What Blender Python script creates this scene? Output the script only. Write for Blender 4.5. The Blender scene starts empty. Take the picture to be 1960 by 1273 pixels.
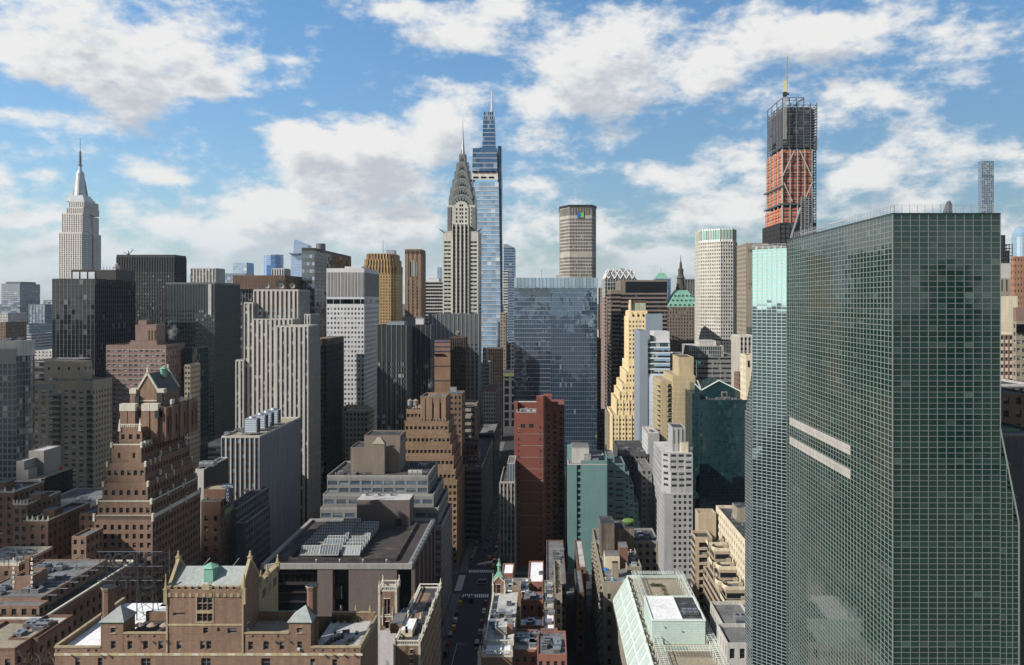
import bpy, math, random
from mathutils import Vector, Matrix

# ------------------------------------------------------------------ camera, sky, sun, exposure
SC = bpy.context.scene
COL = SC.collection
F, VX, VY, H = 1487.0, 1045.0, 577.0, 150.0      # focal length in photo pixels, vanishing point, eye height (m)
def PX(px, Y): return (px - VX) * Y / F
def PZ(py, Y): return H - (py - VY) * Y / F

cam_d = bpy.data.cameras.new('camera')
cam = bpy.data.objects.new('camera', cam_d); COL.objects.link(cam)
cam.location = (0, 0, H); cam.rotation_euler = (math.pi/2, 0, 0)
cam_d.sensor_width = 36.0; cam_d.sensor_fit = 'HORIZONTAL'
cam_d.lens = 36.0 * F / 1960.0
cam_d.shift_x = -(VX - 980.0) / 1960.0
cam_d.shift_y = -(636.5 - VY) / 1960.0
cam_d.clip_start = 1.0; cam_d.clip_end = 60000.0
SC.camera = cam

SUN_AZ, SUN_EL = math.radians(-121.0), math.radians(36.0)     # from +Y towards +X
SUN = Vector((math.sin(SUN_AZ)*math.cos(SUN_EL), math.cos(SUN_AZ)*math.cos(SUN_EL), math.sin(SUN_EL)))
sun_d = bpy.data.lights.new('sun', 'SUN'); sun_d.energy = 5.0; sun_d.angle = math.radians(0.5)
sun_d.color = (1.0, 0.95, 0.885)
sun = bpy.data.objects.new('sun', sun_d); COL.objects.link(sun)
sun.rotation_euler = SUN.to_track_quat('Z', 'Y').to_euler()
sun.location = (-300, -200, 600)

SC.view_settings.view_transform = 'Standard'; SC.view_settings.look = 'None'
SC.view_settings.gamma = 1.0; SC.view_settings.exposure = 0.38
SC.render.engine = 'CYCLES'
SC.cycles.max_bounces = 6; SC.cycles.diffuse_bounces = 2; SC.cycles.glossy_bounces = 3
SC.cycles.transmission_bounces = 2; SC.cycles.volume_bounces = 0
SC.cycles.caustics_reflective = False; SC.cycles.caustics_refractive = False

class NT:
    """small helper to write node trees"""
    def __init__(s, tree): s.t = tree
    def n(s, typ, **kw):
        nd = s.t.nodes.new(typ)
        for k, v in kw.items():
            if k.startswith('i_'): nd.inputs[k[2:].replace('_', ' ')].default_value = v
            else: setattr(nd, k, v)
        return nd
    def l(s, a, b): s.t.links.new(a, b)
    def math(s, op, a, b=None, c=None, clamp=False):
        nd = s.t.nodes.new('ShaderNodeMath'); nd.operation = op; nd.use_clamp = clamp
        for i, v in enumerate((a, b, c)):
            if v is None: continue
            if isinstance(v, (int, float)): nd.inputs[i].default_value = v
            else: s.l(v, nd.inputs[i])
        return nd.outputs[0]
    def vmath(s, op, a, b=None, c=None, scale=None):
        nd = s.t.nodes.new('ShaderNodeVectorMath'); nd.operation = op
        for i, v in enumerate((a, b, c)):
            if v is None: continue
            if isinstance(v, (tuple, list)): nd.inputs[i].default_value = v
            else: s.l(v, nd.inputs[i])
        if scale is not None:
            if isinstance(scale, (int, float)): nd.inputs['Scale'].default_value = scale
            else: s.l(scale, nd.inputs['Scale'])
        return nd.outputs['Value'] if op in ('LENGTH', 'DOT_PRODUCT', 'DISTANCE') else nd.outputs[0]
    def maprange(s, v, a, b, c, d, smooth=False):
        nd = s.t.nodes.new('ShaderNodeMapRange')
        if smooth: nd.interpolation_type = 'SMOOTHSTEP'
        s.l(v, nd.inputs[0])
        for i, x in enumerate((a, b, c, d)): nd.inputs[i+1].default_value = x
        return nd.outputs[0]
    def noise(s, vec, scale, detail=2.0, rough=0.5):
        nd = s.t.nodes.new('ShaderNodeTexNoise')
        nd.inputs['Scale'].default_value = scale; nd.inputs['Detail'].default_value = detail
        nd.inputs['Roughness'].default_value = rough
        if vec is not None: s.l(vec, nd.inputs['Vector'])
        return nd.outputs['Fac']
    def mixc(s, f, a, b):
        nd = s.t.nodes.new('ShaderNodeMix'); nd.data_type = 'RGBA'
        for i, v in ((0, f), (6, a), (7, b)):
            if isinstance(v, (int, float)): nd.inputs[i].default_value = v
            elif isinstance(v, (tuple, list)): nd.inputs[i].default_value = (*v[:3], 1)
            else: s.l(v, nd.inputs[i])
        return nd.outputs[2]

# clouds: (photo px x, y, radius x, radius y, weight); placed as directions round the western horizon
CLOUDS = [
 (215,70,250,85,.95),(60,55,150,95,.8),(330,140,150,75,.85),(245,180,95,55,.6),(430,165,90,35,.5),(70,125,90,35,.4),
 (115,238,150,34,.75),(30,225,60,25,.45),(262,330,70,36,.8),(305,350,45,20,.5),(80,342,30,14,.6),(10,332,34,18,.6),
 (150,305,100,24,.25),(45,404,70,15,.6),(285,425,85,26,.7),(130,455,90,30,.4),(210,475,120,26,.45),
 (530,280,70,50,.75),(640,290,130,70,.8),(760,300,150,80,.8),(560,370,170,50,.75),(740,390,180,60,.8),(460,400,110,50,.7),
 (430,455,150,32,.65),(610,440,200,36,.6),(850,220,60,50,.5),(840,260,90,60,.6),(780,455,110,28,.55),(400,500,80,14,.4),
 (875,50,100,45,.75),(770,15,80,26,.6),(930,85,50,32,.5),(475,218,38,20,.6),(555,150,22,44,.42),(572,188,24,16,.45),
 (1085,165,125,65,.85),(1180,200,130,60,.6),(1200,110,230,55,.6),(1050,255,100,50,.5),(1330,60,260,60,.6),(1120,20,220,40,.5),
 (1480,100,170,75,.62),(1300,170,170,55,.5),(1010,362,55,17,.65),(1250,330,100,28,.7),(1390,310,100,32,.7),(1340,395,110,30,.75),
 (1440,350,70,30,.6),(1190,432,150,20,.5),(1020,430,80,32,.55),(1250,475,170,14,.5),(1010,480,80,24,.45),(1080,400,80,20,.3),
 (40,520,90,16,.4),(240,520,120,12,.35),
 (1700,325,130,42,.75),(1760,270,95,45,.6),(1640,345,90,30,.6),(1730,195,90,40,.6),(1840,90,160,60,.55),(1930,300,90,24,.75),
 (1935,355,90,30,.75),(1850,160,90,30,.5),(1560,230,90,40,.4),(1640,180,80,40,.4),(1900,30,160,40,.5),(1680,405,120,20,.5),(1620,60,150,60,.55),(1780,380,90,26,.6),
]
def build_world():
    w = bpy.data.worlds.new('World'); SC.world = w; w.use_nodes = True
    t = w.node_tree; t.nodes.clear(); N = NT(t)
    # group: direction -> cloud density
    g = bpy.data.node_groups.new('cloud_density', 'ShaderNodeTree')
    g.interface.new_socket('Direction', in_out='INPUT', socket_type='NodeSocketVector')
    g.interface.new_socket('Density', in_out='OUTPUT', socket_type='NodeSocketFloat')
    G = NT(g); gi = G.n('NodeGroupInput'); go = G.n('NodeGroupOutput')
    d = gi.outputs[0]
    sx = G.n('ShaderNodeSeparateXYZ'); G.l(d, sx.inputs[0])
    ay = G.math('MAXIMUM', sx.outputs[1], 0.03)
    cb = G.n('ShaderNodeCombineXYZ')
    G.l(G.math('DIVIDE', sx.outputs[0], ay), cb.inputs[0]); G.l(G.math('DIVIDE', sx.outputs[2], ay), cb.inputs[1])
    nv = G.vmath('MULTIPLY', d, (1.0, 1.0, 1.9))
    warp = G.n('ShaderNodeTexNoise'); warp.inputs['Scale'].default_value = 5.0; warp.inputs['Detail'].default_value = 3.0
    G.l(nv, warp.inputs['Vector'])
    wv = G.vmath('MULTIPLY_ADD', warp.outputs['Color'], (.13, .07, 0), (-.065, -.035, 0))
    uv = G.vmath('ADD', cb.outputs[0], wv)
    acc = None
    for (cx, cy, rx, ry, wt) in CLOUDS:
        u, v = (cx - VX)/F, (VY - cy)/F; a, b = rx/F*1.45, ry/F*1.45
        q = G.vmath('MULTIPLY_ADD', uv, (1/a, 1/b, 0), (-u/a, -v/b, 0))
        f = G.maprange(G.vmath('LENGTH', q), 0.0, 1.0, wt, 0.0, True)
        acc = f if acc is None else G.math('ADD', acc, f)
    acc = G.math('MULTIPLY', G.math('MINIMUM', acc, 1.1), G.maprange(sx.outputs[1], -.02, .12, 0, 1, True))
    acc = G.math('ADD', acc, G.maprange(sx.outputs[1], -.02, .12, .10, 0, True))
    low = G.math('MULTIPLY', G.maprange(sx.outputs[2], .02, .19, .40, .0, True), G.maprange(sx.outputs[1], -.02, .12, 0, 1, True))
    acc = G.math('ADD', acc, low)
    n1 = G.noise(nv, 10.5, 9.0, 0.57)
    n2 = G.noise(nv, 34.0, 6.0, 0.6)
    n3 = G.noise(nv, 90.0, 4.0, 0.6)
    s = G.math('ADD', G.math('MULTIPLY_ADD', n1, 2.9, -1.45), G.math('MULTIPLY_ADD', n2, 1.2, -.60))
    s = G.math('ADD', s, G.math('MULTIPLY_ADD', n3, .40, -.20))
    s = G.math('ADD', s, G.math('MULTIPLY', acc, 0.95))
    out = G.math('SUBTRACT', s, 0.22)
    G.l(out, go.inputs[0])
    tc = N.n('ShaderNodeTexCoord'); dirv = N.vmath('NORMALIZE', tc.outputs['Generated'])
    sky = N.n('ShaderNodeTexSky'); sky.sky_type = 'NISHITA'; sky.sun_disc = False
    sky.sun_elevation = SUN_EL; sky.sun_rotation = -SUN_AZ
    sky.altitude = 100; sky.air_density = 1.0; sky.dust_density = 1.0; sky.ozone_density = 2.0
    g1 = N.n('ShaderNodeGroup'); g1.node_tree = g; N.l(dirv, g1.inputs[0])
    up = N.vmath('NORMALIZE', N.vmath('ADD', dirv, (-.018, -.01, .034)))
    g2 = N.n('ShaderNodeGroup'); g2.node_tree = g; N.l(up, g2.inputs[0])
    dens, dup = g1.outputs[0], g2.outputs[0]
    alpha = N.maprange(dens, -0.20, 0.62, 0.0, 1.0, True)
    thick = N.maprange(dup, 0.20, 1.10, 0.0, 1.0, True)
    lit = N.mixc(thick, (8.7, 8.7, 8.6), (5.4, 5.8, 6.35))
    sp = N.n('ShaderNodeSeparateXYZ'); N.l(dirv, sp.inputs[0])
    fade = N.maprange(sp.outputs[2], 0.0, 0.10, .55, 1.0, True)
    west = N.maprange(sp.outputs[1], -.25, .80, .34, 1.0, True)      # deeper blue away from the western horizon
    skyc = N.vmath('SCALE', N.vmath('MULTIPLY', sky.outputs[0], N.mixc(N.maprange(sp.outputs[2], .02, .34, 0, 1), (.86,.92,.94), SKYTINT)), scale=west)
    col = N.mixc(N.math('MULTIPLY', alpha, fade), skyc, lit)
    # pale band of far air close to the horizon
    hz = N.maprange(sp.outputs[2], 0.0, 0.11, .6, 0.0, True)
    col = N.mixc(hz, col, (6.0, 7.0, 8.1))
    # backlit haze: the air is brightest low down on the sun's side
    sd = Vector((SUN.x, SUN.y, 0)).normalized()
    glow = N.maprange(N.vmath('DOT_PRODUCT', dirv, tuple(sd)), .62, 1.0, 0, 1, True)
    glow = N.math('MULTIPLY', glow, N.maprange(sp.outputs[2], 0.0, .34, 1, 0, True))
    col = N.mixc(glow, col, (42, 42, 40))
    bg = N.n('ShaderNodeBackground'); N.l(col, bg.inputs[0]); bg.inputs[1].default_value = 0.076
    o = N.n('ShaderNodeOutputWorld'); N.l(bg.outputs[0], o.inputs[0])
    w.cycles.sampling_method = 'MANUAL'; w.cycles.sample_map_resolution = 512
SKYTINT = (1.04, 1.45, 1.62)
build_world()

# ------------------------------------------------------------------ materials
MATS = {}
ALB = 0.66            # base colour scale: dark and middle tones lowered so shade renders deeper
def newmat(name):
    m = bpy.data.materials.new(name); m.use_nodes = True; m.node_tree.nodes.clear()
    N = NT(m.node_tree); b = N.n('ShaderNodeBsdfPrincipled'); o = N.n('ShaderNodeOutputMaterial'); N.l(b.outputs[0], o.inputs[0])
    return m, N, b
def wall(name, col, var=.2, streak=.22, rough=.85, fine=.14, metal=0.0, blot=None, course=0):
    if name in MATS: return MATS[name]
    mx = max(col); k = ALB + (.96-ALB)*max(0, min(1, (mx-.42)/.35)); col = tuple(c*k for c in col)
    m, N, b = newmat(name)
    tc = N.n('ShaderNodeTexCoord').outputs['Object']
    f1 = N.maprange(N.noise(tc, .09, 4, .6), .3, .7, 1-var, 1+var)
    sv = N.vmath('MULTIPLY', tc, (1.1, 1.1, .05))
    f2 = N.maprange(N.noise(sv, 1.0, 3, .6), .3, .7, 1-streak, 1+streak*.6)
    f3 = N.maprange(N.noise(tc, 1.7, 3, .7), .25, .75, 1-fine, 1+fine)
    f = N.math('MULTIPLY', N.math('MULTIPLY', f1, f2), f3)
    if course:                     # rows of bricks of uneven tone
        f = N.math('MULTIPLY', f, N.maprange(N.noise(N.vmath('MULTIPLY', tc, (.55, .55, 3.4)), 1.0, 2, .8), .3, .7, 1-course, 1+course))
    c = N.vmath('SCALE', _rgb(N, col), scale=f)
    if blot:
        k = N.maprange(N.noise(tc, blot[1], 4, .65), .52, .68, 0, blot[2], True)
        c = N.mixc(k, c, blot[0])
    N.l(c, b.inputs['Base Color']); b.inputs['Roughness'].default_value = rough; b.inputs['Metallic'].default_value = metal
    MATS[name] = m; return m
def _rgb(N, col):
    nd = N.n('ShaderNodeCombineXYZ')
    for i in range(3): nd.inputs[i].default_value = col[i]
    return nd.outputs[0]
def glass(name, col, ior=1.7, rough=.06, tilt=.02, blind=.15, blindcol=(.35, .36, .36), dark=.25, wave=.0, metal=0.0, spec=(1, 1, 1)):
    """window glass: every pane has its own tone, tilt and, now and then, a drawn blind"""
    if name in MATS: return MATS[name]
    m, N, b = newmat(name)
    geo = N.n('ShaderNodeNewGeometry'); oi = N.n('ShaderNodeObjectInfo')
    r = N.math('FRACT', N.math('ADD', geo.outputs['Random Per Island'], N.math('MULTIPLY', oi.outputs['Random'], 7.31)))
    wn = N.n('ShaderNodeTexWhiteNoise', noise_dimensions='1D'); N.l(N.math('MULTIPLY', r, 917.0), wn.inputs['W'])
    tone = N.maprange(wn.outputs['Value'], 0, 1, 1-dark, 1+dark)
    c = N.vmath('SCALE', _rgb(N, col), scale=tone)
    if blind > 0:
        k = N.math('LESS_THAN', r, blind)
        shade = N.vmath('SCALE', _rgb(N, blindcol), scale=N.maprange(wn.outputs['Value'], 0, 1, .45, 1.1))
        c = N.mixc(k, c, shade)
    N.l(c, b.inputs['Base Color'])
    b.inputs['Roughness'].default_value = rough; b.inputs['IOR'].default_value = ior; b.inputs['Metallic'].default_value = metal
    b.inputs['Specular Tint'].default_value = (*spec, 1)
    nrm = geo.outputs['Normal']
    if tilt > 0:
        off = N.vmath('SCALE', N.vmath('SUBTRACT', wn.outputs['Color'], (.5, .5, .5)), scale=tilt*2)
        nrm = N.vmath('ADD', nrm, off)
    if wave > 0:
        tc = N.n('ShaderNodeTexCoord').outputs['Object']
        nz = N.n('ShaderNodeTexNoise'); nz.inputs['Scale'].default_value = .11; nz.inputs['Detail'].default_value = 4; N.l(tc, nz.inputs['Vector'])
        nrm = N.vmath('ADD', nrm, N.vmath('SCALE', N.vmath('SUBTRACT', nz.outputs['Color'], (.5, .5, .5)), scale=wave*2))
    N.l(N.vmath('NORMALIZE', nrm), b.inputs['Normal'])
    MATS[name] = m; return m
def plain(name, col, rough=.6, metal=0.0, var=.1):
    return wall(name, col, var=var, streak=.05, rough=rough, fine=.06, metal=metal)

# ------------------------------------------------------------------ mesh building
class MB:
    def __init__(s): s.v = []; s.f = []; s.m = []; s.mats = []
    def mi(s, mat):
        if mat not in s.mats: s.mats.append(mat)
        return s.mats.index(mat)
    def poly(s, pts, mat):
        i = len(s.v); s.v.extend(pts); s.f.append(tuple(range(i, i+len(pts)))); s.m.append(s.mi(mat))
    def quad(s, a, b, c, d, mat): s.poly((a, b, c, d), mat)
    def box(s, x0, x1, y0, y1, z0, z1, mat, top=None, bottom=True):
        if x1 < x0: x0, x1 = x1, x0
        if y1 < y0: y0, y1 = y1, y0
        i = len(s.v)
        s.v.extend(((x0,y0,z0),(x1,y0,z0),(x1,y1,z0),(x0,y1,z0),(x0,y0,z1),(x1,y0,z1),(x1,y1,z1),(x0,y1,z1)))
        k = s.mi(mat); kt = s.mi(top) if top else k
        fs = [(0,1,5,4),(1,2,6,5),(2,3,7,6),(3,0,4,7)]
        for q in fs: s.f.append(tuple(i+j for j in q)); s.m.append(k)
        s.f.append((i+4,i+5,i+6,i+7)); s.m.append(kt)
        if bottom: s.f.append((i+3,i+2,i+1,i)); s.m.append(k)
    def beam(s, p, q, w, mat, n=4):
        p, q = Vector(p), Vector(q); d = (q-p)
        if d.length < 1e-6: return
        d.normalize(); a = d.orthogonal().normalized() if abs(d.z) < .99 else Vector((1,0,0)); b = d.cross(a)
        if abs(d.z) < .99:
            b = Vector((0,0,1)) - d*d.z; b.normalize(); a = d.cross(b)
        i = len(s.v); k = s.mi(mat); r = w/2*(1.414 if n == 4 else 1)
        for c in (p, q):
            for j in range(n):
                t = 2*math.pi*(j+.5)/n; s.v.append(tuple(c + a*(math.cos(t)*r) + b*(math.sin(t)*r)))
        for j in range(n):
            j2 = (j+1) % n; s.f.append((i+j, i+j2, i+n+j2, i+n+j)); s.m.append(k)
        s.f.append(tuple(i+n+j for j in range(n))); s.m.append(k); s.f.append(tuple(i+n-1-j for j in range(n))); s.m.append(k)
    def lathe(s, cx, cy, prof, n, mat, rot=0.0, sx=1.0, sy=1.0):
        """prof: [(radius, z)...] from bottom to top"""
        k = s.mi(mat); rings = []
        for (r, z) in prof:
            if r < 1e-4: rings.append([len(s.v)]); s.v.append((cx, cy, z)); continue
            i = len(s.v); rings.append(list(range(i, i+n)))
            for j in range(n):
                t = rot + 2*math.pi*j/n; s.v.append((cx+math.cos(t)*r*sx, cy+math.sin(t)*r*sy, z))
        for a, b in zip(rings, rings[1:]):
            for j in range(n):
                j2 = (j+1) % n
                if len(a) == 1 and len(b) == 1: continue
                if len(a) == 1: s.f.append((a[0], b[j2], b[j]))
                elif len(b) == 1: s.f.append((a[j], a[j2], b[0]))
                else: s.f.append((a[j], a[j2], b[j2], b[j]))
                s.m.append(k)
        if len(rings[-1]) > 1: s.f.append(tuple(rings[-1])); s.m.append(k)
    def prism(s, pts, z0, z1, mat, top=None):
        """pts counter-clockwise seen from above"""
        n = len(pts)
        for j in range(n):
            a, b = pts[j], pts[(j+1) % n]
            s.poly(((a[0],a[1],z0),(b[0],b[1],z0),(b[0],b[1],z1),(a[0],a[1],z1)), mat)
        s.poly([(p[0],p[1],z1) for p in pts], top or mat)
    def frustum(s, lo, hi, z0, z1, mat, top=None):
        n = len(lo)
        for j in range(n):
            a, b, c, d = lo[j], lo[(j+1)%n], hi[(j+1)%n], hi[j]
            s.poly(((a[0],a[1],z0),(b[0],b[1],z0),(c[0],c[1],z1),(d[0],d[1],z1)), mat)
        s.poly([(p[0],p[1],z1) for p in hi], top or mat)
    def build(s, name, parent=None, loc=(0,0,0)):
        me = bpy.data.meshes.new(name)
        lx, ly, lz = loc
        me.from_pydata([(x-lx, y-ly, z-lz) for (x,y,z) in s.v], [], s.f)
        for m in s.mats: me.materials.append(m)
        if len(s.mats) > 1: me.polygons.foreach_set('material_index', s.m)
        me.update()
        o = bpy.data.objects.new(name, me); COL.objects.link(o)
        if parent is not None: o.parent = parent
        else: o.location = loc
        return o

THINGS = []
class Sep:
    """writes every shape into a part of its own"""
    def __init__(s, b, name): s.b, s.n = b, name
    def __getattr__(s, k): return getattr(s.b.new(s.n), k)
class B:
    """one thing: an Empty at its base that parents its parts; coordinates are given in world metres"""
    def __init__(s, name, label, cat, x, y, z=0.0, group=None):
        s.name, s.label, s.cat, s.loc, s.group = name, label, cat, (x, y, z), group
        s.parts = {}; s.list = []; s.wins = []; THINGS.append(s)
    def p(s, name):
        if name not in s.parts: s.parts[name] = MB(); s.list.append((name, s.parts[name], None, None))
        return s.parts[name]
    def new(s, name, under=None, label=None):
        m = MB(); s.list.append((name, m, under, label)); return m
    def finish(s):
        r = bpy.data.objects.new(s.name, None); COL.objects.link(r); r.location = s.loc; r.empty_display_size = 1
        r['label'] = s.label; r['category'] = s.cat
        if s.group: r['group'] = s.group
        s.root = r; objs = {}
        for (n, m, under, label) in s.list:
            if not m.f: continue
            par = objs.get(id(under), r) if under is not None else r
            o = m.build(n, par, s.loc)
            objs[id(m)] = o
            if label: o['label'] = label
def single(name, label, cat, mb, loc=None, group=None, kind=None):
    if loc is None: loc = (mb.v[0][0], mb.v[0][1], min(v[2] for v in mb.v))
    o = mb.build(name, None, loc)
    if kind: o['kind'] = kind
    else: o['label'] = label; o['category'] = cat
    if group: o['group'] = group
    return o

def S(k, **kw): kw['k'] = k; return kw
def facade(b, st, A, Bp, z0, z1, part=None):
    ax, ay = A; bx, by = Bp; L = math.hypot(bx-ax, by-ay)
    if L < .05 or z1-z0 < .05: return
    ux, uy = (bx-ax)/L, (by-ay)/L; nx, ny = uy, -ux
    def P(s, z, d=0.0): return (ax+ux*s+nx*d, ay+uy*s+ny*d, z)
    k = st['k']
    m = b.p(part or st.get('part', 'facade'))
    W = st.get('wall')
    if k == 'blank': m.quad(P(0,z0), P(L,z0), P(L,z1), P(0,z1), W); return
    top, bot = st.get('top', 0.0), st.get('bot', 0.0)
    nb = max(1, round((L-2*st.get('edge', 0.0))/st['bay'])); e = st.get('edge', 0.0); bw = (L-2*e)/nb
    fh = st['fh']; nf = max(1, int((z1-z0-top-bot)/fh + .01)); ztop = z1-top
    if k == 'punch':
        ww, wh, rec, hd = min(st['ww'], bw*.94), st['wh'], st.get('rec', .3), st.get('head', .55)
        cols = []
        for i in range(nb):
            c = e+(i+.5)*bw
            if st.get('pair'):
                g = st['pair']; cols += [(c-g/2-ww, c-g/2), (c+g/2, c+g/2+ww)]
            else: cols.append((c-ww/2, c+ww/2))
        rows = [(ztop-i*fh-hd-wh, ztop-i*fh-hd) for i in range(nf)]
        rows = [r for r in rows if r[0] > z0+.2]
        prev = 0.0; G = st['glass']; RV = st.get('reveal', W); PC = st.get('pier', W)
        for (s0, s1) in cols:
            m.quad(P(prev,z0), P(s0,z0), P(s0,z1), P(prev,z1), PC); prev = s1
        m.quad(P(prev,z0), P(L,z0), P(L,z1), P(prev,z1), PC)
        SP = st.get('span', W)
        for (s0, s1) in cols:
            zt = z1
            for (a, c) in rows:
                m.quad(P(s0,c), P(s1,c), P(s1,zt), P(s0,zt), SP if zt < z1 else W); zt = a
                m.quad(P(s0,a), P(s1,a), P(s1,a,-rec), P(s0,a,-rec), st.get('sill', RV))
                m.quad(P(s0,c,-rec), P(s1,c,-rec), P(s1,c), P(s0,c), RV)
                m.quad(P(s0,a), P(s0,a,-rec), P(s0,c,-rec), P(s0,c), RV)
                m.quad(P(s1,a,-rec), P(s1,a), P(s1,c), P(s1,c,-rec), RV)
                if st.get('indiv'): b.wins.append((P(s0,a,-rec), math.atan2(uy,ux), s1-s0, c-a, G, st.get('frame')))
                else: m.quad(P(s0,a,-rec), P(s1,a,-rec), P(s1,c,-rec), P(s0,c,-rec), G)
            m.quad(P(s0,z0), P(s1,z0), P(s1,zt), P(s0,zt), W)
    elif k == 'pier':
        pw, pd, gh, G, SPn = st['pw'], st['pd'], st['gh'], st['glass'], st['span']
        for i in range(nb):
            s0, s1 = e+i*bw, e+(i+1)*bw
            zt = z1
            for j in range(nf):
                t = ztop-j*fh-st.get('head', .5)
                if zt-t > .01: m.quad(P(s0,t), P(s1,t), P(s1,zt), P(s0,zt), SPn)
                m.quad(P(s0,t-gh,-.05), P(s1,t-gh,-.05), P(s1,t,-.05), P(s0,t,-.05), G); zt = t-gh
            if zt > z0: m.quad(P(s0,z0), P(s1,z0), P(s1,zt), P(s0,zt), SPn)
        for i in range(nb+1):
            c = e+i*bw; a, d = max(0, c-pw/2), min(L, c+pw/2)
            m.quad(P(a,z0,pd), P(d,z0,pd), P(d,z1,pd), P(a,z1,pd), W)
            m.quad(P(a,z0,-.05), P(a,z0,pd), P(a,z1,pd), P(a,z1,-.05), W); m.quad(P(d,z0,pd), P(d,z0,-.05), P(d,z1,-.05), P(d,z1,pd), W)
        if e > .01:
            m.quad(P(0,z0), P(e,z0), P(e,z1), P(0,z1), W); m.quad(P(L-e,z0), P(L,z0), P(L,z1), P(L-e,z1), W)
    elif k == 'band':
        gh, G, bd, mw = st['gh'], st['glass'], st.get('bd', .15), st.get('mw', .12); zt = z1
        for j in range(nf):
            t = ztop-j*fh-st.get('head', .4); bb = t-gh
            if bb < z0: break
            m.quad(P(0,t,bd), P(L,t,bd), P(L,zt,bd), P(0,zt,bd), W); m.quad(P(0,t,-.1), P(L,t,-.1), P(L,t,bd), P(0,t,bd), W)
            m.quad(P(0,bb,bd), P(L,bb,bd), P(L,bb,-.1), P(0,bb,-.1), W)
            for i in range(nb):
                s0, s1 = e+i*bw, e+(i+1)*bw
                m.quad(P(s0+mw/2,bb,-.1), P(s1-mw/2,bb,-.1), P(s1-mw/2,t,-.1), P(s0+mw/2,t,-.1), G)
                m.quad(P(s1-mw/2,bb,-.06), P(s1+(mw/2 if i < nb-1 else 0),bb,-.06), P(s1+(mw/2 if i < nb-1 else 0),t,-.06), P(s1-mw/2,t,-.06), st.get('mull', W))
            if e > 0:
                m.quad(P(0,bb,bd), P(e,bb,bd), P(e,t,bd), P(0,t,bd), W); m.quad(P(L-e,bb,bd), P(L,bb,bd), P(L,t,bd), P(L-e,t,bd), W)
            zt = bb
        m.quad(P(0,z0,bd), P(L,z0,bd), P(L,zt,bd), P(0,zt,bd), W)
    elif k == 'curt':
        G, M_, mw, md = st['glass'], st['mull'], st.get('mw', .12), st.get('md', .12); hw = st.get('hw', mw)
        G2, every, ph = st.get('glass2'), st.get('every', 3), st.get('phase', 0)
        zt_f = st.get('ztop')
        if top > 0: m.quad(P(0,ztop), P(L,ztop), P(L,z1), P(0,z1), st.get('topmat', G))
        for i in range(nb):
            s0, s1 = i*bw, (i+1)*bw
            for j in range(nf+1):
                t = ztop-j*fh; bb = max(z0, t-fh)
                if t-bb < .05: continue
                ta = tb = t
                if zt_f: ta, tb = min(t, max(bb, zt_f(s0))), min(t, max(bb, zt_f(s1)))
                if max(ta, tb)-bb < .03: continue
                gm = G2 if (G2 and (j+ph) % every == 0) else G
                m.quad(P(s0,bb), P(s1,bb), P(s1,tb), P(s0,ta), gm)
                if hw > 0 and min(ta, tb) > bb+.03: 
                    m.quad(P(s0,bb-hw/2,md), P(s1,bb-hw/2,md), P(s1,bb+hw/2,md), P(s0,bb+hw/2,md), M_)
                    m.quad(P(s0,bb+hw/2,md), P(s1,bb+hw/2,md), P(s1,bb+hw/2,0), P(s0,bb+hw/2,0), M_)
        if mw > 0:
            for i in range(nb+1):
                c = i*bw; zz = ztop if not zt_f else min(ztop, zt_f(c))
                if zz <= z0: continue
                wd = mw if not (st.get('major') and i % st['major'] == 0) else mw*1.8
                a, d = max(0, c-wd/2), min(L, c+wd/2); q = md+.03
                m.quad(P(a,z0,q), P(d,z0,q), P(d,zz,q), P(a,zz,q), M_)
                m.quad(P(a,z0,0), P(a,z0,q), P(a,zz,q), P(a,zz,0), M_); m.quad(P(d,z0,q), P(d,z0,0), P(d,zz,0), P(d,zz,q), M_)

def block(b, x0, x1, y0, y1, z0, z1, st, side=None, left=None, right=None, roof=None, par=.9, parm=None, back=None, pt=.35):
    """a rectangular storey block: styled front and visible sides, roof slab and parapet"""
    if x1 < x0: x0, x1 = x1, x0
    bl = S('blank', wall=st.get('wall') or st.get('mull') or st['glass'], part=st.get('part', 'facade'))
    if st.get('top') is None and st['k'] == 'curt': pass
    side = side or st
    rs = right or (side if x1 < 14 else bl); ls = left or (side if x0 > -14 else bl)
    facade(b, st, (x0,y0), (x1,y0), z0, z1); facade(b, rs, (x1,y0), (x1,y1), z0, z1)
    facade(b, ls, (x0,y1), (x0,y0), z0, z1); facade(b, back or bl, (x1,y1), (x0,y1), z0, z1)
    rm = roof or RM['dark']
    b.new('roof').quad((x0,y0,z1), (x1,y0,z1), (x1,y1,z1), (x0,y1,z1), rm)
    if par > 0:
        pm = b.new('parapet'); q = parm or bl['wall']
        pm.box(x0,x1,y0,y0+pt,z1+.003,z1+par,q); pm.box(x0,x1,y1-pt,y1,z1+.003,z1+par,q)
        pm.box(x0,x0+pt,y0+pt,y1-pt,z1+.003,z1+par,q); pm.box(x1-pt,x1,y0+pt,y1-pt,z1+.003,z1+par,q)
def pblock(b, px0, px1, py, Y, D, z0, st, **kw):
    z1 = PZ(py, Y); block(b, PX(px0,Y), PX(px1,Y), Y, Y+D, z0, z1, st, **kw); return z1
def dback(px1, px1b, Y):
    """depth of a side wall whose near edge is at px1 and far edge at px1b"""
    return Y*((px1-VX)/(px1b-VX)-1)
def coping(b, x0, x1, y0, y1, z, mat, h=.35, w=.5, o=.06, part='coping'):
    m = b.new(part)
    m.box(x0-o,x1+o,y0-o,y0+w,z,z+h,mat); m.box(x0-o,x1+o,y1-w,y1+o,z,z+h,mat)
    m.box(x0-o,x0+w,y0+w,y1-w,z,z+h,mat); m.box(x1-w,x1+o,y0+w,y1-w,z,z+h,mat)
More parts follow.
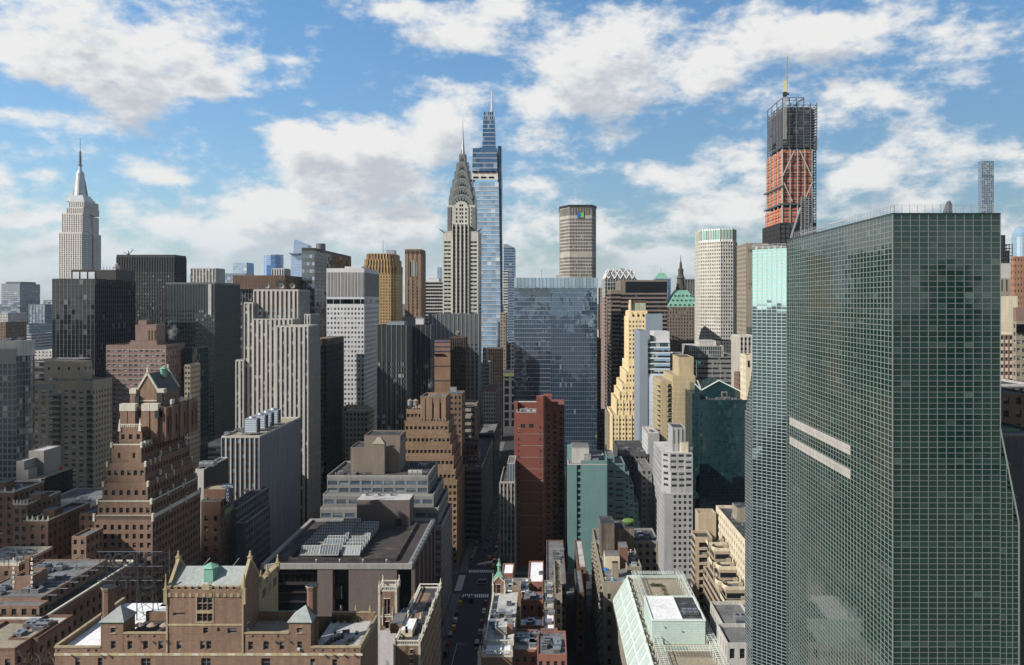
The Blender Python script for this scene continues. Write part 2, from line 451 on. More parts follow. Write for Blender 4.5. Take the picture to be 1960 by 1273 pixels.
def bulkhead(b, x0, x1, y0, y1, z, h, mat, name='roof_bulkhead', roof=None):
    m = b.new(name); m.box(x0,x1,y0,y1,z+.004,z+h,mat,top=roof or RM['grey']); m.box(x0-.12,x1+.12,y0-.12,y1+.12,z+h,z+h+.25,mat,top=roof or RM['grey'])
    return m
def ac_unit(b, x, y, z, w=2.2, d=2.0, h=1.5, mat=None, name='air_handler'):
    m = b.new(name); mt = mat or RM['metal']
    m.box(x-w/2,x+w/2,y-d/2,y+d/2,z+.25,z+h,mt); m.box(x-w/2+.1,x-w/2+.35,y-d/2,y+d/2,z+.004,z+.25,RM['black'])
    m.box(x+w/2-.35,x+w/2-.1,y-d/2,y+d/2,z+.004,z+.25,RM['black'])
    for k in (-1, 1):
        m.lathe(x+k*w*.24, y, [(min(w,d)*.21,z+h+.003),(min(w,d)*.21,z+h+.18),(min(w,d)*.16,z+h+.18)], 10, RM['black'])
    for j in range(4): m.box(x-w/2+.15,x+w/2-.15,y-d/2-.04,y-d/2-.002,z+.45+j*.25,z+.55+j*.25,RM['black'])
def clutter(b, x0, x1, y0, y1, z, n, seed=1, mat=None):
    R = random.Random(seed)
    for i in range(n):
        x, y = R.uniform(x0,x1), R.uniform(y0,y1); k = R.random()
        if k < .45: ac_unit(b, x, y, z, R.uniform(1.4,3), R.uniform(1.3,2.4), R.uniform(.9,1.8), mat)
        elif k < .75:
            m = b.new('roof_vent'); m.lathe(x, y, [(.28,z+.004),(.28,z+1.1),(.45,z+1.15),(.45,z+1.4),(.05,z+1.6)], 8, mat or RM['metal'])
        else:
            m = b.new('roof_hatch'); m.box(x-1,x+1,y-1.2,y+1.2,z+.004,z+1.0,mat or RM['grey']); m.box(x-1.1,x+1.1,y-1.3,y+1.3,z+1.0,z+1.12,RM['metal'])
def water_tank(x, y, z, r=2.0, h=4.2, label='', wood=None):
    b = B('water_tank', label, 'water tank', x, y, z)
    w = wood or MATS['tank_wood']
    lg = b.p('stand')
    for a in range(4):
        t = math.pi/4+a*math.pi/2; lg.beam((x+math.cos(t)*r*.8,y+math.sin(t)*r*.8,z+.004),(x+math.cos(t)*r*.75,y+math.sin(t)*r*.75,z+2.2),.25,RM['black'])
    lg.box(x-r,x+r,y-r,y+r,z+2.2,z+2.4,RM['black'])
    t = b.p('tank'); t.lathe(x,y,[(r,z+2.4),(r*.97,z+2.4+h)],14,w)
    for k in range(6): t.lathe(x,y,[(r*1.015,z+2.7+k*h/6),(r*1.015,z+2.78+k*h/6)],14,RM['black'])
    b.p('roof').lathe(x,y,[(r*1.1,z+2.4+h),(0,z+2.4+h+r*.75)],14,MATS['tank_roof'])
    return b

RM = dict(dark=wall('roof_dark', (.045,.045,.05), var=.3, rough=.9, blot=((.14,.14,.14), .25, .8)),
          grey=wall('roof_grey', (.22,.22,.22), var=.25, rough=.9, blot=((.07,.07,.07), .22, .9)),
          light=wall('roof_light', (.55,.54,.51), var=.2, rough=.9, blot=((.22,.21,.20), .2, .85)),
          white=wall('roof_white', (.78,.78,.78), var=.1, rough=.85, blot=((.5,.5,.5), .3, .45)),
          tan=wall('roof_tan', (.42,.36,.27), var=.2, rough=.95, blot=((.22,.19,.15), .3, .6)),
          brown=wall('roof_brown', (.060,.046,.042), var=.25, rough=.9, blot=((.10,.08,.07), .2, .6)),
          metal=plain('zinc_metal', (.45,.47,.50), .45, .6), black=plain('black_steel', (.018,.018,.02), .5))
wall('tank_wood', (.20,.14,.09)); wall('tank_roof', (.35,.28,.2))
# ------------------------------------------------------------------ palette
W = dict(
 lime=wall('limestone', (.46,.43,.38)), limec=wall('pale_limestone', (.58,.55,.48), var=.08), white=wall('white_brick', (.60,.60,.60), var=.06, streak=.08),
 cream=wall('cream_stone', (.66,.58,.42), var=.08), gold=wall('gold_brick', (.52,.34,.15), var=.1), obrick=wall('orange_brick', (.40,.21,.13)), yellow=wall('yellow_brick', (.76,.60,.34), var=.06),
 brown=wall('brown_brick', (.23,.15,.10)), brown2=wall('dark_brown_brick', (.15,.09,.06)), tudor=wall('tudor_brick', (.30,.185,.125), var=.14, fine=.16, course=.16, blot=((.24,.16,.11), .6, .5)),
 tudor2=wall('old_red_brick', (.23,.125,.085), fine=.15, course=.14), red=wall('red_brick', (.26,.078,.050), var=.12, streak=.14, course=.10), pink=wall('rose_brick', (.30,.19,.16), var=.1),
 golden=wall('golden_brown_brick', (.33,.21,.125), var=.2, course=.12), tan=wall('tan_brick', (.39,.335,.26), var=.1), tan2=wall('sand_brick', (.52,.42,.25), var=.08),
 grey=wall('grey_brick', (.30,.29,.28), var=.1), dgrey=wall('dark_grey_brick', (.13,.13,.135)), conc=wall('concrete', (.40,.39,.36), var=.12, streak=.2),
 lconc=wall('light_concrete', (.55,.53,.49), var=.1), black=plain('black_metal', (.014,.015,.018), .6), blackg=plain('dark_spandrel', (.020,.022,.027), .55), wgrey=wall('grey_white_brick', (.46,.46,.465), var=.08),
 steel=plain('steel_panel', (.19,.20,.21), .5, .4), alum=plain('aluminium', (.55,.57,.60), .4, .5), lalum=plain('pale_mullion', (.36,.40,.385), .5, .2), dalum=plain('dim_mullion', (.26,.285,.285), .5, .2),
 teal=wall('teal_glazed_brick', (.19,.335,.325), var=.08, streak=.08, rough=.5), mint=wall('mint_panel', (.66,.74,.69), var=.05, streak=.06, rough=.6), granite=wall('rust_granite', (.19,.15,.135), var=.08, streak=.1),
 rust=plain('weathering_steel', (.045,.035,.032), .6), stone=wall('white_terracotta', (.62,.58,.48), var=.14, streak=.2), slate=wall('grey_slate', (.40,.43,.42), var=.14, fine=.2, streak=.1),
 copper=wall('green_copper', (.22,.46,.36), var=.12), mint2=plain('mint_steel', (.62,.70,.65), .5), bluegrey=wall('blue_grey_panel', (.30,.36,.42), var=.05, streak=.05),
 ltblue=wall('pale_blue_panel', (.56,.63,.70), var=.04, streak=.04), esb=wall('esb_limestone', (.66,.62,.57), var=.05, streak=.05), orange=wall('orange_netting', (.64,.19,.085), var=.25, streak=.3),
 spire=plain('stainless_steel', (.52,.50,.45), .28, .8), spired=plain('stainless_shadow', (.15,.15,.15), .4, .6), bark=wall('tree_bark', (.10,.075,.055)), leaf=wall('shrub_leaves', (.06,.085,.03), var=.4),
 dead=wall('dry_leaves', (.14,.10,.045), var=.4), asphalt=wall('asphalt', (.050,.050,.053), var=.2, fine=.2), walk=wall('sidewalk_concrete', (.20,.195,.185), var=.15), paint=plain('road_paint', (.85,.85,.83), .7),
 bronze=plain('bronze_panel', (.10,.07,.05), .4, .3), rose=wall('pink_granite', (.40,.30,.26), var=.06), dkgreen=plain('dark_green_panel', (.02,.045,.045), .3), tanband=wall('brown_band', (.28,.225,.18), var=.08))
G = dict(
 mgreen=glass('mirror_green_glass', (.005,.02,.018), 2.9, .03, .004, 0, dark=.2, spec=(.62,.96,.88)),
 dark=glass('dark_window', (.014,.017,.022), 1.42, .08, .012, .10, (.26,.26,.24)), mid=glass('grey_window', (.05,.06,.07), 1.6, .08, .012, .3, (.42,.43,.42)),
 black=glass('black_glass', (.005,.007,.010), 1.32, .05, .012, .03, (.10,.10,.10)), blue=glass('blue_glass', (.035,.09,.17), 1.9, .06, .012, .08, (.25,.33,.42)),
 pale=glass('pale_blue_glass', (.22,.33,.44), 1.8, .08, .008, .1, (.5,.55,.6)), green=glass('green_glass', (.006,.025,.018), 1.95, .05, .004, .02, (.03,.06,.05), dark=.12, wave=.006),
 greenw=glass('green_window', (.012,.036,.028), 1.8, .05, .008, .10, (.045,.08,.062), dark=.2), refl=glass('mirror_blue_glass', (.018,.042,.078), 3.0, .02, .009, .015, (.16,.20,.25), wave=.06, dark=.08, spec=(.8,.92,1)),
 teal=glass('teal_glass', (.01,.035,.042), 1.7, .05, .010, .02, (.05,.08,.08)), steelg=glass('steel_blue_glass', (.06,.10,.14), 1.8, .08, .01, .2, (.30,.36,.40)),
 resid=glass('apartment_glass', (.03,.055,.062), 1.7, .08, .015, .14, (.34,.38,.36)))
# ------------------------------------------------------------------ far skyline
def simple(name, label, px0, px1, py, Y, D, st, z0=0, cat='tower', group=None, **kw):
    b = B(name, label, cat, PX((px0+px1)/2, Y), Y, group=group)
    z = pblock(b, px0, px1, py, Y, D, z0, st, **kw)
    return b, z

def empire():
    Y = 1400; b = B('stepped_skyscraper', 'pale grey stepped limestone skyscraper with silver mast and antenna at the far left', 'skyscraper', PX(153,Y), Y)
    st = S('pier', bay=4.2, fh=3.9, pw=2.0, pd=.5, gh=2.3, wall=W['esb'], span=W['esb'], glass=G['dark'], top=2)
    def tier(a, c, dd0, dd1, p0, p1, s=st):
        block(b, PX(a,Y), PX(c,Y), Y+dd0, Y+dd1, PZ(p0,Y), PZ(p1,Y), s, par=1.2, roof=RM['grey'])
    z0 = 0
    block(b, PX(113,Y), PX(156.5,Y), Y, Y+22, 0, PZ(446,Y), st, par=1.2, roof=RM['grey'])
    block(b, PX(113,Y), PX(153,Y), Y+22, Y+38, 0, PZ(440,Y), st, par=1.2, roof=RM['grey'])
    block(b, PX(113,Y), PX(156.5,Y), Y+38, Y+60, 0, PZ(446,Y), st, par=1.2, roof=RM['grey'])
    tier(116.5, 156, 3, 22, 446, 409); tier(116.5, 154, 38, 57, 446, 412); tier(118, 152, 22, 38, 440, 405)
    cr = S('pier', bay=4.0, fh=4.2, pw=1.6, pd=.9, gh=2.0, wall=W['esb'], span=W['esb'], glass=G['dark'], top=9)
    tier(124, 156, 6, 54, 409, 397, cr); tier(127, 156, 8, 52, 397, 384.5, cr)
    cx, cy = PX(143,Y), Y+30
    c = b.new('stepped_dome'); zz = [PZ(p,Y) for p in (384,379,375,371)]
    cx = PX(153.5,Y+30)
    for i, r in enumerate((17.5,15,12.5)): c.box(cx-r,cx+r,cy-r,cy+r,zz[i],zz[i+1],W['alum'])
    m = b.new('mast'); mx = cx+11; 
    mx = PX(153.5, Y+30)
    m.lathe(mx, cy, [(10.5,PZ(371,Y)),(9.5,PZ(360,Y)),(8.2,PZ(345,Y)),(7.0,PZ(330,Y)),(7.2,PZ(328,Y)),(4.5,PZ(323,Y)),(4.2,PZ(321.5,Y)),(2.6,PZ(321,Y)),(2.4,PZ(312,Y))], 16, W['alum'])
    for k in range(4):
        t = k*math.pi/2+.3
        m.frustum([(mx+math.cos(t)*12-1,cy+math.sin(t)*12-1),(mx+math.cos(t)*12+1,cy+math.sin(t)*12-1),(mx+math.cos(t)*12+1,cy+math.sin(t)*12+1),(mx+math.cos(t)*12-1,cy+math.sin(t)*12+1)],
                  [(mx+math.cos(t)*7-1,cy+math.sin(t)*7-1),(mx+math.cos(t)*7+1,cy+math.sin(t)*7-1),(mx+math.cos(t)*7+1,cy+math.sin(t)*7+1),(mx+math.cos(t)*7-1,cy+math.sin(t)*7+1)], PZ(371,Y), PZ(338,Y), W['spire'])
    a = b.new('antenna'); a.lathe(mx, cy, [(4,PZ(312,Y)),(4,PZ(310.5,Y)),(1.9,PZ(310,Y)),(2.0,PZ(300,Y)),(1.2,PZ(292,Y)),(1.4,PZ(284,Y)),(.5,PZ(282,Y)),(.35,PZ(257.5,Y))], 8, W['steel'])
    for k in range(6): a.lathe(mx, cy, [(2.8,PZ(308-k*4,Y)),(2.8,PZ(307.2-k*4,Y))], 8, W['steel'])

def chrysler():
    Y = 700; b = B('spired_skyscraper', 'art deco skyscraper with arched steel crown and needle spire', 'skyscraper', PX(882,Y), Y)
    x0, x1 = PX(847.5,Y), PX(915.5,Y); w = x1-x0; zt = PZ(444,Y)
    lw = S('punch', bay=2.9, fh=3.55, ww=2.0, wh=1.75, rec=.5, wall=W['limec'], span=W['limec'], pier=W['limec'], glass=G['dark'], top=3.5)
    ct = S('pier', bay=3.7, fh=3.55, pw=1.35, pd=.9, gh=2.0, wall=W['limec'], span=wall('grey_spandrel', (.20,.21,.21)), glass=G['dark'], top=2)
    ends = .27*w
    wing = S('band', bay=2.6, fh=3.55, gh=1.7, bd=.12, mw=.9, edge=1.2, wall=W['limec'], glass=G['dark'], top=8, mull=wall('grey_spandrel', (.2,.2,.2)))
    facade(b, wing, (x0,Y), (x0+ends,Y), 0, zt); facade(b, wing, (x1-ends,Y), (x1,Y), 0, zt)
    facade(b, ct, (x0+ends,Y-.6), (x1-ends,Y-.6), 0, zt+7)
    b.p('facade').box(x0+ends,x1-ends,Y-.55,Y+5,0,zt+7,W['limec'])
    facade(b, wing, (x1,Y), (x1,Y+w), 0, zt); facade(b, S('blank', wall=W['limec']), (x0,Y+w), (x0,Y), 0, zt); facade(b, S('blank', wall=W['limec']), (x1,Y+w), (x0,Y+w), 0, zt)
    b.p('roof').box(x0-.3,x1+.3,Y-.3,Y+w+.3,zt,zt+.6,W['limec'])
    for cx, dx in ((x0,-1),(x1,1)):
        g = b.new('eagle_gargoyle'); g.frustum([(cx-1,Y-1.2),(cx+1,Y-1.2),(cx+1,Y+1),(cx-1,Y+1)],[(cx+dx*3-.4,Y-2.6),(cx+dx*3+.4,Y-2.6),(cx+dx*3+.4,Y-1.6),(cx+dx*3-.4,Y-1.6)],zt+.6,zt+2.6,W['spire'])
    # upper shaft
    cx, cy = PX(882.3,Y), Y+w/2; hw = 12.2; z1 = PZ(392,Y)
    up = S('punch', bay=4.0, fh=3.6, ww=2.0, wh=1.9, rec=.5, wall=W['limec'], glass=G['dark'], edge=.6, top=1)
    block(b, cx-hw, cx+hw, cy-hw, cy+hw, zt+.6, z1, up, left=up, back=up, par=0)
    sh = b.p('facade'); 
    for sx in (-1, 1):
        sh.box(cx+sx*(hw-1.2)-1.6, cx+sx*(hw-1.2)+1.6, cy-hw-.6, cy-hw+1.5, zt+.6, PZ(396,Y), wall('grey_spandrel', (.2,.2,.2)))
    # crown: curved pyramid core with nested arches on the four faces
    m = b.new('crown'); ST, SD = W['spire'], G['black']
    # core profile: half width against height
    prof = [(12.2,z1),(11.6,PZ(385,Y)),(10.3,PZ(373,Y)),(8.9,PZ(361,Y)),(7.3,PZ(348,Y)),(5.9,PZ(334,Y)),(4.6,PZ(320,Y)),(3.0,PZ(306,Y)),(2.05,PZ(292,Y)),(1.5,PZ(280,Y)),(1.0,PZ(268,Y)),(.65,PZ(256,Y)),(.3,PZ(238,Y)),(.1,PZ(212,Y))]
    sq = lambda r: [(cx-r,cy-r),(cx+r,cy-r),(cx+r,cy+r),(cx-r,cy+r)]
    k = .90
    for (r0,za),(r1,zb) in zip(prof[:10], prof[1:10]): m.frustum(sq(r0*k), sq(r1*k), za, zb, W['spired'] if False else ST)
    sp = b.new('spire'); sp.lathe(cx, cy, [(r*1.05,z) for r,z in prof[8:]], 8, ST)
    arcs = [(10.6, 395, 370, .965), (9.7, 379, 354, .87), (8.0, 363, 338, .74), (6.2, 346, 322, .59), (4.4, 329, 305, .46), (2.7, 310, 289, .27)]
    def face(fx):                                   # fx(s, z, d): point on one crown face
        for (hwid, pb, pt_, off) in arcs:
            zb, zt2 = PZ(pb,Y), PZ(pt_,Y); hh = zt2-zb; d0 = 12.2*off+.15; n = 14
            pts = [fx(-hwid*math.cos(math.pi*i/n), zb+hh*math.sin(math.pi*i/n)**.85, d0) for i in range(n+1)]
            inn = [fx(-hwid*.80*math.cos(math.pi*i/n), zb+hh*.82*math.sin(math.pi*i/n)**.85, d0) for i in range(n+1)]
            bk = [fx(-hwid*math.cos(math.pi*i/n), zb+hh*math.sin(math.pi*i/n)**.85, d0-4.5*off-.8) for i in range(n+1)]
            for i in range(n):
                m.quad(inn[i], inn[i+1], pts[i+1], pts[i], ST); m.quad(pts[i], pts[i+1], bk[i+1], bk[i], ST)
            m.poly([fx(-hwid*.80*math.cos(math.pi*i/n), zb+hh*.82*math.sin(math.pi*i/n)**.85, d0-.35) for i in range(n+1)][::-1], ST)
            for i in range(1, 8):                    # triangular windows
                t = math.pi*i/8; rr = (.78, .38)
                a = fx(-hwid*rr[0]*math.cos(t), zb+hh*rr[0]*math.sin(t)**.85, d0+.05)
                q = fx(-hwid*rr[1]*math.cos(t-.2), zb+hh*rr[1]*math.sin(t-.2)**.85, d0+.05); e = fx(-hwid*rr[1]*math.cos(t+.2), zb+hh*rr[1]*math.sin(t+.2)**.85, d0+.05)
                m.poly((q, e, a), SD)
    face(lambda s, z, d: (cx+s, cy-d, z)); face(lambda s, z, d: (cx+d, cy+s, z)); face(lambda s, z, d: (cx-d, cy-s, z)); face(lambda s, z, d: (cx-s, cy+d, z))
    # tall arched bay below the crown
    a = b.new('arched_bay'); ww = 6.4; n = 12; zb = zt+.6; zs = PZ(398,Y)
    arch = [(cx-ww, zb)] + [(cx-ww*math.cos(math.pi*i/n), zs+6.6*math.sin(math.pi*i/n)) for i in range(n+1)] + [(cx+ww, zb)]
    yy = cy-hw-.9
    a.poly([(x, yy, z) for x, z in arch][::-1], W['limec'])
    for i in range(len(arch)-1): a.quad((arch[i][0],yy,arch[i][1]),(arch[i+1][0],yy,arch[i+1][1]),(arch[i+1][0],yy+2,arch[i+1][1]),(arch[i][0],yy+2,arch[i][1]), ST)
    for c in (-4.2, -1.0, 1.0, 4.2):
        for r in range(13):
            z = zb+1+r*3.6
            if z+2 < zs+(5 if abs(c) < 2 else 0): a.quad((cx+c-.75,yy-.02,z),(cx+c+.75,yy-.02,z),(cx+c+.75,yy-.02,z+2.1),(cx+c-.75,yy-.02,z+2.1), G['dark'])

def vanderbilt():
    Y = 990; b = B('tapered_glass_tower', 'tapering blue glass supertall with white floor bands and a thin spire', 'skyscraper', PX(935,Y), Y)
    X = lambda p, d=0: PX(p, Y)
    fb = W['white']; bl = G['blue']
    def taper(x0b, x1b, x0t, x1t, y0b, y0t, dd, zb, ztl, ztr, fh, mat, band, bh=1.0, part='curtain_wall'):
        m = b.p(part); n = max(1, int((max(ztl, ztr)-zb)/fh))
        def E(z):
            t = (z-zb)/(max(ztl,ztr)-zb); return x0b+(x0t-x0b)*t, x1b+(x1t-x1b)*t, y0b+(y0t-y0b)*t
        for j in range(n):
            za, zc = zb+j*fh, zb+(j+1)*fh
            a0, a1, ay = E(za); c0, c1, cy = E(zc)
            k = 7
            for i in range(k):
                f0, f1 = i/k, (i+1)/k
                m.quad((a0+(a1-a0)*f0,ay,za),(a0+(a1-a0)*f1,ay,za),(c0+(c1-c0)*f1,cy,zc),(c0+(c1-c0)*f0,cy,zc), mat)
            m.quad((a1,ay,za),(a1,ay+dd,za),(c1,cy+dd,zc),(c1,cy,zc), G['steelg']); m.quad((a0,ay+dd,za),(a0,ay,za),(c0,cy,zc),(c0,cy+dd,zc), mat)
            if band:
                m.box(a0-.1,a1+.1,ay-.35,ay+.2,za-bh/2,za+bh/2,fb); m.box(a1-.1,a1+.25,ay+.2,ay+dd,za-bh/2,za+bh/2,W['steel'])
        a0, a1, ay = E(zb+n*fh); z = zb+n*fh
        m.quad((a0,ay,z),(a1,ay,z),(a1,ay+dd,z),(a0,ay+dd,z), RM['metal'])
        return E
    taper(X(896), X(961), X(902), X(954), Y, Y+4, 45, 0, PZ(344,Y), PZ(344,Y), 5.6, G['pale'], True, .9)
    taper(X(902), X(953), X(902.5), X(952), Y+4.2, Y+5, 45, PZ(343,Y), PZ(330,Y), PZ(330,Y), 4.3, W['stone'], False)
    m = b.p('curtain_wall')
    for k in range(3): m.box(X(905+k*15),X(915+k*15),Y+3.9,Y+4.15,PZ(340,Y),PZ(337,Y),G['black'])
    for k in range(4): m.box(X(904+k*11.5),X(913+k*11.5),Y+3.6,Y+4.9,PZ(329.5,Y)+.3,PZ(326,Y),G['black'])
    taper(X(903), X(951.5), X(904), X(950), Y+5, Y+6, 40, PZ(329.8,Y), PZ(281,Y), PZ(287,Y), 6.4, bl, True, .7)
    taper(X(921), X(946.5), X(923.5), X(943), Y+14, Y+17, 22, PZ(282,Y), PZ(207,Y), PZ(207,Y), 5.5, bl, True, .55)
    taper(X(951.2), X(962), X(950.5), X(957.5), Y+22, Y+24, 26, 0, PZ(270,Y), PZ(270,Y), 5.6, bl, False)
    taper(X(914), X(924), X(914), X(921), Y+30, Y+31, 10, PZ(290,Y), PZ(266,Y), PZ(266,Y), 5.6, bl, False)
    s = b.new('spire'); xx = X(938.6); yy = Y+28
    s.lathe(xx, yy, [(2.0,PZ(208,Y)),(1.2,PZ(185,Y)),(.25,PZ(158,Y))], 6, W['white'])
    c = b.new('crown_frame')
    for i in range(6):
        x = X(923.5)+(X(943)-X(923.5))*i/5; c.beam((x,Y+16.5,PZ(222,Y)),(x,Y+16.9,PZ(206,Y)+i*.4),.5,W['alum'])

def metlife():
    Y = 900; b = B('octagonal_tower', 'wide octagonal concrete slab tower with dark top band and blue and green emblem', 'skyscraper', PX(1107,Y), Y)
    xs = [PX(p,Y) for p in (1072,1090,1133,1142.5)]; z1 = PZ(396,Y)
    pts = [(xs[0],Y+18),(xs[1],Y),(xs[2],Y),(xs[3],Y+14),(xs[3],Y+60),(xs[2],Y+80),(xs[1],Y+80),(xs[0],Y+60)]
    st = S('punch', bay=1.85, fh=3.95, ww=1.15, wh=2.5, rec=.5, wall=W['lime'], glass=G['dark'], head=.7)
    bn = S('punch', bay=6.5, fh=6.5, ww=5.6, wh=5.2, rec=1.2, wall=W['lime'], glass=G['black'], head=.6)
    tp = S('punch', bay=1.85, fh=10.5, ww=1.15, wh=8.6, rec=.8, wall=W['lime'], glass=G['black'], head=1.2)
    zb0, zb1, zc = PZ(491,Y), PZ(485,Y), PZ(417,Y)
    for i in range(8):
        A, Bq = pts[i], pts[(i+1)%8]
        if i in (7,0,1,2):
            facade(b, st, A, Bq, 0, zb0); facade(b, bn, A, Bq, zb0, zb1); facade(b, st, A, Bq, zb1, zc); facade(b, tp, A, Bq, zc, z1)
        else: facade(b, S('blank', wall=W['lime']), A, Bq, 0, z1)
    cx, cy = PX(1107,Y), Y+40
    big = [(cx+(x-cx)*1.03, cy+(y-cy)*1.02) for x, y in pts]
    b.new('roof_band').prism(big, z1, PZ(392,Y), RM['black'], RM['dark'])
    cl = b.p('roof_antenna')
    for i in range(7): cl.beam((PX(1080+i*9,Y),Y+20,PZ(392,Y)),(PX(1080+i*9,Y),Y+20,PZ(388-(i%3)*2,Y)),.3,W['steel'])
    e = b.new('emblem'); z0, z2 = PZ(416.5,Y), PZ(405.5,Y); xa, xb, xc = PX(1105,Y), PX(1111.5,Y), PX(1117.5,Y); y = Y-.9
    def slab(pts, mat):
        e.poly([(x,y,z) for x,z in pts], mat)
        for i in range(len(pts)): 
            p, q = pts[i], pts[(i+1)%len(pts)]; e.quad((q[0],y,q[1]),(p[0],y,p[1]),(p[0],y+.7,p[1]),(q[0],y+.7,q[1]), mat)
    slab([(xa,z0),(xb-.1,z0),(xb-.1,z2-2.2),(xa,z2)], plain('sign_blue', (.0,.18,.55), .4, var=.02)); slab([(xb+.1,z0),(xc,z0),(xc,z2),(xb+.1,z2-2.2)], plain('sign_green', (.22,.55,.12), .4, var=.02))

def park270():
    Y = 1000; b = B('tower_under_construction', 'unfinished steel tower wrapped in orange netting, dark steel floors on top', 'skyscraper', PX(1515,Y), Y)
    OR, ST, DK = W['orange'], plain('frame_steel', (.16,.17,.18), .6, .3), wall('black_netting', (.03,.032,.04), var=.3)
    lst = plain('pale_brace', (.50,.47,.42), .6)
    m = b.p('netted_floors')
    def X(p): return PX(p,Y)
    fins = S('pier', bay=6, fh=6, pw=1.2, pd=1.2, gh=2, wall=plain('dark_fin', (.05,.045,.045), .6), span=plain('dark_clad', (.075,.068,.066), .6), glass=G['black'])
    block(b, X(1492), X(1562), Y, Y+75, 0, PZ(427,Y), fins, par=0)
    # netted floors, slab edges showing between the nets
    tiers = [(426,397,1496,1556,75,0),(388,286,1497.5,1554,72,2)]
    nets = [OR, wall('orange_netting_dull', (.50,.145,.075), var=.35, streak=.3)]
    R = random.Random(4)
    for (pb, pt_, a, c, D, yo) in tiers:
        n = max(3, round((PZ(pt_,Y)-PZ(pb,Y))/4.3)); z0 = PZ(pb,Y); fh = (PZ(pt_,Y)-z0)/n
        for j in range(n):
            za = z0+j*fh; x0, x1, y0, y1 = X(a), X(c), Y+yo, Y+yo+D
            m.box(x0-.4,x1+.4,y0-.4,y1+.4,za,za+.5,lst if j % 2 else ST)
            nb = 6
            for i in range(nb):
                p, q = x0+(x1-x0)*i/nb, x0+(x1-x0)*(i+1)/nb; k = nets[1]
                m.quad((p+.3,y0+R.uniform(0,.5),za+.55),(q-.3,y0+R.uniform(0,.5),za+.55),(q-.3,y0,za+fh-.3-R.uniform(0,1.2)),(p+.3,y0,za+fh-.3-R.uniform(0,1.2)),k)
                p, q = y1+(y0-y1)*i/nb, y1+(y0-y1)*(i+1)/nb
                m.quad((x0,p-.6,za+.55),(x0,q+.9,za+.55),(x0,q+.9,za+fh-.3),(x0,p-.6,za+fh-.3-R.uniform(0,1)),nets[0])
            m.box(x0+1.2,x1-1.2,y0+1.2,y1-1.2,za+.5,za+fh,wall('floor_dark', (.09,.05,.035)))
    fr = b.new('steel_frame')
    def zigzag(pa, pb, za, zb): fr.beam((X(pa),Y-1.2,PZ(za,Y)),(X(pb),Y-1.2,PZ(zb,Y)),1.1,lst)
    for (a,c,za,zb) in ((1497,1520,338,288),(1530,1554,288,340),(1500,1516,350,386),(1554,1538,350,386)): zigzag(a,c,za,zb)
    for p in (1497.5,1512,1526,1540,1554): fr.beam((X(p),Y-.8,PZ(427,Y)),(X(p),Y-.8,PZ(286,Y)),.9,lst)
    for k in range(5): fr.beam((X(1497.5)-.8,Y+k*17,PZ(427,Y)),(X(1497.5)-.8,Y+k*17,PZ(286,Y)),.9,lst)
    fr.box(X(1494),X(1555),Y-1.5,Y+76,PZ(392,Y),PZ(389.5,Y),ST); fr.box(X(1494),X(1498),Y-2,Y+78,PZ(358,Y),PZ(355,Y),ST)
    # open steel: floors 286 -> 200 px
    u = b.new('open_steel_floors')
    z0, n = PZ(286,Y), 16; fh = (PZ(200,Y)-z0)/n
    for j in range(n+1):
        za = z0+j*fh
        for yy in (Y+3, Y+27, Y+50, Y+70): u.beam((X(1500),yy,za),(X(1565),yy,za),.75,ST)
        for p in (1499,1512,1526,1540,1553,1565): u.beam((X(p),Y+3,za),(X(p),Y+70,za),.6,ST)
        if j < n-1: u.box(X(1501),X(1552),Y+6,Y+66,za+.3,za+.7,DK)
    for p in (1499,1512,1526,1540,1553,1565):
        for yy in (Y+3, Y+27, Y+50, Y+70): u.beam((X(p),yy,z0),(X(p),yy,PZ(196 if p > 1550 else 186,Y)),1.0,ST)
    for p in (1499,1540): u.beam((X(p),Y+3,PZ(186,Y)),(X(p),Y+70,PZ(186,Y)),.8,ST)
    u.beam((X(1499),Y+3,PZ(186,Y)),(X(1540),Y+3,PZ(186,Y)),.8,ST); u.beam((X(1499),Y+3,PZ(191,Y)),(X(1540),Y+3,PZ(191,Y)),.6,ST)
    for p in (1500,1514,1528): u.beam((X(p),Y+3,PZ(200,Y)),(X(p+12),Y+3,PZ(187,Y)),.5,ST)
    nt = b.new('debris_netting')
    for j in range(n-2):
        za = z0+fh*(j+1.3); 
        for i in range(5):
            if R.random() < .88: nt.quad((X(1499+i*10.5),Y+2.5+R.random(),za),(X(1499+(i+1)*10.5)-.5,Y+2.5+R.random(),za),(X(1499+(i+1)*10.5)-.5,Y+2.6,za+fh*.9),(X(1499+i*10.5),Y+2.6,za+fh*.9), DK if R.random() < .75 else ST)
            if R.random() < .9: nt.quad((X(1499)-.6,Y+70-i*13.4,za),(X(1499)-.6,Y+58-i*13.4,za),(X(1499)-.6,Y+58-i*13.4,za+fh*.9),(X(1499)-.6,Y+70-i*13.4,za+fh*.9), wall('grey_netting', (.10,.105,.115), var=.3))
    # steel bay on the right, running down beside the nets
    rb = b.new('hoist_bay')
    zt, zb = PZ(205,Y), PZ(430,Y); nn = 44; f2 = (zt-zb)/nn
    for j in range(nn+1):
        za = zb+j*f2
        rb.box(X(1556),X(1568),Y+12,Y+40,za,za+.5,ST)
        if j % 2 == 0 and j < nn: rb.beam((X(1556),Y+11.5,za),(X(1568),Y+11.5,za+f2*2),.5,ST)
        if R.random() < .6 and j < nn: rb.quad((X(1557),Y+16,za+.6),(X(1566),Y+16,za+.6),(X(1566),Y+16,za+f2),(X(1557),Y+16,za+f2), DK)
    for p in (1556,1562,1568):
        for yy in (Y+12,Y+40): rb.beam((X(p),yy,zb-100),(X(p),yy,zt if p < 1565 else PZ(258,Y)),.9,ST)
    h = b.new('exterior_hoist')
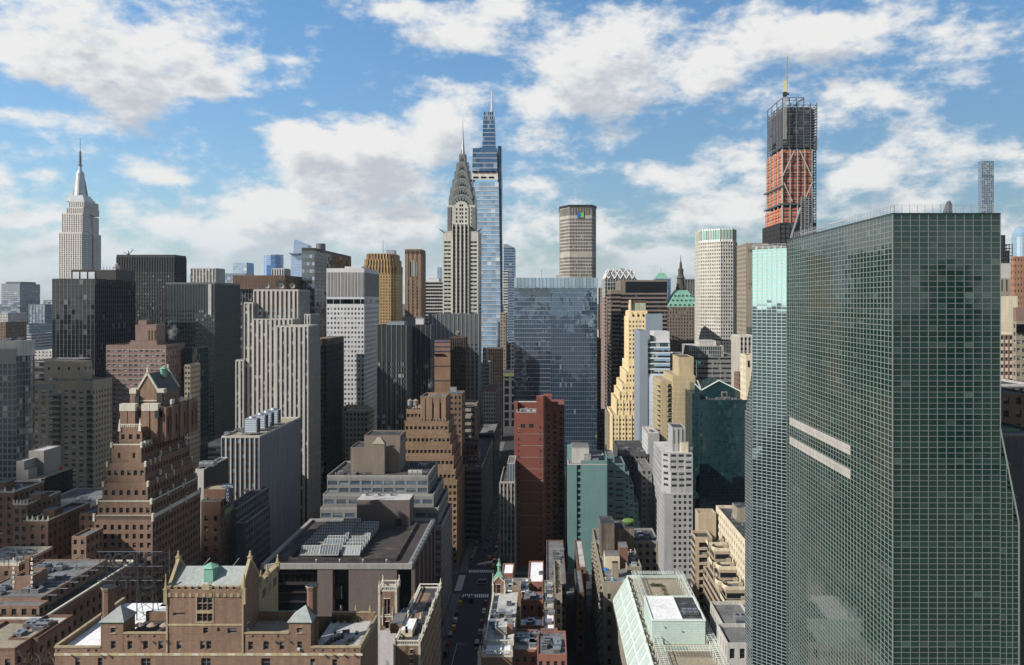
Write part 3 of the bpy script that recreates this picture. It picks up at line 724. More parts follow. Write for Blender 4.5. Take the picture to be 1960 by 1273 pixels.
    for p in (1531,1538,1545,1552): h.beam((X(p),Y-5,PZ(455,Y)),(X(p),Y-5,PZ(377,Y)),.8,plain('hoist_grey', (.35,.36,.36), .6))
    for j in range(20):
        za = PZ(455,Y)+j*2.6; h.box(X(1531),X(1552),Y-5.5,Y-.5,za,za+.5,plain('hoist_grey', (.35,.36,.36), .6))
        if j % 2: h.box(X(1538),X(1545),Y-5.2,Y-1,za+.5,za+2.5,ST)
    h.beam((X(1512),Y-3,PZ(456,Y)),(X(1530),Y-3,PZ(398,Y)),1.8,W['alum'])
    # crane
    c = B('tower_crane', 'white lattice tower crane with upright yellow jib on top of the unfinished tower', 'crane', X(1500.5), Y-4, PZ(268,Y))
    mm = c.new('mast'); wh = plain('crane_white', (.46,.46,.42), .5); yl = plain('crane_yellow', (.72,.55,.06), .5)
    xa, xb, ya, yb = X(1498.5), X(1502.8), Y-5, Y-2.2; z0, z1 = PZ(268,Y), PZ(186,Y); n = 18
    for x in (xa,xb):
        for y in (ya,yb): mm.beam((x,y,z0),(x,y,z1),.42,wh)
    for j in range(n):
        a, d = z0+(z1-z0)*j/n, z0+(z1-z0)*(j+1)/n
        mm.beam((xa,ya,a),(xb,ya,d),.35,wh); mm.beam((xb,ya,a),(xa,ya,d),.35,wh); mm.beam((xa,yb,a),(xa,ya,d),.3,wh)
    cb = c.new('cab', mm); cb.box(X(1497.5),X(1503.5),Y-6,Y-1,z1,PZ(178,Y),W['black']); cb.box(X(1501),X(1504.5),Y-7,Y-6,PZ(184,Y),PZ(180,Y),G['mid'])
    cb.box(X(1503.5),X(1508),Y-5,Y-2,PZ(183,Y),PZ(180,Y),W['black'])
    jb = c.new('jib'); p0, p1 = Vector((X(1500),Y-4,PZ(178,Y))), Vector((X(1506),Y-4,PZ(109,Y)))
    for dx, dy in ((-1.2,-1),(1.2,-1),(0,1)):
        jb.beam(p0+Vector((dx*1.3,dy,0)), p0.lerp(p1,.32)+Vector((dx,dy,0)), .55, yl); jb.beam(p0.lerp(p1,.32)+Vector((dx,dy,0)), p1+Vector((dx*.4,dy*.4,0)), .45, wh)
    for j in range(22):
        q, r = p0.lerp(p1, j/22), p0.lerp(p1, (j+1)/22); s = 1 if j % 2 else -1
        jb.beam(q+Vector((1.1*s,-1,0)), r+Vector((-1.1*s,-1,0)), .3, yl if j < 7 else wh)
    jb.beam(p1+Vector((0,0,-1)), p1+Vector((.2,0,3)), 1.2, yl)
    mm.beam((X(1505),Y-4,PZ(180,Y)), tuple(p0.lerp(p1,.85)), .18, W['black'])

empire(); chrysler(); vanderbilt(); metlife(); park270()

curt = lambda g, m, bay=3.0, fh=3.9, mw=.25, **k: S('curt', bay=bay, fh=fh, glass=G[g], mull=W[m], mw=mw, md=.12, **k)
band = lambda w, g, fh=3.8, gh=1.9, bay=3.0, **k: S('band', bay=bay, fh=fh, gh=gh, wall=W[w], glass=G[g], **k)
pier = lambda w, sp, g, bay=3.0, fh=3.7, pw=1.0, pd=.5, gh=1.8, **k: S('pier', bay=bay, fh=fh, pw=pw, pd=pd, gh=gh, wall=W[w], span=W[sp], glass=G[g], **k)
punch = lambda w, g='dark', bay=3.0, fh=3.4, ww=1.5, wh=1.7, rec=.35, **k: S('punch', bay=bay, fh=fh, ww=ww, wh=wh, rec=rec, wall=W[w], glass=G[g], **k)

def far_left():
    b, z = simple('glass_tower', 'dark blue glass tower with chamfered shoulder at the far left edge', 3, 38, 544, 1500, 60, band('steel','blue',fh=4,gh=2.4,bay=6,mw=.4))
    b.p('facade').box(PX(8,1500),PX(36,1500),1505,1550,z,z+5,W['steel'])
    simple('office_tower', 'grey blue ribbed low tower right of the far left glass tower', 55, 86, 584, 1250, 60, pier('bluegrey','bluegrey','blue',bay=5,pw=1.2,fh=4))
    simple('office_tower', 'small dark tower peeking left of the black mullioned slab', 83, 101, 575, 1500, 40, band('steel','blue',fh=4,gh=2.2,bay=5))
    simple('apartment_block', 'pale low building at the left edge before the blue glass tower', 0, 15, 600, 1100, 40, punch('lconc',bay=4,fh=4))
    simple('apartment_block', 'low brown brick building at the left edge over the grey roundish tower', -10, 11, 618, 1000, 40, punch('brown',bay=4,fh=4))
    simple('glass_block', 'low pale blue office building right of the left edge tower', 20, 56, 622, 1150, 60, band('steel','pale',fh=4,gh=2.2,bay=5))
    simple('glass_block', 'low far blue block in the gap left of the black slab', 44, 60, 640, 1050, 50, band('lconc','blue',fh=4,gh=2,bay=5))
    simple('office_block', 'white low block in the gap under the ribbed blue tower', 58, 100, 672, 900, 40, punch('lconc',bay=4,fh=4), roof=RM['light'])
    # distant glass towers between the dark slabs
    simple('crowned_tower', 'pale ribbed crown of a far tower between the black tower and the brown capped block', 365, 413, 514, 1500, 40, pier('limec','grey','mid',bay=6,fh=7,pw=2.2,pd=1.4,gh=4.5))
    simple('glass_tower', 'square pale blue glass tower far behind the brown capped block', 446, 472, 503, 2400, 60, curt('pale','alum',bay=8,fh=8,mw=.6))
    simple('glass_block', 'dull dark blue glass slab far behind the brown capped block', 429, 470, 524, 2000, 60, curt('blue','steel',bay=8,fh=8,mw=.6))
    Y = 2500; b = B('glass_tower', 'deep blue glass tower with rounded corners on the far skyline', 'tower', PX(516,Y), Y)
    pts = [(PX(516,Y)+math.cos(t)*30*1.0*(abs(math.cos(t))**-.4 if abs(math.cos(t))>.3 else 1)*.98, Y+40+math.sin(t)*30) for t in [i*math.pi/10 for i in range(20)]]
    xs = max(p[0] for p in pts)-PX(516,Y); pts = [(PX(516,Y)+(p[0]-PX(516,Y))*29.5/xs, p[1]) for p in pts]
    for j in range(42): b.p('curtain_wall').prism(pts, 150+(PZ(488,Y)-150)*(j-20)/22 if j >= 20 else j*7.5, 150+(PZ(488,Y)-150)*(j-19)/22-.5 if j >= 20 else (j+1)*7.5-.5, glass('deep_blue_glass', (.05,.16,.36), 1.9, .08, .004, 0), RM['metal'])
    b.p('roof').prism(pts, PZ(488,Y), PZ(486.5,Y), W['alum'], RM['grey'])
    b = B('observation_tower', 'far glass tower with slanted triangular top and a jutting viewing deck', 'tower', PX(573,Y), Y)
    gl = glass('sky_glass', (.16,.26,.42), 1.9, .08, .004, 0)
    n = 26; x0, x1, x2 = PX(553.5,Y), PX(591,Y), PX(578,Y)
    lo, hi = [(x0,Y),(x1,Y),(x1,Y+55),(x0,Y+55)], [(PX(557,Y),Y),(PX(590,Y),Y),(PX(590,Y),Y+55),(PX(557,Y),Y+55)]
    m = b.p('curtain_wall'); zb = PZ(487,Y); m.frustum(lo, hi, 0, zb, gl)
    for j in range(30): z = 150+j*(zb-150)/30; t = z/zb; xa = x0+(hi[0][0]-x0)*t; m.box(xa-.2,x1,Y-.3,Y+1,z,z+1.0,W['alum'])
    za, zc = PZ(458,Y), PZ(469,Y); A, Bq = PX(563,Y), PX(589,Y)
    m.poly(((A-3,Y,zb),(Bq,Y,zb),(Bq,Y,zc),(A,Y,za)), gl); m.poly(((Bq,Y,zb),(Bq,Y+40,zb),(Bq,Y+40,zc),(Bq,Y,zc)), gl); m.poly(((A,Y,za),(Bq,Y,zc),(Bq,Y+40,zc),(A,Y+40,za)), W['alum']); m.poly(((A-3,Y+40,zb),(A-3,Y,zb),(A,Y,za),(A,Y+40,za)), gl)
    for j in range(7): z = zb+2+j*(zc-zb)/7; m.box(A-2,Bq,Y-.3,Y+.5,z,z+1,W['alum'])
    b.new('viewing_deck').poly(((PX(556,Y),Y-14,zb+1),(PX(575,Y),Y-14,zb+1),(PX(575,Y),Y,zb-4),(PX(560,Y),Y,zb-4)), W['alum']); b.list[-1][1].box(PX(556,Y),PX(575,Y),Y-14,Y-.5,zb+1.2,zb+4,W['bluegrey'])
far_left()
# ------------------------------------------------------------------ midtown towers, left half
def mid_left():
    # black mullioned slab at left
    b, z = simple('black_slab_tower', 'black glass slab with thin white vertical mullions in front of the stepped skyscraper', 100, 181, 535, 560, 56,
        S('curt', bay=2.75, fh=3.6, glass=G['black'], mull=W['dalum'], mw=.20, md=.16, hw=.06, glass2=G['black'], every=7), side=S('curt', bay=2.6, fh=3.6, glass=G['black'], mull=W['steel'], mw=.16, md=.15, hw=.1), par=.6, parm=W['black'])
    Y = 575; m = bulkhead(b, PX(137,Y), PX(222,Y), Y, Y+25, z, PZ(517,Y)-z, RM['black'])
    lv = b.new('louvre_frame')
    for k in range(3): lv.box(PX(140+k*15,Y),PX(152+k*15,Y),Y-.5,Y-.05,z+1,z+6,W['alum'])
    lv.box(PX(222,Y)-.2,PX(190,Y),Y-.4,Y-.05,z+7,z+7.4,W['steel'])
    for k in range(9): lv.beam((PX(176+k*6,Y),Y+3,z+7),(PX(176+k*6,Y),Y+3,z+10),.25,W['steel'])
    dm = b.new('radome'); dm.lathe(PX(205,Y),Y+12,[(2.2,z+8.6),(2.6,z+10.5),(1.8,z+12.4),(0,z+13.2)],10,W['lconc'])
    # black tower
    b, z = simple('black_tower', 'flat topped black tower with blank ribbed top storeys beside the stepped skyscraper', 223, 334, 492, 800, 26,
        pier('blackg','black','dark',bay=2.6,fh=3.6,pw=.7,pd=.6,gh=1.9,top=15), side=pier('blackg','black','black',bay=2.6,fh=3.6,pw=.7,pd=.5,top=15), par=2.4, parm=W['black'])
    mb = MB(); x, zz = PX(241,800), z+2.4; mb.beam((x,805,zz),(x-5,805,zz+3),.5,W['black']); mb.beam((x,805,zz),(x+5,805,zz+6),.5,W['black']); mb.beam((x,805,zz),(x,805,zz+4),.7,W['black']); mb.lathe(x,805,[(1.2,zz+.1),(1.2,zz+1.2)],8,W['black'])
    single('roof_crane', 'small folded black roof crane on the flat topped black tower', 'crane', mb)
    # green grey tower
    b, z = simple('green_glass_tower', 'dark green grey tower with a ribbed blank top and a bright vertical corner strip', 317, 411, 544, 640, 52,
        S('pier', bay=2.3, fh=3.5, pw=.5, pd=.3, gh=1.8, wall=plain('dark_steel', (.10,.115,.115), .5), span=plain('green_spandrel', (.05,.075,.07), .35), glass=G['greenw'], top=21),
        side=S('pier', bay=2.3, fh=3.5, pw=.8, pd=.3, gh=1.7, wall=MATS['dark_steel'], span=W['blackg'], glass=G['greenw'], top=19), par=1.5, parm=W['steel'])
    b.new('corner_strip').box(PX(399,640),PX(405,640),639.3,639.9,z-25,z,W['lconc']); clutter(b, PX(330,640), PX(400,640), 650, 680, z, 7, 3)
    Y = 652
    # brown capped dark tower
    b, z = simple('brown_capped_tower', 'dark tower with a windowless brown brick cap behind the white striped tower', 447, 545, 549, 760, 60,
        pier('steel','blackg','dark',bay=3,fh=3.8,pw=.5), par=0)
    block(b, PX(446,757), PX(546,757), 757, 822, z+.01, PZ(528,757), S('pier',bay=1.6,fh=30,pw=.5,pd=.2,gh=.1,wall=W['brown'],span=W['brown2'],glass=G['dark'],head=13), par=.5, parm=W['brown2'])
    b.new('vent_opening').box(PX(528,757),PX(544,757),756.4,757.1,PZ(546,757),PZ(537,757),RM['black'])
    simple('crowned_tower', 'small white columned penthouse block peeking over the brown brick cap', 520, 544, 515, 900, 20, pier('white','grey','dark',bay=3,fh=10,pw=1.3,pd=.8,gh=7))
    # dark tower with pale left face
    b, z = simple('dark_glass_tower', 'tall dark tower with a pale greenish front, long near black side and roof tank', 577.5, 602, 480, 800, 150,
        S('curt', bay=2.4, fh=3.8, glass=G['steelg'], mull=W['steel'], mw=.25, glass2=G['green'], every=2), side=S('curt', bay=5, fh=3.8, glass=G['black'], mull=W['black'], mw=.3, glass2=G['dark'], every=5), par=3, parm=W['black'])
    b.new('roof_tank').lathe(PX(614,830),830,[(5,z),(5,z+9),(4.4,z+9.6)],14,W['steel'])
    # white brick tower
    b, z = simple('white_tower', 'white brick office tower with dark louvre band under a ribbed blank crown', 625, 697, 515, 594, 54,
        punch('white','mid',bay=2.6,fh=3.62,ww=1.35,wh=1.75,rec=.25,top=29), par=.6, parm=W['white'], roof=RM['light'])
    zc = z-29
    f = b.new('louvre_band'); xx0, xx1 = PX(625,594), PX(697,594)
    for i in range(11):
        x = xx0+1.6+i*2.6-.3; f.box(x-.75,x+1.0,593.75,594.02,z-21,z-2.5,W['grey'])
        if i%2 == 0 or i == 5: f.box(x-1.0,x+3.6 if i < 10 else x+1.2,593.8,594.03,z-26.5,z-23,G['black'])
    for i in range(17):
        y = 594+1.4+i*3.1; f.box(xx1-.02,xx1+.25,y,y+1.7,z-21,z-2.5,W['grey']); f.box(xx1-.03,xx1+.2,y,y+2.6,z-26.5,z-23,G['black'])
    b.new('roof_bulkhead').box(PX(660,600),PX(692,600),600,625,z,z+2.2,W['white'],top=RM['light'])
    b, z = simple('cream_podium', 'cream square windowed lower wing at the foot of the white brick tower', 625, 705, 780, 580, 10, punch('cream','dark',bay=3.1,fh=3.7,ww=1.5,wh=1.8), roof=RM['tan'])
    b2, z = simple('cream_podium', 'stepped cream block right below the white brick tower with big square windows', 661, 704, 789, 555, 20, punch('cream','dark',bay=2.9,fh=3.7,ww=1.6,wh=2.0,indiv=True), roof=RM['tan'])
    # slim dark block between striped tower and white tower
    b, z = simple('dark_slab', 'slim dark slab with a brown top band squeezed behind the white striped tower', 600, 626, 650, 540, 44, pier('dgrey','blackg','black',bay=2.6,pw=.4,top=4), side=pier('dgrey','blackg','black',bay=2.4,fh=3.5,pw=.5,pd=.3,top=4), par=0)
    b.p('parapet').box(PX(600,540)-.1,PX(626,540)+.15,539.8,584,z-4,z+.6,W['brown'])
    # gold tower with chamfered crown
    Y = 1000; b = B('gold_tower', 'golden brick tower with ribbed arched crown and chamfered corners', 'skyscraper', PX(725,Y), Y)
    x = [PX(p,Y) for p in (693,700,748,757)]
    st = punch('gold','dark',bay=3.6,fh=3.9,ww=1.6,wh=2.0,rec=.6); cr = pier('gold','brown','dark',bay=3.8,fh=12,pw=1.8,pd=1.2,gh=7,head=3)
    def oct_(ins, z0, z1, s):
        p = [(x[0]+ins,Y+6+ins),(x[1]+ins*.6,Y+ins),(x[2]-ins*.6,Y+ins),(x[3]-ins,Y+6+ins),(x[3]-ins,Y+50-ins),(x[2]-ins,Y+54-ins),(x[1]+ins,Y+54-ins),(x[0]+ins,Y+50-ins)]
        for i in range(8):
            if i < 4: facade(b, s, p[i], p[(i+1)%8], z0, z1)
            else: facade(b, S('blank', wall=W['gold']), p[i], p[(i+1)%8], z0, z1)
        b.p('roof').poly([(a,c,z1) for a,c in p], RM['tan'])
    oct_(0, 0, PZ(522,Y), st); oct_(.8, PZ(522,Y), PZ(508,Y), cr); oct_(2.2, PZ(508,Y), PZ(496,Y), cr); oct_(4.2, PZ(496,Y), PZ(485,Y), cr)
    bulkhead(b, PX(735,Y), PX(750,Y), Y+15, Y+30, PZ(485,Y), 5, RM['metal'])
    b.new('mast').beam((PX(727,Y),Y+20,PZ(485,Y)),(PX(727,Y),Y+20,PZ(458,Y)),.5,W['steel'])
    # brown gothic slim tower
    Y = 900; b, z = simple('slim_brown_tower', 'slim tan brick tower with tall arched windows under its flat top', 775, 806.5, 480, Y, 30,
        pier('golden','brown','dark',bay=4.6,fh=3.8,pw=3.2,pd=.5,gh=1.6,top=34,edge=2.2), side=pier('golden','brown','dark',bay=4.6,fh=3.8,pw=3.2,pd=.5,gh=1.6,top=34), par=2, parm=W['golden'])
    a = b.new('arched_window'); cx = PX(791,Y)
    for k in (-1,0,1):
        n = 8; w_, xx = 1.1, cx+k*3.2; zb_, zs = z-30, z-13-(2 if k else 0)
        a.poly([(xx-w_,Y-.6,zb_),(xx+w_,Y-.6,zb_)]+[(xx+w_*math.cos(math.pi*i/n),Y-.6,zs+2.4*math.sin(math.pi*i/n)) for i in range(n+1)], G['dark'])
        a.box(xx-w_-.5,xx-w_,Y-1.0,Y-.5,zb_,zs+1.5,W['lime']); a.box(xx+w_,xx+w_+.5,Y-1.0,Y-.5,zb_,zs+1.5,W['lime'])
    for i in range(8): b.p('parapet').box(PX(775.5,Y)+i*2.45,PX(775.5,Y)+i*2.45+1.3,Y-.5,Y-.1,z-4,z+1,W['golden'])
    clutter(b, PX(780,Y), PX(802,Y), Y+6, Y+20, z, 4, 9)
    b.new('base_block').box(PX(770,880),PX(808,880),880,898,0,PZ(607,880),W['grey'],top=RM['grey'])
    b, z = simple('banded_office', 'dark grey office block with white floor bands left of the spired skyscraper', 815, 850, 540, 980, 40, band('lconc','black',fh=4.2,gh=2.5,bay=3,bd=.3), par=.5, roof=RM['light'])
    bulkhead(b, PX(819,980), PX(838,980), 990, 1010, z, 5, W['white'])
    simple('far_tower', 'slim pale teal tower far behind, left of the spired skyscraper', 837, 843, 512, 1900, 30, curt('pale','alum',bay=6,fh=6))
    # striped tower with brown spandrels
    b = B('striped_tower', 'white vertical striped tower with brown spandrels and stepped shoulders', 'skyscraper', PX(530,480), 480)
    Ws = wall('striped_white_brick', (.54,.52,.48), var=.08, streak=.14); sp = wall('striped_spandrel', (.15,.105,.08), var=.2)
    st = S('pier', bay=2.75, fh=3.75, pw=1.35, pd=.45, gh=1.9, wall=Ws, span=sp, glass=G['mid'], head=.9)
    blk = S('pier', bay=2.75, fh=3.75, pw=1.35, pd=.45, gh=1.9, wall=Ws, span=sp, glass=G['mid'], top=11)
    sd = S('pier', bay=2.1, fh=3.75, pw=.8, pd=.14, gh=1.9, wall=Ws, span=W['dgrey'], glass=G['dark'], top=2)
    pblock(b, 485, 571, 557, 497, 24, 0, blk, side=sd, roof=RM['grey'], par=1)
    pblock(b, 467, 484.6, 581, 492, 24, 0, st, side=sd, par=.8); pblock(b, 451, 466.7, 691, 490, 22, 0, st, side=sd, par=.8)
    pblock(b, 484.6, 560, 612, 484, 13, 0, st, side=sd, par=.6)
    pblock(b, 529, 590.5, 626, 462, 20, 0, st, side=sd, roof=RM['tan'], par=.9); pblock(b, 582.5, 594, 603, 483, 20, 0, sd, side=sd, par=.6)
    zt = PZ(557,497)
    for k, p in enumerate((510, 538, 559)):
        d = B('satellite_dish', ('left', 'middle', 'right')[k]+' one of three pale satellite dishes on top of the white striped tower', 'satellite dish', PX(p,500), 500, zt+.01, group='satellite dishes on the striped tower')
        dm = d.new('dish'); dx, dz = PX(p,500), zt+2.2; n = 12
        rim = [(dx+math.cos(2*math.pi*i/n)*1.9, 500+math.sin(2*math.pi*i/n)*-.9, dz+1.3+math.sin(2*math.pi*i/n)*1.7) for i in range(n)]
        c0 = (dx-.3, 501.0, dz+1.0)
        for i in range(n): dm.poly((rim[i], rim[(i+1)%n], c0), W['lconc']); dm.poly((rim[(i+1)%n], rim[i], (c0[0],c0[1]+.2,c0[2])), W['lconc'])
        d.new('mount').beam((dx-.3,501.1,zt+.02),(dx-.3,501.1,dz+1),.4,W['steel'])
    # black tower with white grid, two slabs
    st = S('curt', bay=3.4, fh=3.75, glass=G['black'], mull=W['lalum'], mw=.22, md=.2, hw=0, top=23, topmat=W['blackg'])
    b = B('black_grid_tower', 'black twin slab tower with pale vertical lines and window grids before the gold tower', 'tower', PX(750,502), 502)
    gr = S('band', bay=1.7, fh=3.75, gh=2.4, bd=.04, mw=.22, wall=W['blackg'], glass=G['dark'], mull=W['lalum'], top=23)
    def slab(x0, x1, y0, y1, z1):
        block(b, x0, x1, y0, y1, 0, z1, gr, side=gr, par=.7, parm=W['black'])
        fn = b.p('mullions'); n = max(2, round((x1-x0)/3.4))
        for i in range(n+1): x = x0+(x1-x0)*i/n; fn.box(x-.12,x+.12,y0-.32,y0-.05,0,z1+.7,W['lalum'])
        n = round((y1-y0)/3.4)
        for i in range(n+1): y = y0+(y1-y0)*i/n; fn.box(x1+.05,x1+.3,y-.1,y+.1,0,z1+.7,W['lalum'])
    slab(PX(722,502), PX(777.5,502), 502, 520, PZ(624,502)); slab(PX(777.5,540), PX(824.5,540), 540, 556, PZ(623,540))
    b.p('facade').box(PX(777,521),PX(784,521),520.1,539.9,0,PZ(624,540),W['black'])
    bulkhead(b, PX(742,510), PX(775,510), 508, 518, PZ(624,502), 2.4, W['bluegrey']); bulkhead(b, PX(800,560), PX(815,560), 550, 555, PZ(622,540), 4, W['white'])
    # ribbed steel tower
    b, z = simple('ribbed_steel_tower', 'grey ribbed steel slab with small square windows below the spired skyscraper', 820, 916, 603, 650, 22,
        S('punch', bay=3.4, fh=3.7, ww=1.3, wh=1.3, rec=.15, wall=W['steel'], glass=G['black'], top=23, head=1.2), par=.8, parm=W['steel'])
    fn = b.p('ribs')
    for i in range(13): xx = PX(820,650)+i*3.5; fn.box(xx-.16,xx+.16,649.5,649.95,0,z+.8,W['alum'])
    clutter(b, PX(840,660), PX(900,660), 655, 668, z, 6, 5, W['lconc'])
    # netted brown building, dark brick one with tank
    b, z = simple('netted_building', 'building wrapped in orange brown netting with blue lines below the ribbed steel slab', 829, 862, 652, 575, 14, S('blank', wall=wall('brown_netting', (.33,.20,.12), var=.15)), side=S('blank', wall=W['brown2']), par=0)
    for k, p in enumerate((654,663,672,700,728)): b.p('netting_rope').box(PX(829,575),PX(862,575),574.6,574.95,PZ(p,575)-.2,PZ(p,575)+.2,plain('rope_blue', (.10,.08,.42), .6) if k < 3 else W['steel'])
    b.new('deck').box(PX(829,575)-.2,PX(850,575),573.5,575,PZ(677,575)-.3,PZ(677,575),W['black'])
    b, z = simple('dark_brick_tower', 'narrow dark brick building carrying a conical water tank', 862, 891, 647, 570, 12, pier('brown2','blackg','black',bay=1.6,fh=3.3,pw=.4,pd=.3,gh=1.7,top=3), par=.7)
    water_tank(PX(876,574), 576, z+.01, 1.7, 1.6, 'round wooden water tank on the narrow dark brick building', W['tan'])
mid_left()

def brown_setback():
    """golden brown art deco block stepping down towards the street"""
    Y0 = 432; b = B('setback_tower', 'golden brown stepped brick tower with white crest ornaments beside the avenue canyon', 'tower', PX(830,Y0), Y0)
    st = punch('golden','dark',bay=2.4,fh=3.5,ww=1.55,wh=1.9,rec=.45,top=1.3,indiv=True)
    st0 = punch('golden','dark',bay=2.55,fh=3.5,ww=1.45,wh=1.75,rec=.4,top=1.6)
    steps = [(778,865,810,0),(776,871,829,1),(775,878,856,2),(774,886,885,4),(773,893,915,6)]
    XR = -48.6
    def crest(x0, x1, y, z, n=None):
        orn = b.new('ornament')
        n = n or max(2, int((x1-x0)/2.55))
        for i in range(n+1):
            x = x0+(x1-x0)*i/n; orn.frustum([(x-.22,y-.2),(x+.22,y-.2),(x+.22,y+.2),(x-.22,y+.2)],[(x-.1,y-.1),(x+.1,y-.1),(x+.1,y+.1),(x-.1,y+.1)],z-.5,z+.7,W['tan'])
    # main body: right edge steps
    prev = None
    tiers = [(774,858,813,440),(774,864,836,439),(774,870,858,438),(774,874,879,437),(773.5,879,905,436),(773,882,925,435)]
    for i, (a, c, p, Y) in enumerate(tiers):
        x0 = PX(a,445)-i*.12; x1 = PX(858,445)+i*1.15; z1 = PZ(p,Y)
        zlow = PZ(tiers[i+1][2], tiers[i+1][3]) if i < len(tiers)-1 else 0
        y0 = 446-i*1.6
        block(b, x0, x1, y0, 474+i*1.3, zlow, z1, st, side=st0 if i < 5 else st0, par=1.0, parm=W['golden'], roof=RM['tan'])
        crest(x0, x1, y0, z1+.9); 
        for q in range(5): crest(x1-.1, x1, y0+3+q*6, z1+.9, 1)
    zA = PZ(813,440)
    block(b, PX(776,446), PX(806,446), 449, 470, zA, PZ(786,449), st, side=st0, par=.8, parm=W['golden'], roof=RM['tan'])
    up = S('pier', bay=4.6, fh=14, pw=3.2, pd=.4, gh=9.5, wall=W['golden'], span=W['golden'], glass=G['dark'], head=2.4, edge=1.0)
    block(b, PX(804.5,447), PX(853,447), 447.5, 468, zA, PZ(763,447.5), up, side=up, par=1.2, parm=W['golden'], roof=RM['grey'])
    crest(PX(804.5,447), PX(853,447), 447.5, PZ(763,447.5)+1, 9); crest(PX(806,446), PX(853,446), 446.8, zA+2, 8)
    zt = PZ(786,449)
    for k, p in enumerate((785,796)):
        t = water_tank(PX(p,455), 455, zt+.01, 1.6, 2.6, ('left','right')[k]+' grey water tank of the pair on the golden brown stepped tower shoulder', RM['metal'])
    clutter(b, PX(812,450), PX(848,450), 453, 465, PZ(763,447.5), 4, 11)
    # brown neighbours behind on the canyon
    b, z = simple('old_brick_loft', 'dim brown brick loft with rooftop cooling tower behind the golden brown stepped tower', 853, 884, 757, 492, 20, punch('brown',bay=2.6,fh=3.6,ww=1.2,wh=1.7,indiv=True), roof=RM['grey'])
    ac_unit(b, PX(868,500), 500, z, 4, 3, 4.5); clutter(b, PX(856,500), PX(880,500), 496, 508, z, 3, 13)
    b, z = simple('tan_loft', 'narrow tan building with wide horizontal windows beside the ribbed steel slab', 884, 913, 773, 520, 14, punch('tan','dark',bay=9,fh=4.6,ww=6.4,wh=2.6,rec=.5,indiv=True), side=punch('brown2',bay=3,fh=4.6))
    b, z = simple('dark_loft', 'low dark brick building facing the canyon below the narrow tan one', 884, 914, 853, 500, 16, punch('brown2',bay=2.8,fh=3.6))
    b, z = simple('grey_grid_office', 'pale grey office block with red roof and square window grid down the canyon', 925, 949, 752, 690, 60, punch('lconc','dark',bay=2.4,fh=3.6,ww=1.3,wh=1.7,indiv=True), roof=wall('red_roof', (.28,.06,.05)))
    b, z = simple('stepped_limestone', 'stepped grey limestone office tower down the canyon left side', 924, 936, 697, 740, 30, punch('lconc','dark',bay=2.2,fh=3.5,ww=1.1,wh=1.7))
    block(b, PX(924,745), PX(931,745), 745, 765, z, PZ(668,745), punch('lconc','dark',bay=2.2,fh=3.5,ww=1.1,wh=1.7))
    b, z = simple('dark_tower', 'dark brown ribbed tower with a cream roof deck at the far end of the canyon', 926, 960, 668, 830, 20, pier('brown2','blackg','black',bay=2.4,pw=.6), roof=RM['tan'])
    b, z = simple('dark_office', 'black low office block on the left side of the canyon street', 914, 946, 832, 600, 60, band('blackg','black',fh=3.8,bay=4), roof=RM['grey'])
    clutter(b, PX(918,605), PX(940,605), 605, 640, z, 6, 15)
    b, z = simple('parking_structure', 'dark low slab with white roof plant and parapet lines along the canyon street', 884, 921, 902, 482, 110, band('dgrey','black',fh=3.6,bay=5), right=band('dgrey','black',fh=3.6,bay=5), roof=RM['dark'])
    bulkhead(b, PX(896,500), PX(914,500), 500, 520, z, 6, W['lconc'], roof=RM['light']); ac_unit(b, PX(890,490), 492, z, 3, 3, 2)
    for k in range(5): b.p('parapet').box(PX(921,482)-.4,PX(921,482)+.3,486+k*20,500+k*20,z+1,z+1.4,W['conc'])
brown_setback()

def canyon_end():
    b, z = simple('banded_glass_tower', 'far blue glass tower with a slanted top right of the tapering supertall', 964, 985, 474, 1250, 40, band('bluegrey','blue',fh=4.2,gh=2.6,bay=4), par=0)
    b.new('slanted_top').frustum([(PX(964,1250),1250),(PX(985,1250),1250),(PX(985,1250),1290),(PX(964,1250),1290)],[(PX(964,1250),1250),(PX(970,1250),1250),(PX(970,1250),1290),(PX(964,1250),1290)],z,PZ(467,1250),W['bluegrey'])
    simple('slim_white_tower', 'slim white balcony tower in front of the slanted far glass tower', 963, 972, 518, 1120, 20, band('white','dark',fh=4,gh=2,bay=4))
    simple('grey_office', 'grey brown office block under the tapering supertall beside the canyon', 957, 968, 600, 900, 30, punch('tan',bay=3,fh=3.8)); 
    b, z = simple('station_viaduct', 'green railed viaduct closing the far end of the canyon street', 950, 990, 712, 880, 16, punch('dgrey','black',bay=7,fh=9,ww=5,wh=7), roof=RM['dark']); b.new('green_rail').box(PX(950,880),PX(990,880),879.6,879.9,z-5,z-1,wall('viaduct_green', (.22,.27,.12)))
    simple('dark_hall', 'dark stone hall behind the viaduct at the far end of the canyon street', 962, 990, 660, 960, 30, punch('dgrey','black',bay=4,fh=5,ww=2,wh=3))
    simple('canyon_block', 'dark slab in the narrow gap right of the wide mirrored glass tower', 1140, 1150, 650, 760, 30, punch('brown2',bay=3,fh=3.6)); simple('canyon_block', 'low dim building at the foot of the gap right of the mirrored glass tower', 1136, 1164, 790, 730, 20, punch('dgrey',bay=3,fh=3.6))
    simple('distant_crane_mast', 'thin tan crane jib standing far behind the mirrored glass tower', 1036, 1037, 515, 1500, 1, S('blank', wall=W['tan2']), par=0, cat='crane')
canyon_end()

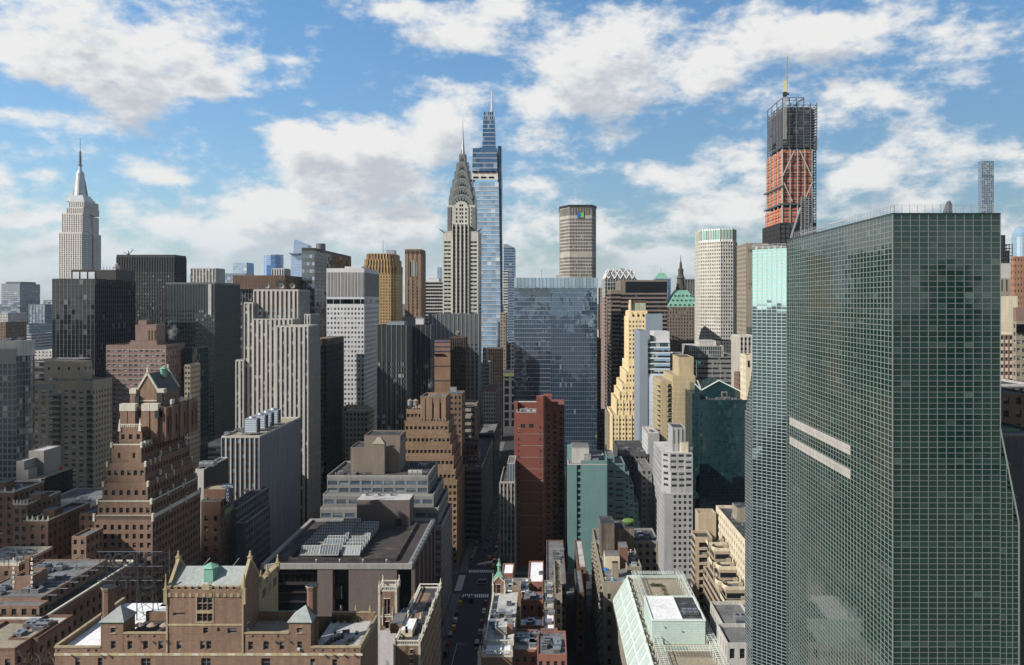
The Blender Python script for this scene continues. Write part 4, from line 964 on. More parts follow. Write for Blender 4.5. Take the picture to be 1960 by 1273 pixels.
def mid_right():
    # mirrored glass block
    Y = 680; b = B('mirror_glass_block', 'wide blue mirrored glass tower with wavy reflections at the head of the canyon', 'office tower', PX(1060,Y), Y)
    cg = S('curt', bay=1.55, fh=3.9, glass=G['refl'], mull=W['alum'], mw=.07, md=.08, hw=.34, glass2=G['refl'])
    z1 = PZ(552,Y); x0, x1, xm = PX(984,Y), PX(1142,Y), PX(1054,Y)
    block(b, x0, xm, Y+.0, Y+40, 0, z1, cg, left=cg, par=0); block(b, xm, x1, Y-5, Y+40, 0, z1, S('curt', bay=1.55, fh=3.9, glass=G['refl'], mull=W['alum'], mw=.06, md=.06, hw=.16), par=0, left=S('blank',wall=W['steel']))
    sc = S('curt', bay=3.1, fh=8, glass=glass('screen_glass', (.24,.32,.38), 1.6, .1, .006, 0), mull=W['steel'], mw=.18)
    block(b, x0-.2, x1+.2, Y-5.3, Y+40.2, z1+.01, PZ(532,Y), sc, left=sc, right=sc, par=0, roof=RM['grey'])
    bulkhead(b, PX(1064,Y), PX(1092,Y), Y+6, Y+24, PZ(532,Y), 2.2, W['lconc'])
    # beige tower with zigzag crown
    Y = 850; b, z = simple('zigzag_crown_tower', 'pale stone tower with a white diamond lattice crown', 1157, 1220, 568, Y, 50, punch('rose','dark',bay=2.5,fh=3.8,ww=1.2,wh=1.9), par=0)
    g = S('curt', bay=3, fh=4.2, glass=G['green'], mull=W['lconc'], mw=.5); zc = PZ(533,Y); zt = PZ(517,Y)
    block(b, PX(1158,Y), PX(1219,Y), Y+.5, Y+49, z, zc, g, left=g, par=0)
    m = b.new('diamond_crown'); xa, xb = PX(1160,Y), PX(1217,Y); n = 5
    m.frustum([(xa,Y+1),(xb,Y+1),(xb,Y+48),(xa,Y+48)],[(xa+4,Y+9),(xb-3,Y+9),(xb-3,Y+40),(xa+4,Y+40)],zc,zt,W['steel'],RM['light'])
    for i in range(n):
        c0, c1 = xa+(xb-xa)*i/n, xa+(xb-xa)*(i+1)/n; cm = (c0+c1)/2; zm = (zc+zt)/2+1; f = lambda z: Y+.4+8*(z-zc)/(zt-zc)
        for p, q in (((c0,zm),(cm,zc)),((cm,zc),(c1,zm)),((c0,zm),(cm,zt+1)),((cm,zt+1),(c1,zm))): m.beam((p[0],f(p[1]),p[1]),(q[0],f(q[1]),q[1]),1.0,W['white'])
        for p, q in (((c0+1.6,zm),(cm,zc+3)),((cm,zc+3),(c1-1.6,zm)),((c0+1.6,zm),(cm,zt-1.6)),((cm,zt-1.6),(c1-1.6,zm))): m.beam((p[0],f(p[1])+.3,p[1]),(q[0],f(q[1])+.3,q[1]),.45,W['lconc'])
        y0, y1 = Y+1+47*i/n, Y+1+47*(i+1)/n; ym = (y0+y1)/2
        for p, q in (((y0,zm),(ym,zc)),((ym,zc),(y1,zm)),((y0,zm),(ym,zt)),((ym,zt),(y1,zm))): m.beam((xa+4*(p[1]-zc)/(zt-zc)-.4,p[0],p[1]),(xa+4*(q[1]-zc)/(zt-zc)-.4,q[0],q[1]),1.0,W['white'])
    m.box(xa+3.6,xb-2.6,Y+8.6,Y+40,zt,zt+.8,W['white'])
    clutter(b, PX(1185,Y+20), PX(1205,Y+20), Y+15, Y+30, zt+.8, 4, 21)
    simple('white_tower', 'pale tower side wall behind the diamond crowned tower', 1149, 1158, 552, 900, 30, punch('rose','dark',bay=3,fh=3.8))
    simple('spired_tower', 'green pyramid roofed far tower between the brown banded tower and the copper roof', 1255, 1284, 534, 1300, 30, curt('blue','alum',bay=5,fh=4.5))
    m = MB(); Y = 1300; m.frustum([(PX(1254,Y),Y),(PX(1280,Y),Y),(PX(1280,Y),Y+25),(PX(1254,Y),Y+25)],[(PX(1262,Y),Y+8),(PX(1273,Y),Y+8),(PX(1273,Y),Y+16),(PX(1262,Y),Y+16)],PZ(534,Y)+.6,PZ(522,Y),W['copper']); m.beam((PX(1267,Y),Y+12,PZ(522,Y)),(PX(1267,Y),Y+12,PZ(512,Y)),.7,W['copper'])
    THINGS[-1].list.append(('pyramid_roof', m, None, None))
    simple('ribbed_office', 'grey ribbed flat roofed slab behind the copper roof', 1306, 1346, 535, 1250, 40, pier('grey','dgrey','dark',bay=4,fh=30,pw=1.4,gh=4))
    simple('pink_office', 'pink banded office block between the copper roof and the round cornered pale tower', 1325, 1346, 566, 1100, 30, band('rose','dark',fh=4,gh=2))
    # brown banded tower
    Y = 740; st = S('band', bay=1.5, fh=4.0, gh=2.3, bd=.25, mw=.1, wall=W['tanband'], glass=G['black'], mull=W['black'], top=13)
    b, z = simple('brown_banded_tower', 'dark brown tower of stone bands and black windows with a black glass top', 1189, 1277, 537, Y, 60, st, left=st, par=.5, roof=RM['grey'])
    b.new('top_glass').box(PX(1197,Y),PX(1276,Y),Y-.5,Y-.1,z-11.5,z-1,G['black'])
    st2 = S('band', bay=1.5, fh=4.0, gh=2.3, bd=.25, mw=.1, wall=W['tanband'], glass=G['black'], mull=W['black'], top=3)
    block(b, PX(1170.5,Y), PX(1189,Y)-.3, Y+3, Y+50, 0, PZ(556,Y), st2, left=st2, par=.5)
    # copper roofed
    Y = 950; b, z = simple('copper_roof_tower', 'brown stone tower with green copper pyramid roof and ornate spire', 1276, 1345, 589, Y, 46, punch('tanband','dark',bay=3.4,fh=4.1,ww=1.5,wh=2.3,pair=None,rec=.5), par=1.2)
    m = b.new('pyramid_roof'); x0, x1 = PX(1277,Y), PX(1344,Y); zt = PZ(555,Y); cx = PX(1303,Y)+4; cy = Y+23
    m.frustum([(x0,Y+1),(x1,Y+1),(x1,Y+45),(x0,Y+45)],[(cx-7,cy-6),(cx+7,cy-6),(cx+7,cy+6),(cx-7,cy+6)],z+.2,zt,W['copper'])
    for r in range(3):
        t = .12+.26*r; n = 7-r
        for i in range(n):
            xa, xb = x0+(cx-7-x0)*t, x1+(cx+7-x1)*t; px = xa+(xb-xa)*(i+.5)/n; py = Y+1+(cy-7-Y)*t; zz = z+(zt-z)*t
            m.box(px-1.1,px+1.1,py-.8,py+3,zz-.3,zz+2.2,W['copper']); m.box(px-.6,px+.6,py-.9,py-.78,zz+.1,zz+1.7,G['black'])
    s = b.new('spire', m); s.lathe(cx, cy, [(6.5,zt),(6.2,zt+4),(5,zt+4.5),(4.6,zt+14),(5.6,zt+15),(4.2,zt+17),(3.2,zt+20),(3.4,zt+26),(1.9,zt+28),(1.4,zt+34),(.5,zt+37),(.2,zt+44)], 10, wall('spire_bronze', (.09,.085,.065)))
    for k in range(4): t = k*math.pi/2+.78; s.beam((cx+math.cos(t)*6,cy+math.sin(t)*6,zt+2),(cx+math.cos(t)*6,cy+math.sin(t)*6,zt+9),.9,MATS['spire_bronze'])
    # round cornered pale tower
    Y = 820; b = B('chamfered_pale_tower', 'pale stone tower with lit chamfered corner and green glass crown', 'skyscraper', PX(1380,Y), Y)
    pts = [(PX(1345,Y),Y+26),(PX(1347,Y),Y+16),(PX(1379,Y),Y),(PX(1403,Y),Y),(PX(1416,Y),Y+12),(PX(1416,Y),Y+60),(PX(1379,Y),Y+60),(PX(1347,Y),Y+50)]
    st = punch('limec','dark',bay=2.1,fh=3.8,ww=1.05,wh=2.0,rec=.3); st2 = pier('limec','lconc','dark',bay=2.6,fh=3.8,pw=.9,pd=.4,gh=2.0)
    zc, zt = PZ(462,Y), PZ(437,Y)
    for i in range(8):
        s = (st if i in (7,0,1) else st2) if i in (7,0,1,2,3,4) else S('blank', wall=W['limec'])
        facade(b, s, pts[i], pts[(i+1)%8], 0, zc)
    b.p('roof').poly([(a,c,zc) for a,c in pts], RM['light'])
    cx = PX(1380,Y); ins = [(cx+(x-cx)*.96, Y+30+(y-Y-30)*.96) for x,y in pts]
    gcr = S('pier', bay=3, fh=15, pw=.6, pd=.5, gh=10, wall=W['limec'], span=W['mint'], glass=glass('crown_green_glass', (.20,.33,.28), 1.6, .2, .01, 0), head=1.5)
    for i in range(8): facade(b, gcr, ins[i], ins[(i+1)%8], zc, zt)
    b.p('roof').poly([(a,c,zt-1) for a,c in ins], RM['grey'])
    simple('glass_office', 'sliver of blue green glass between the pale chamfered tower and the tan slab', 1417, 1430, 527, 900, 20, curt('teal','steel',bay=3))
    # tan slab with sign
    Y = 620; b, z = simple('tan_slab_tower', 'blank tan slab with dark letters near its top left of the twin green glass towers', 1428, 1470, 466, Y, 30, S('blank', wall=wall('tan_slab', (.36,.30,.25), var=.06)), left=punch('tan','dark',bay=2.5,fh=3.6), par=.3)
    THINGS[-1].sign = ('UBS', PX(1432,Y), Y-.12, PZ(481.5,Y), 3.0)
    for p, q in ((542,1433),(542,1437),(550,1434)): b.p('small_window').box(PX(q,Y),PX(q+1.6,Y),Y-.08,Y-.004,PZ(p+3,Y),PZ(p,Y),G['black'])
    b.p('facade').box(PX(1428.5,Y),PX(1442,Y),Y-.4,Y-.01,PZ(640,Y),PZ(626,Y),W['dgrey'])
    # yellow stepped tower
    Yb = 600; b = B('yellow_setback_tower', 'sunlit yellow brick tower stepping down towards the left', 'tower', PX(1205,Yb), Yb)
    st = punch('yellow','dark',bay=2.45,fh=3.55,ww=1.1,wh=1.75,rec=.4,top=1.4,indiv=True); sd = punch('yellow','dark',bay=2.8,fh=3.55,ww=1.1,wh=1.75,top=1.4)
    def yb(a, c, p, Y, D, z0, **k): return pblock(b, a, c, p, Y, D, z0, st, left=sd, roof=RM['tan'], parm=W['yellow'], **k)
    XRt = 1246
    z = [0]; 
    for (a, p, Y) in ((1172,797,600),(1180,768,603),(1186,752,606),(1191,736,609),(1198,713,612),(1203,696,615)):
        z1 = yb(a, XRt-6, p, Y, 50, z[-1], par=.8); z.append(z1)
    pr = b.p('pilaster')
    for i in range(6):
        for (Y, za, zb_, a) in ((600,0,z[1],1172),(603,z[1],z[2],1180),(606,z[2],z[3],1186)):
            x = PX(a,Y)+i*4.9; pr.box(x-.35,x+.35,Y-.5,Y-.02,za,zb_+1.6,W['yellow'])
    z1 = yb(1203, 1241, 609, 617, 34, z[-1], par=1)
    up = S('pier', bay=3.6, fh=12, pw=2.2, pd=.5, gh=8, wall=W['yellow'], span=W['yellow'], glass=G['dark'], head=2, edge=1)
    z2 = pblock(b, 1205, 1239, 597, 619, 28, z1, up, left=up, parm=W['yellow'], roof=RM['tan'], par=1)
    block(b, PX(1208,622), PX(1236,622), 622, 642, z2, PZ(580,622), S('blank', wall=wall('crown_green', (.45,.47,.36))), left=S('blank', wall=W['yellow']), par=0, roof=RM['tan'])
    b.new('roof_screen').box(PX(1206,622),PX(1237,622),623,640,PZ(580,622),PZ(575,622),W['brown2']); b.new('chimney').box(PX(1205,620),PX(1208,620),620,624,z2,PZ(574,620),W['yellow'])
    b, z = simple('tan_loft', 'low tan loft at the left foot of the yellow stepped tower', 1163, 1172, 792, 625, 30, punch('tan',bay=2.6,fh=3.6))
    # white residential tower with pale glass
    Y = 560; b = B('blue_panel_tower', 'slender apartment tower with blank blue grey wall and glassy balcony floors', 'apartment tower', PX(1255,Y), Y)
    bw = S('blank', wall=W['bluegrey']); lb = S('blank', wall=W['ltblue'])
    block(b, PX(1224,Y), PX(1240,Y), Y, Y+34, 0, PZ(634,Y), bw, par=.5); 
    gl = S('band', bay=1.5, fh=3.9, gh=2.9, bd=.35, mw=.12, wall=W['ltblue'], glass=G['resid'], mull=W['lalum'], head=.5)
    zA, zB = PZ(722,Y), PZ(655,Y)
    block(b, PX(1240,Y), PX(1283,Y), Y+.6, Y+30, 0, zA, lb, par=.4, roof=RM['light']); block(b, PX(1240.5,Y), PX(1283,Y), Y+1.5, Y+30, zA, zB, gl, left=lb, par=.4, roof=RM['light'])
    bl = b.p('balcony_rail')
    for i in range(6): bl.box(PX(1252,Y),PX(1283,Y),Y+.2,Y+.28,zA+i*3.9+.1,zA+i*3.9+1.2,G['pale'])
    block(b, PX(1253,Y), PX(1283,Y), Y+4, Y+26, zB, PZ(636,Y), S('blank', wall=W['white']), par=.3, roof=RM['light'])
    b.new('orange_panel').box(PX(1250,Y),PX(1256,Y),Y+.3,Y+.58,PZ(770,Y),PZ(749,Y),plain('orange_panel', (.70,.30,.06), .6))
    for k in range(9): b.p('panel_joint').box(PX(1240,Y),PX(1283,Y),Y+.55,Y+.598,PZ(735+k*17,Y)-.06,PZ(735+k*17,Y)+.06,W['bluegrey'])
    b, z = simple('blank_blue_block', 'blank blue grey windowless block behind the slender apartment tower', 1236, 1268, 602, 615, 20, bw, par=.6)
    b.new('mast').beam((PX(1265,615),618,z),(PX(1265,615),618,z+7),.25,W['steel'])
    # tan balcony tower
    Y = 500; b = B('tan_balcony_tower', 'sand coloured brick tower with blank front and stacked balconies on its left edge', 'apartment tower', PX(1300,Y), Y)
    bt = S('blank', wall=W['tan2'])
    block(b, PX(1288,Y), PX(1331,Y), Y, Y+40, 0, PZ(722,Y), bt, par=.8, roof=RM['tan']); block(b, PX(1302,Y), PX(1331,Y), Y+6, Y+30, PZ(722,Y), PZ(686,Y), bt, par=.5)
    sd = punch('tan2','dark',bay=3,fh=3.2,ww=1.3,wh=1.6,indiv=True)
    block(b, PX(1267,Y), PX(1288,Y), Y+3, Y+42, 0, PZ(733,Y), bt, left=sd, par=.8, roof=RM['tan'])
    for k in range(24): b.p('floor_line').box(PX(1288,Y),PX(1331,Y),Y-.06,Y-.004,PZ(722,Y)-3-k*3.2-.07,PZ(722,Y)-3-k*3.2+.07,W['cream'])
    for k in range(26):
        z = PZ(733,Y)-3.4-k*3.2; q = b.new('balcony')
        x = PX(1288,Y)-3.2; q.box(x,x+2.9,Y+1.6,Y+2.99,z,z+.18,W['lconc']); q.box(x,x+2.9,Y+1.6,Y+1.68,z+.18,z+1.1,W['black']); q.box(x,x+.08,Y+1.68,Y+2.99,z+.18,z+1.1,W['black']); q.box(x+.6,x+2.4,Y+2.9,Y+2.99,z+.2,z+2.3,G['dark'])
        if k < 24:
            q = b.new('balcony'); x = PX(1267,Y)-1.3; q.box(x,x+1.29,Y+6,Y+11,z,z+.18,W['lconc']); q.box(x,x+.08,Y+6,Y+11,z+.18,z+1.1,W['black']); q.box(x+.08,x+1.29,Y+6,Y+6.08,z+.18,z+1.1,W['black'])
    # long grey office
    Y = 640; st = S('band', bay=1.6, fh=4.0, gh=1.7, bd=.2, mw=.12, wall=W['lconc'], glass=G['dark'], mull=W['steel'])
    b, z = simple('grey_banded_office', 'low wide grey banded office block with a glass rooftop storey', 1303, 1416, 684, Y, 60, S('band', bay=1.6, fh=4.0, gh=1.5, bd=.2, mw=.12, wall=W['grey'], glass=G['dark'], mull=W['steel']), left=st, par=.6, roof=RM['grey'])
    block(b, PX(1290,Y-4), PX(1303,Y-4), Y-4, Y+40, 0, PZ(681,Y), S('band', bay=1.6, fh=4.0, gh=1.9, bd=.2, mw=.12, wall=W['white'], glass=G['dark'], mull=W['steel']), left=st, par=.6, roof=RM['light'])
    gs = S('curt', bay=1.8, fh=3.2, glass=G['resid'], mull=W['lconc'], mw=.3)
    block(b, PX(1322,Y), PX(1388,Y), Y+6, Y+40, z, PZ(664,Y), gs, left=gs, par=.5, roof=RM['light']); bulkhead(b, PX(1345,Y), PX(1378,Y), Y+14, Y+34, PZ(664,Y)+.1, 4, W['lconc'], roof=RM['light'])
    clutter(b, PX(1296,Y), PX(1320,Y), Y+6, Y+30, z, 7, 31); clutter(b, PX(1390,Y), PX(1412,Y), Y+6, Y+30, z, 4, 32)
    b, z = simple('dark_brick_block', 'dark grey windowed block behind the grey banded office', 1378, 1420, 655, 760, 30, punch('dgrey',bay=3,fh=3.6))
    b, z = simple('pale_ribbed_tower', 'pale ribbed stone block left of the twin green glass towers', 1416, 1446, 645, 560, 24, pier('limec','grey','dark',bay=2.6,fh=3.6,pw=1.0), left=pier('limec','grey','dark',bay=2.6,fh=3.6,pw=1.0), par=1)
    b, z = simple('cream_tower', 'small bright cream penthouse tower next to the curved green glass tower', 1428, 1446, 681, 470, 14, S('blank', wall=W['cream']), left=punch('cream','dark',bay=2.6,fh=4,ww=1.1), par=.5)
    b.p('facade').box(PX(1431,470),PX(1434,470),469.6,469.95,PZ(702,470),PZ(690,470),G['black'])
    b, z = simple('terrace_apartment', 'cream and red brick terraced block with plants left of the curved green glass tower', 1414, 1446, 716, 545, 14, punch('pink',bay=2.4,fh=3.2,indiv=True), par=.6)
    # flag poles and flags
    for k, (p, py, zz) in enumerate(((1333,741,690),(1363,741,690),(1378.5,741,690))):
        Y = 505; m = MB(); x = PX(p,Y); zb, zt = PZ(728,Y), PZ(zz,Y)
        m.beam((x,Y,zb),(x,Y,zt),.22,W['alum'])
        single('flag_pole', ('leftmost bare white pole standing behind the dark green glass tower','middle bare white pole of three behind the dark green glass tower','right hand bare white pole of three behind the dark green glass tower')[k], 'pole', m, group='white poles behind the dark green glass tower')
    # dark green glass block
    Y = 470; gg = S('curt', bay=1.6, fh=1.95, glass=G['teal'], mull=W['dkgreen'], mw=.06, md=.05, hw=.09)
    b, z = simple('dark_green_glass_block', 'very dark teal glass office block with a stepped pitched glass top', 1340, 1434, 768, Y, 60, gg, left=gg, par=.8, parm=W['dkgreen'])
    m = b.new('glass_roof_lantern'); 
    x0, x1 = PX(1325,Y+6), PX(1432,Y+6)
    block(b, PX(1325,Y+6), PX(1340,Y+6)-.02, Y+6, Y+56, 0, PZ(755,Y+6), gg, left=gg, par=.8, parm=W['dkgreen'])
    zt, ze = PZ(728,Y+14), PZ(747,Y+14); xs = [PX(p,Y+14) for p in (1330,1342,1376,1420)]
    m.poly(((xs[0],Y+14,z),(xs[3],Y+14,z),(xs[3],Y+14,ze-1),(xs[2],Y+14,zt),(xs[1],Y+14,ze),(xs[0],Y+14,ze+4)), G['teal']); 
    m.poly(((xs[1],Y+14,ze),(xs[2],Y+14,zt),(xs[2],Y+40,zt),(xs[1],Y+40,ze)), G['teal']); m.poly(((xs[2],Y+14,zt),(xs[3],Y+14,ze-1),(xs[3],Y+40,ze-1),(xs[2],Y+40,zt)), W['dkgreen']); m.poly(((xs[0],Y+40,z),(xs[0],Y+14,z),(xs[0],Y+14,ze+4),(xs[0],Y+40,ze+4)), G['teal'])
    for i in range(3): m.beam((xs[i],Y+13.9,(ze+4,ze,zt)[i]),(xs[i+1],Y+13.9,(ze,zt,ze-1)[i]),.6,W['mint'])
    m.beam((xs[1],Y+13.9,ze),(xs[1]-2.4,Y+13.9,PZ(728,Y+14)),.8,W['white'])
    d = b.new('roof_doorway'); d.box(PX(1385,Y+8),PX(1396,Y+8),Y+13.5,Y+13.95,z+.2,z+4.2,W['conc']); d.box(PX(1386.5,Y+8),PX(1394.5,Y+8),Y+13.4,Y+13.55,z+.2,z+3.7,W['black'])
    clutter(b, PX(1350,Y), PX(1425,Y), Y+4, Y+11, z, 8, 41)
    # emblem flag
    m = MB(); Y = 512; m.box(PX(1334,Y),PX(1341,Y),Y,Y+.12,PZ(702,Y),PZ(691,Y),plain('flag_green', (.02,.30,.24), .7)); 
    for i in range(8): 
        t0, t1 = 1.2+i*.62, 1.2+(i+1)*.62; r0 = .9
        cx, cz = PX(1338.2,Y), PZ(696,Y)
        m.quad((cx+math.cos(t0)*r0,Y-.03,cz+math.sin(t0)*r0),(cx+math.cos(t1)*r0,Y-.03,cz+math.sin(t1)*r0),(cx+math.cos(t1)*r0*.55,Y-.03,cz+math.sin(t1)*r0*.6),(cx+math.cos(t0)*r0*.55,Y-.03,cz+math.sin(t0)*r0*.6),W['white'])
    single('flag', 'green flag with a white crescent swirl behind the dark green glass tower', 'flag', m)
    # red brick tower
    Y = 440; b = B('red_brick_tower', 'tall red brick apartment tower with white floor lines and a serrated dark right side', 'apartment tower', PX(1030,Y), Y)
    x0, x1 = PX(988,Y), PX(1040,Y); zt = PZ(790,Y)
    rw = S('blank', wall=W['red'])
    st = punch('red','dark',bay=15.5,fh=7.6,ww=12.2,wh=.3,rec=.05)
    facade(b, rw, (x0,Y), (x1,Y), 0, zt)
    fl = b.p('floor_line')
    for k in range(9): z = zt-12-k*5.9*1.12; fl.box(x0+2.5,x1+.1,Y-.1,Y-.004,z-.14,z+.14,W['rose'])
    wn = []
    for k in range(24):
        z = zt-9.2-k*3.3
        b.wins.append(((x0+.9,Y-.01,z), 0.0, 1.0, 1.5, G['dark'], None)); b.wins.append(((x1-2.2,Y-.01,z), 0.0, 1.0, 1.5, G['dark'], None))
    for dx in (4.5, 9.2): b.wins.append(((x0+dx-2,Y-.01,zt-8.5), 0.0, 2.6, 2.2, G['dark'], None))
    # serrated right flank
    fl2 = [(x1,Y),(x1+1.2,Y+6),(x1+4.8,Y+6),(x1+4.8,Y+15),(x1+8.6,Y+15),(x1+8.6,Y+26),(x1+12.6,Y+26),(x1+12.6,Y+52),(x0,Y+52),(x0,Y)]
    for i in range(0,8): 
        A, Bq = fl2[i], fl2[i+1]
        zz = (zt+9, zt+9, zt+9, zt+4, zt+4, zt+1, zt+1, zt)[i]
        facade(b, rw if i%2 == 0 else punch('red','black',bay=3.6,fh=3.3,ww=1.2,wh=1.6), A, Bq, 0, zz)
        for k in range(17):
            z = zt-6-k*6.6*1.0
            if abs(A[1]-Bq[1]) < .1 and Bq[0] > A[0]: fl.box(A[0],Bq[0]+.1,A[1]-.1,A[1]-.004,z-.1,z+.1,W['rose'])
            elif Bq[1] > A[1]: fl.beam((A[0]+.08,A[1],z),(Bq[0]+.08,Bq[1],z+0),.16,W['rose'])
    facade(b, rw, fl2[8], fl2[9], 0, zt)
    b.p('roof').poly([(x0,Y,zt),(x1,Y,zt),(x1,Y+52,zt),(x0,Y+52,zt)], RM['dark'])
    tp = b.p('upper_wall')
    tp.box(x1-4,x1,Y+2,Y+6,zt,zt+9,W['red']); tp.box(x1,x1+4.8,Y+6.02,Y+14.98,zt,zt+9.01,W['red']); tp.box(x1+.0,x1+8.6,Y+15.01,Y+26,zt-1,zt+4.01,W['red']); tp.box(x1,x1+12.6,Y+26.02,Y+51.9,zt-1,zt+1.01,W['red'])
    tp.box(x0-1.6,x0+.4,Y+10,Y+16,0,PZ(770,Y+10),W['red']); tp.box(x0-1.6,x1-4,Y+15,Y+17,zt,PZ(770,Y+15),W['red']); tp.box(x0-1.8,x1-4,Y+14.8,Y+17.2,PZ(770,Y+15),PZ(770,Y+15)+.4,W['lconc'])
    clutter(b, x0+2, x1-5, Y+3, Y+12, zt, 6, 51, W['lconc']); coping(b, x0, x1-4, Y, Y+14, zt, W['conc'], .5)
    # white pier building next to it
    b, z = simple('pier_office', 'narrow grey stone office with vertical fins left of the red brick tower', 957, 985.5, 925, 426, 40, pier('lime','dgrey','dark',bay=1.9,fh=3.6,pw=.75,pd=.4,gh=1.7), left=pier('lime','dgrey','dark',bay=1.9,fh=3.6,pw=.75,pd=.4), par=1, parm=W['lime'])
    block(b, PX(971,428), PX(985,428), 429, 450, z, PZ(888,429), S('curt',bay=1.3,fh=11,glass=G['steelg'],mull=W['lconc'],mw=.3), par=.4, roof=RM['grey'])
    b.new('entrance_arch').box(PX(962,426),PX(977,426),425.5,426.02,2,11,W['dgrey'])
    # teal brick
    Y = 430; b = B('teal_brick_building', 'teal glazed brick apartment block with blank front and stepped window wing', 'apartment building', PX(1140,Y), Y)
    tw = S('blank', wall=W['teal']); x = [PX(p,Y) for p in (1087,1104,1112,1162)]; zt = PZ(890,Y)
    facade(b, tw, (x[0],Y), (x[1],Y), 0, zt); facade(b, punch('teal','dark',bay=2.4,fh=3.35,ww=2.1,wh=2.2,rec=.35,indiv=True), (x[1],Y+.5), (x[2],Y+.5), 0, zt); facade(b, tw, (x[2],Y), (x[3],Y), 0, zt+2.4); facade(b, tw, (x[3],Y), (x[3],Y+14), 0, zt+2.4); facade(b, tw, (x[0],Y+40), (x[0],Y), 0, zt); facade(b, tw, (x[3],Y+40), (x[0],Y+40), 0, zt)
    b.p('facade').quad((x[1],Y,0),(x[1],Y+.5,0),(x[1],Y+.5,zt),(x[1],Y,zt),W['teal']); b.p('facade').quad((x[2],Y+.5,0),(x[2],Y,0),(x[2],Y,zt+2.4),(x[2],Y+.5,zt+2.4),W['teal'])
    b.p('roof').quad((x[0],Y,zt),(x[3],Y,zt),(x[3],Y+40,zt),(x[0],Y+40,zt),RM['grey']); coping(b, x[0], x[3], Y, Y+40, zt+.02, W['lconc'], .5, part='coping'); b.p('facade').box(x[2],x[3],Y+.02,Y+.6,zt+.6,zt+2.4,W['teal'])
    b.p('upper_wall').box(x[0],x[0]+4,Y+10,Y+26,zt,zt+8,W['teal'])
    bulkhead(b, x[0]+2.5, x[1]+7, Y+5, Y+20, zt, 8.5, W['lconc'], roof=RM['grey']); bulkhead(b, x[0]+9, x[1]+8, Y+4, Y+12, zt, 5, W['conc']); ac_unit(b, x[2]+8, Y+6, zt, 4, 3, 2.5)
    for i, (a, c, p) in enumerate(((1162,1176,876),(1176,1196,889),(1196,1204,905),(1204,1213,930),(1213,1222,965),(1222,1226,1000))):
        Yw = Y+14; block(b, PX(a,Yw), PX(c,Yw), Yw, Yw+20, 0, PZ(p,Yw), punch('teal','mid',bay=(3.6,5.4,2.4,2.5,2.5,1.2)[i],fh=3.3,ww=(2.6,4.4,1.5,1.6,1.6,.7)[i],wh=1.5,rec=.25,indiv=True), right=tw, left=tw, par=.6, parm=W['teal'], roof=RM['grey'])
    # white stepped apartment
    Y = 420; b = B('white_setback_apartment', 'white brick apartment tower with rounded stepped top and strip windows', 'apartment tower', PX(1290,Y), Y)
    st = punch('wgrey','dark',bay=3.4,fh=3.15,ww=1.5,wh=1.5,rec=.25,indiv=True); sd = punch('wgrey','dark',bay=2.9,fh=3.15,ww=1.6,wh=1.5,indiv=True)
    x0, x1 = PX(1271,Y), PX(1326,Y)
    wb = S('blank', wall=W['wgrey'])
    facade(b, punch('wgrey','dark',bay=3.1,fh=3.15,ww=1.5,wh=1.6,rec=.25,indiv=True), (x0+4.5,Y), (x1,Y), 0, PZ(946,Y)); facade(b, wb, (x0,Y), (x0+4.5,Y), 0, PZ(946,Y)); facade(b, sd, (x0,Y+44), (x0,Y), 0, PZ(946,Y)); facade(b, wb, (x1,Y), (x1,Y+44), 0, PZ(946,Y)); facade(b, wb, (x1,Y+44), (x0,Y+44), 0, PZ(946,Y))
    b.p('roof').quad((x0,Y,PZ(946,Y)),(x1,Y,PZ(946,Y)),(x1,Y+44,PZ(946,Y)),(x0,Y+44,PZ(946,Y)),RM['grey']); coping(b, x0, x1, Y, Y+44, PZ(946,Y), W['lconc'], .5)
    def octs(a, c, p, Yq, z0, ch, st_):
        xa, xb, z1 = PX(a,Yq), PX(c,Yq), PZ(p,Yq); pts = [(xa,Yq+ch),(xa+ch,Yq),(xb,Yq),(xb,Yq+36),(xa,Yq+36)]
        for i in range(5): facade(b, st_ if i in (0,1,4) else wb, pts[i], pts[(i+1)%5], z0, z1)
        b.p('roof').poly([(u,v,z1) for u,v in pts], RM['light']); b.p('parapet').poly([(u+.0,v-.02,z1+.02) for u,v in pts[:3]]+[(pts[2][0],pts[2][1]+.3,z1+.02)], W['wgrey'])
    wst = punch('wgrey','dark',bay=4.4,fh=3.15,ww=2.9,wh=1.35,rec=.3,indiv=True)
    za = PZ(946,Y); octs(1268, 1326, 903, Y+1, za, 4.5, wst); octs(1268, 1326, 868, Y+3, PZ(903,Y+1), 4, wst)
    pblock(b, 1311, 1326, 880, Y+.5, 10, za, wst, par=.6, roof=RM['light'])
    zt = PZ(868,Y+3)
    block(b, PX(1287,Y+9), PX(1312,Y+9), Y+9, Y+24, zt, PZ(820,Y+9), S('pier', bay=2.2, fh=11, pw=1.1, pd=.3, gh=7.5, wall=W['wgrey'], span=W['wgrey'], glass=W['grey'], head=1), left=wb, par=.5, roof=RM['dark']); bulkhead(b, PX(1303,Y+7), PX(1317,Y+7), Y+6, Y+14, zt, 5.5, W['cream']); ac_unit(b, PX(1320,Y+8), Y+8, zt, 3, 3, 3)
    # white slab between (with dark windows at its left) and brown slab with tank
    b, z = simple('white_apartment', 'small pale apartment block in shade left of the white stepped apartment tower', 1240, 1262, 832, 500, 30, wb, left=punch('white','dark',bay=2.6,fh=3.2), roof=RM['light'])
    clutter(b, PX(1244,500), PX(1258,500), 504, 520, z, 3, 61)
    b, z = simple('grey_loft', 'low grey loft with a dark roof behind the teal brick block', 1187, 1243, 872, 500, 50, punch('dgrey',bay=3,fh=3.5), left=punch('dgrey',bay=3,fh=3.5), roof=RM['dark']); clutter(b, PX(1195,505), PX(1235,505), 506, 540, z, 7, 62)
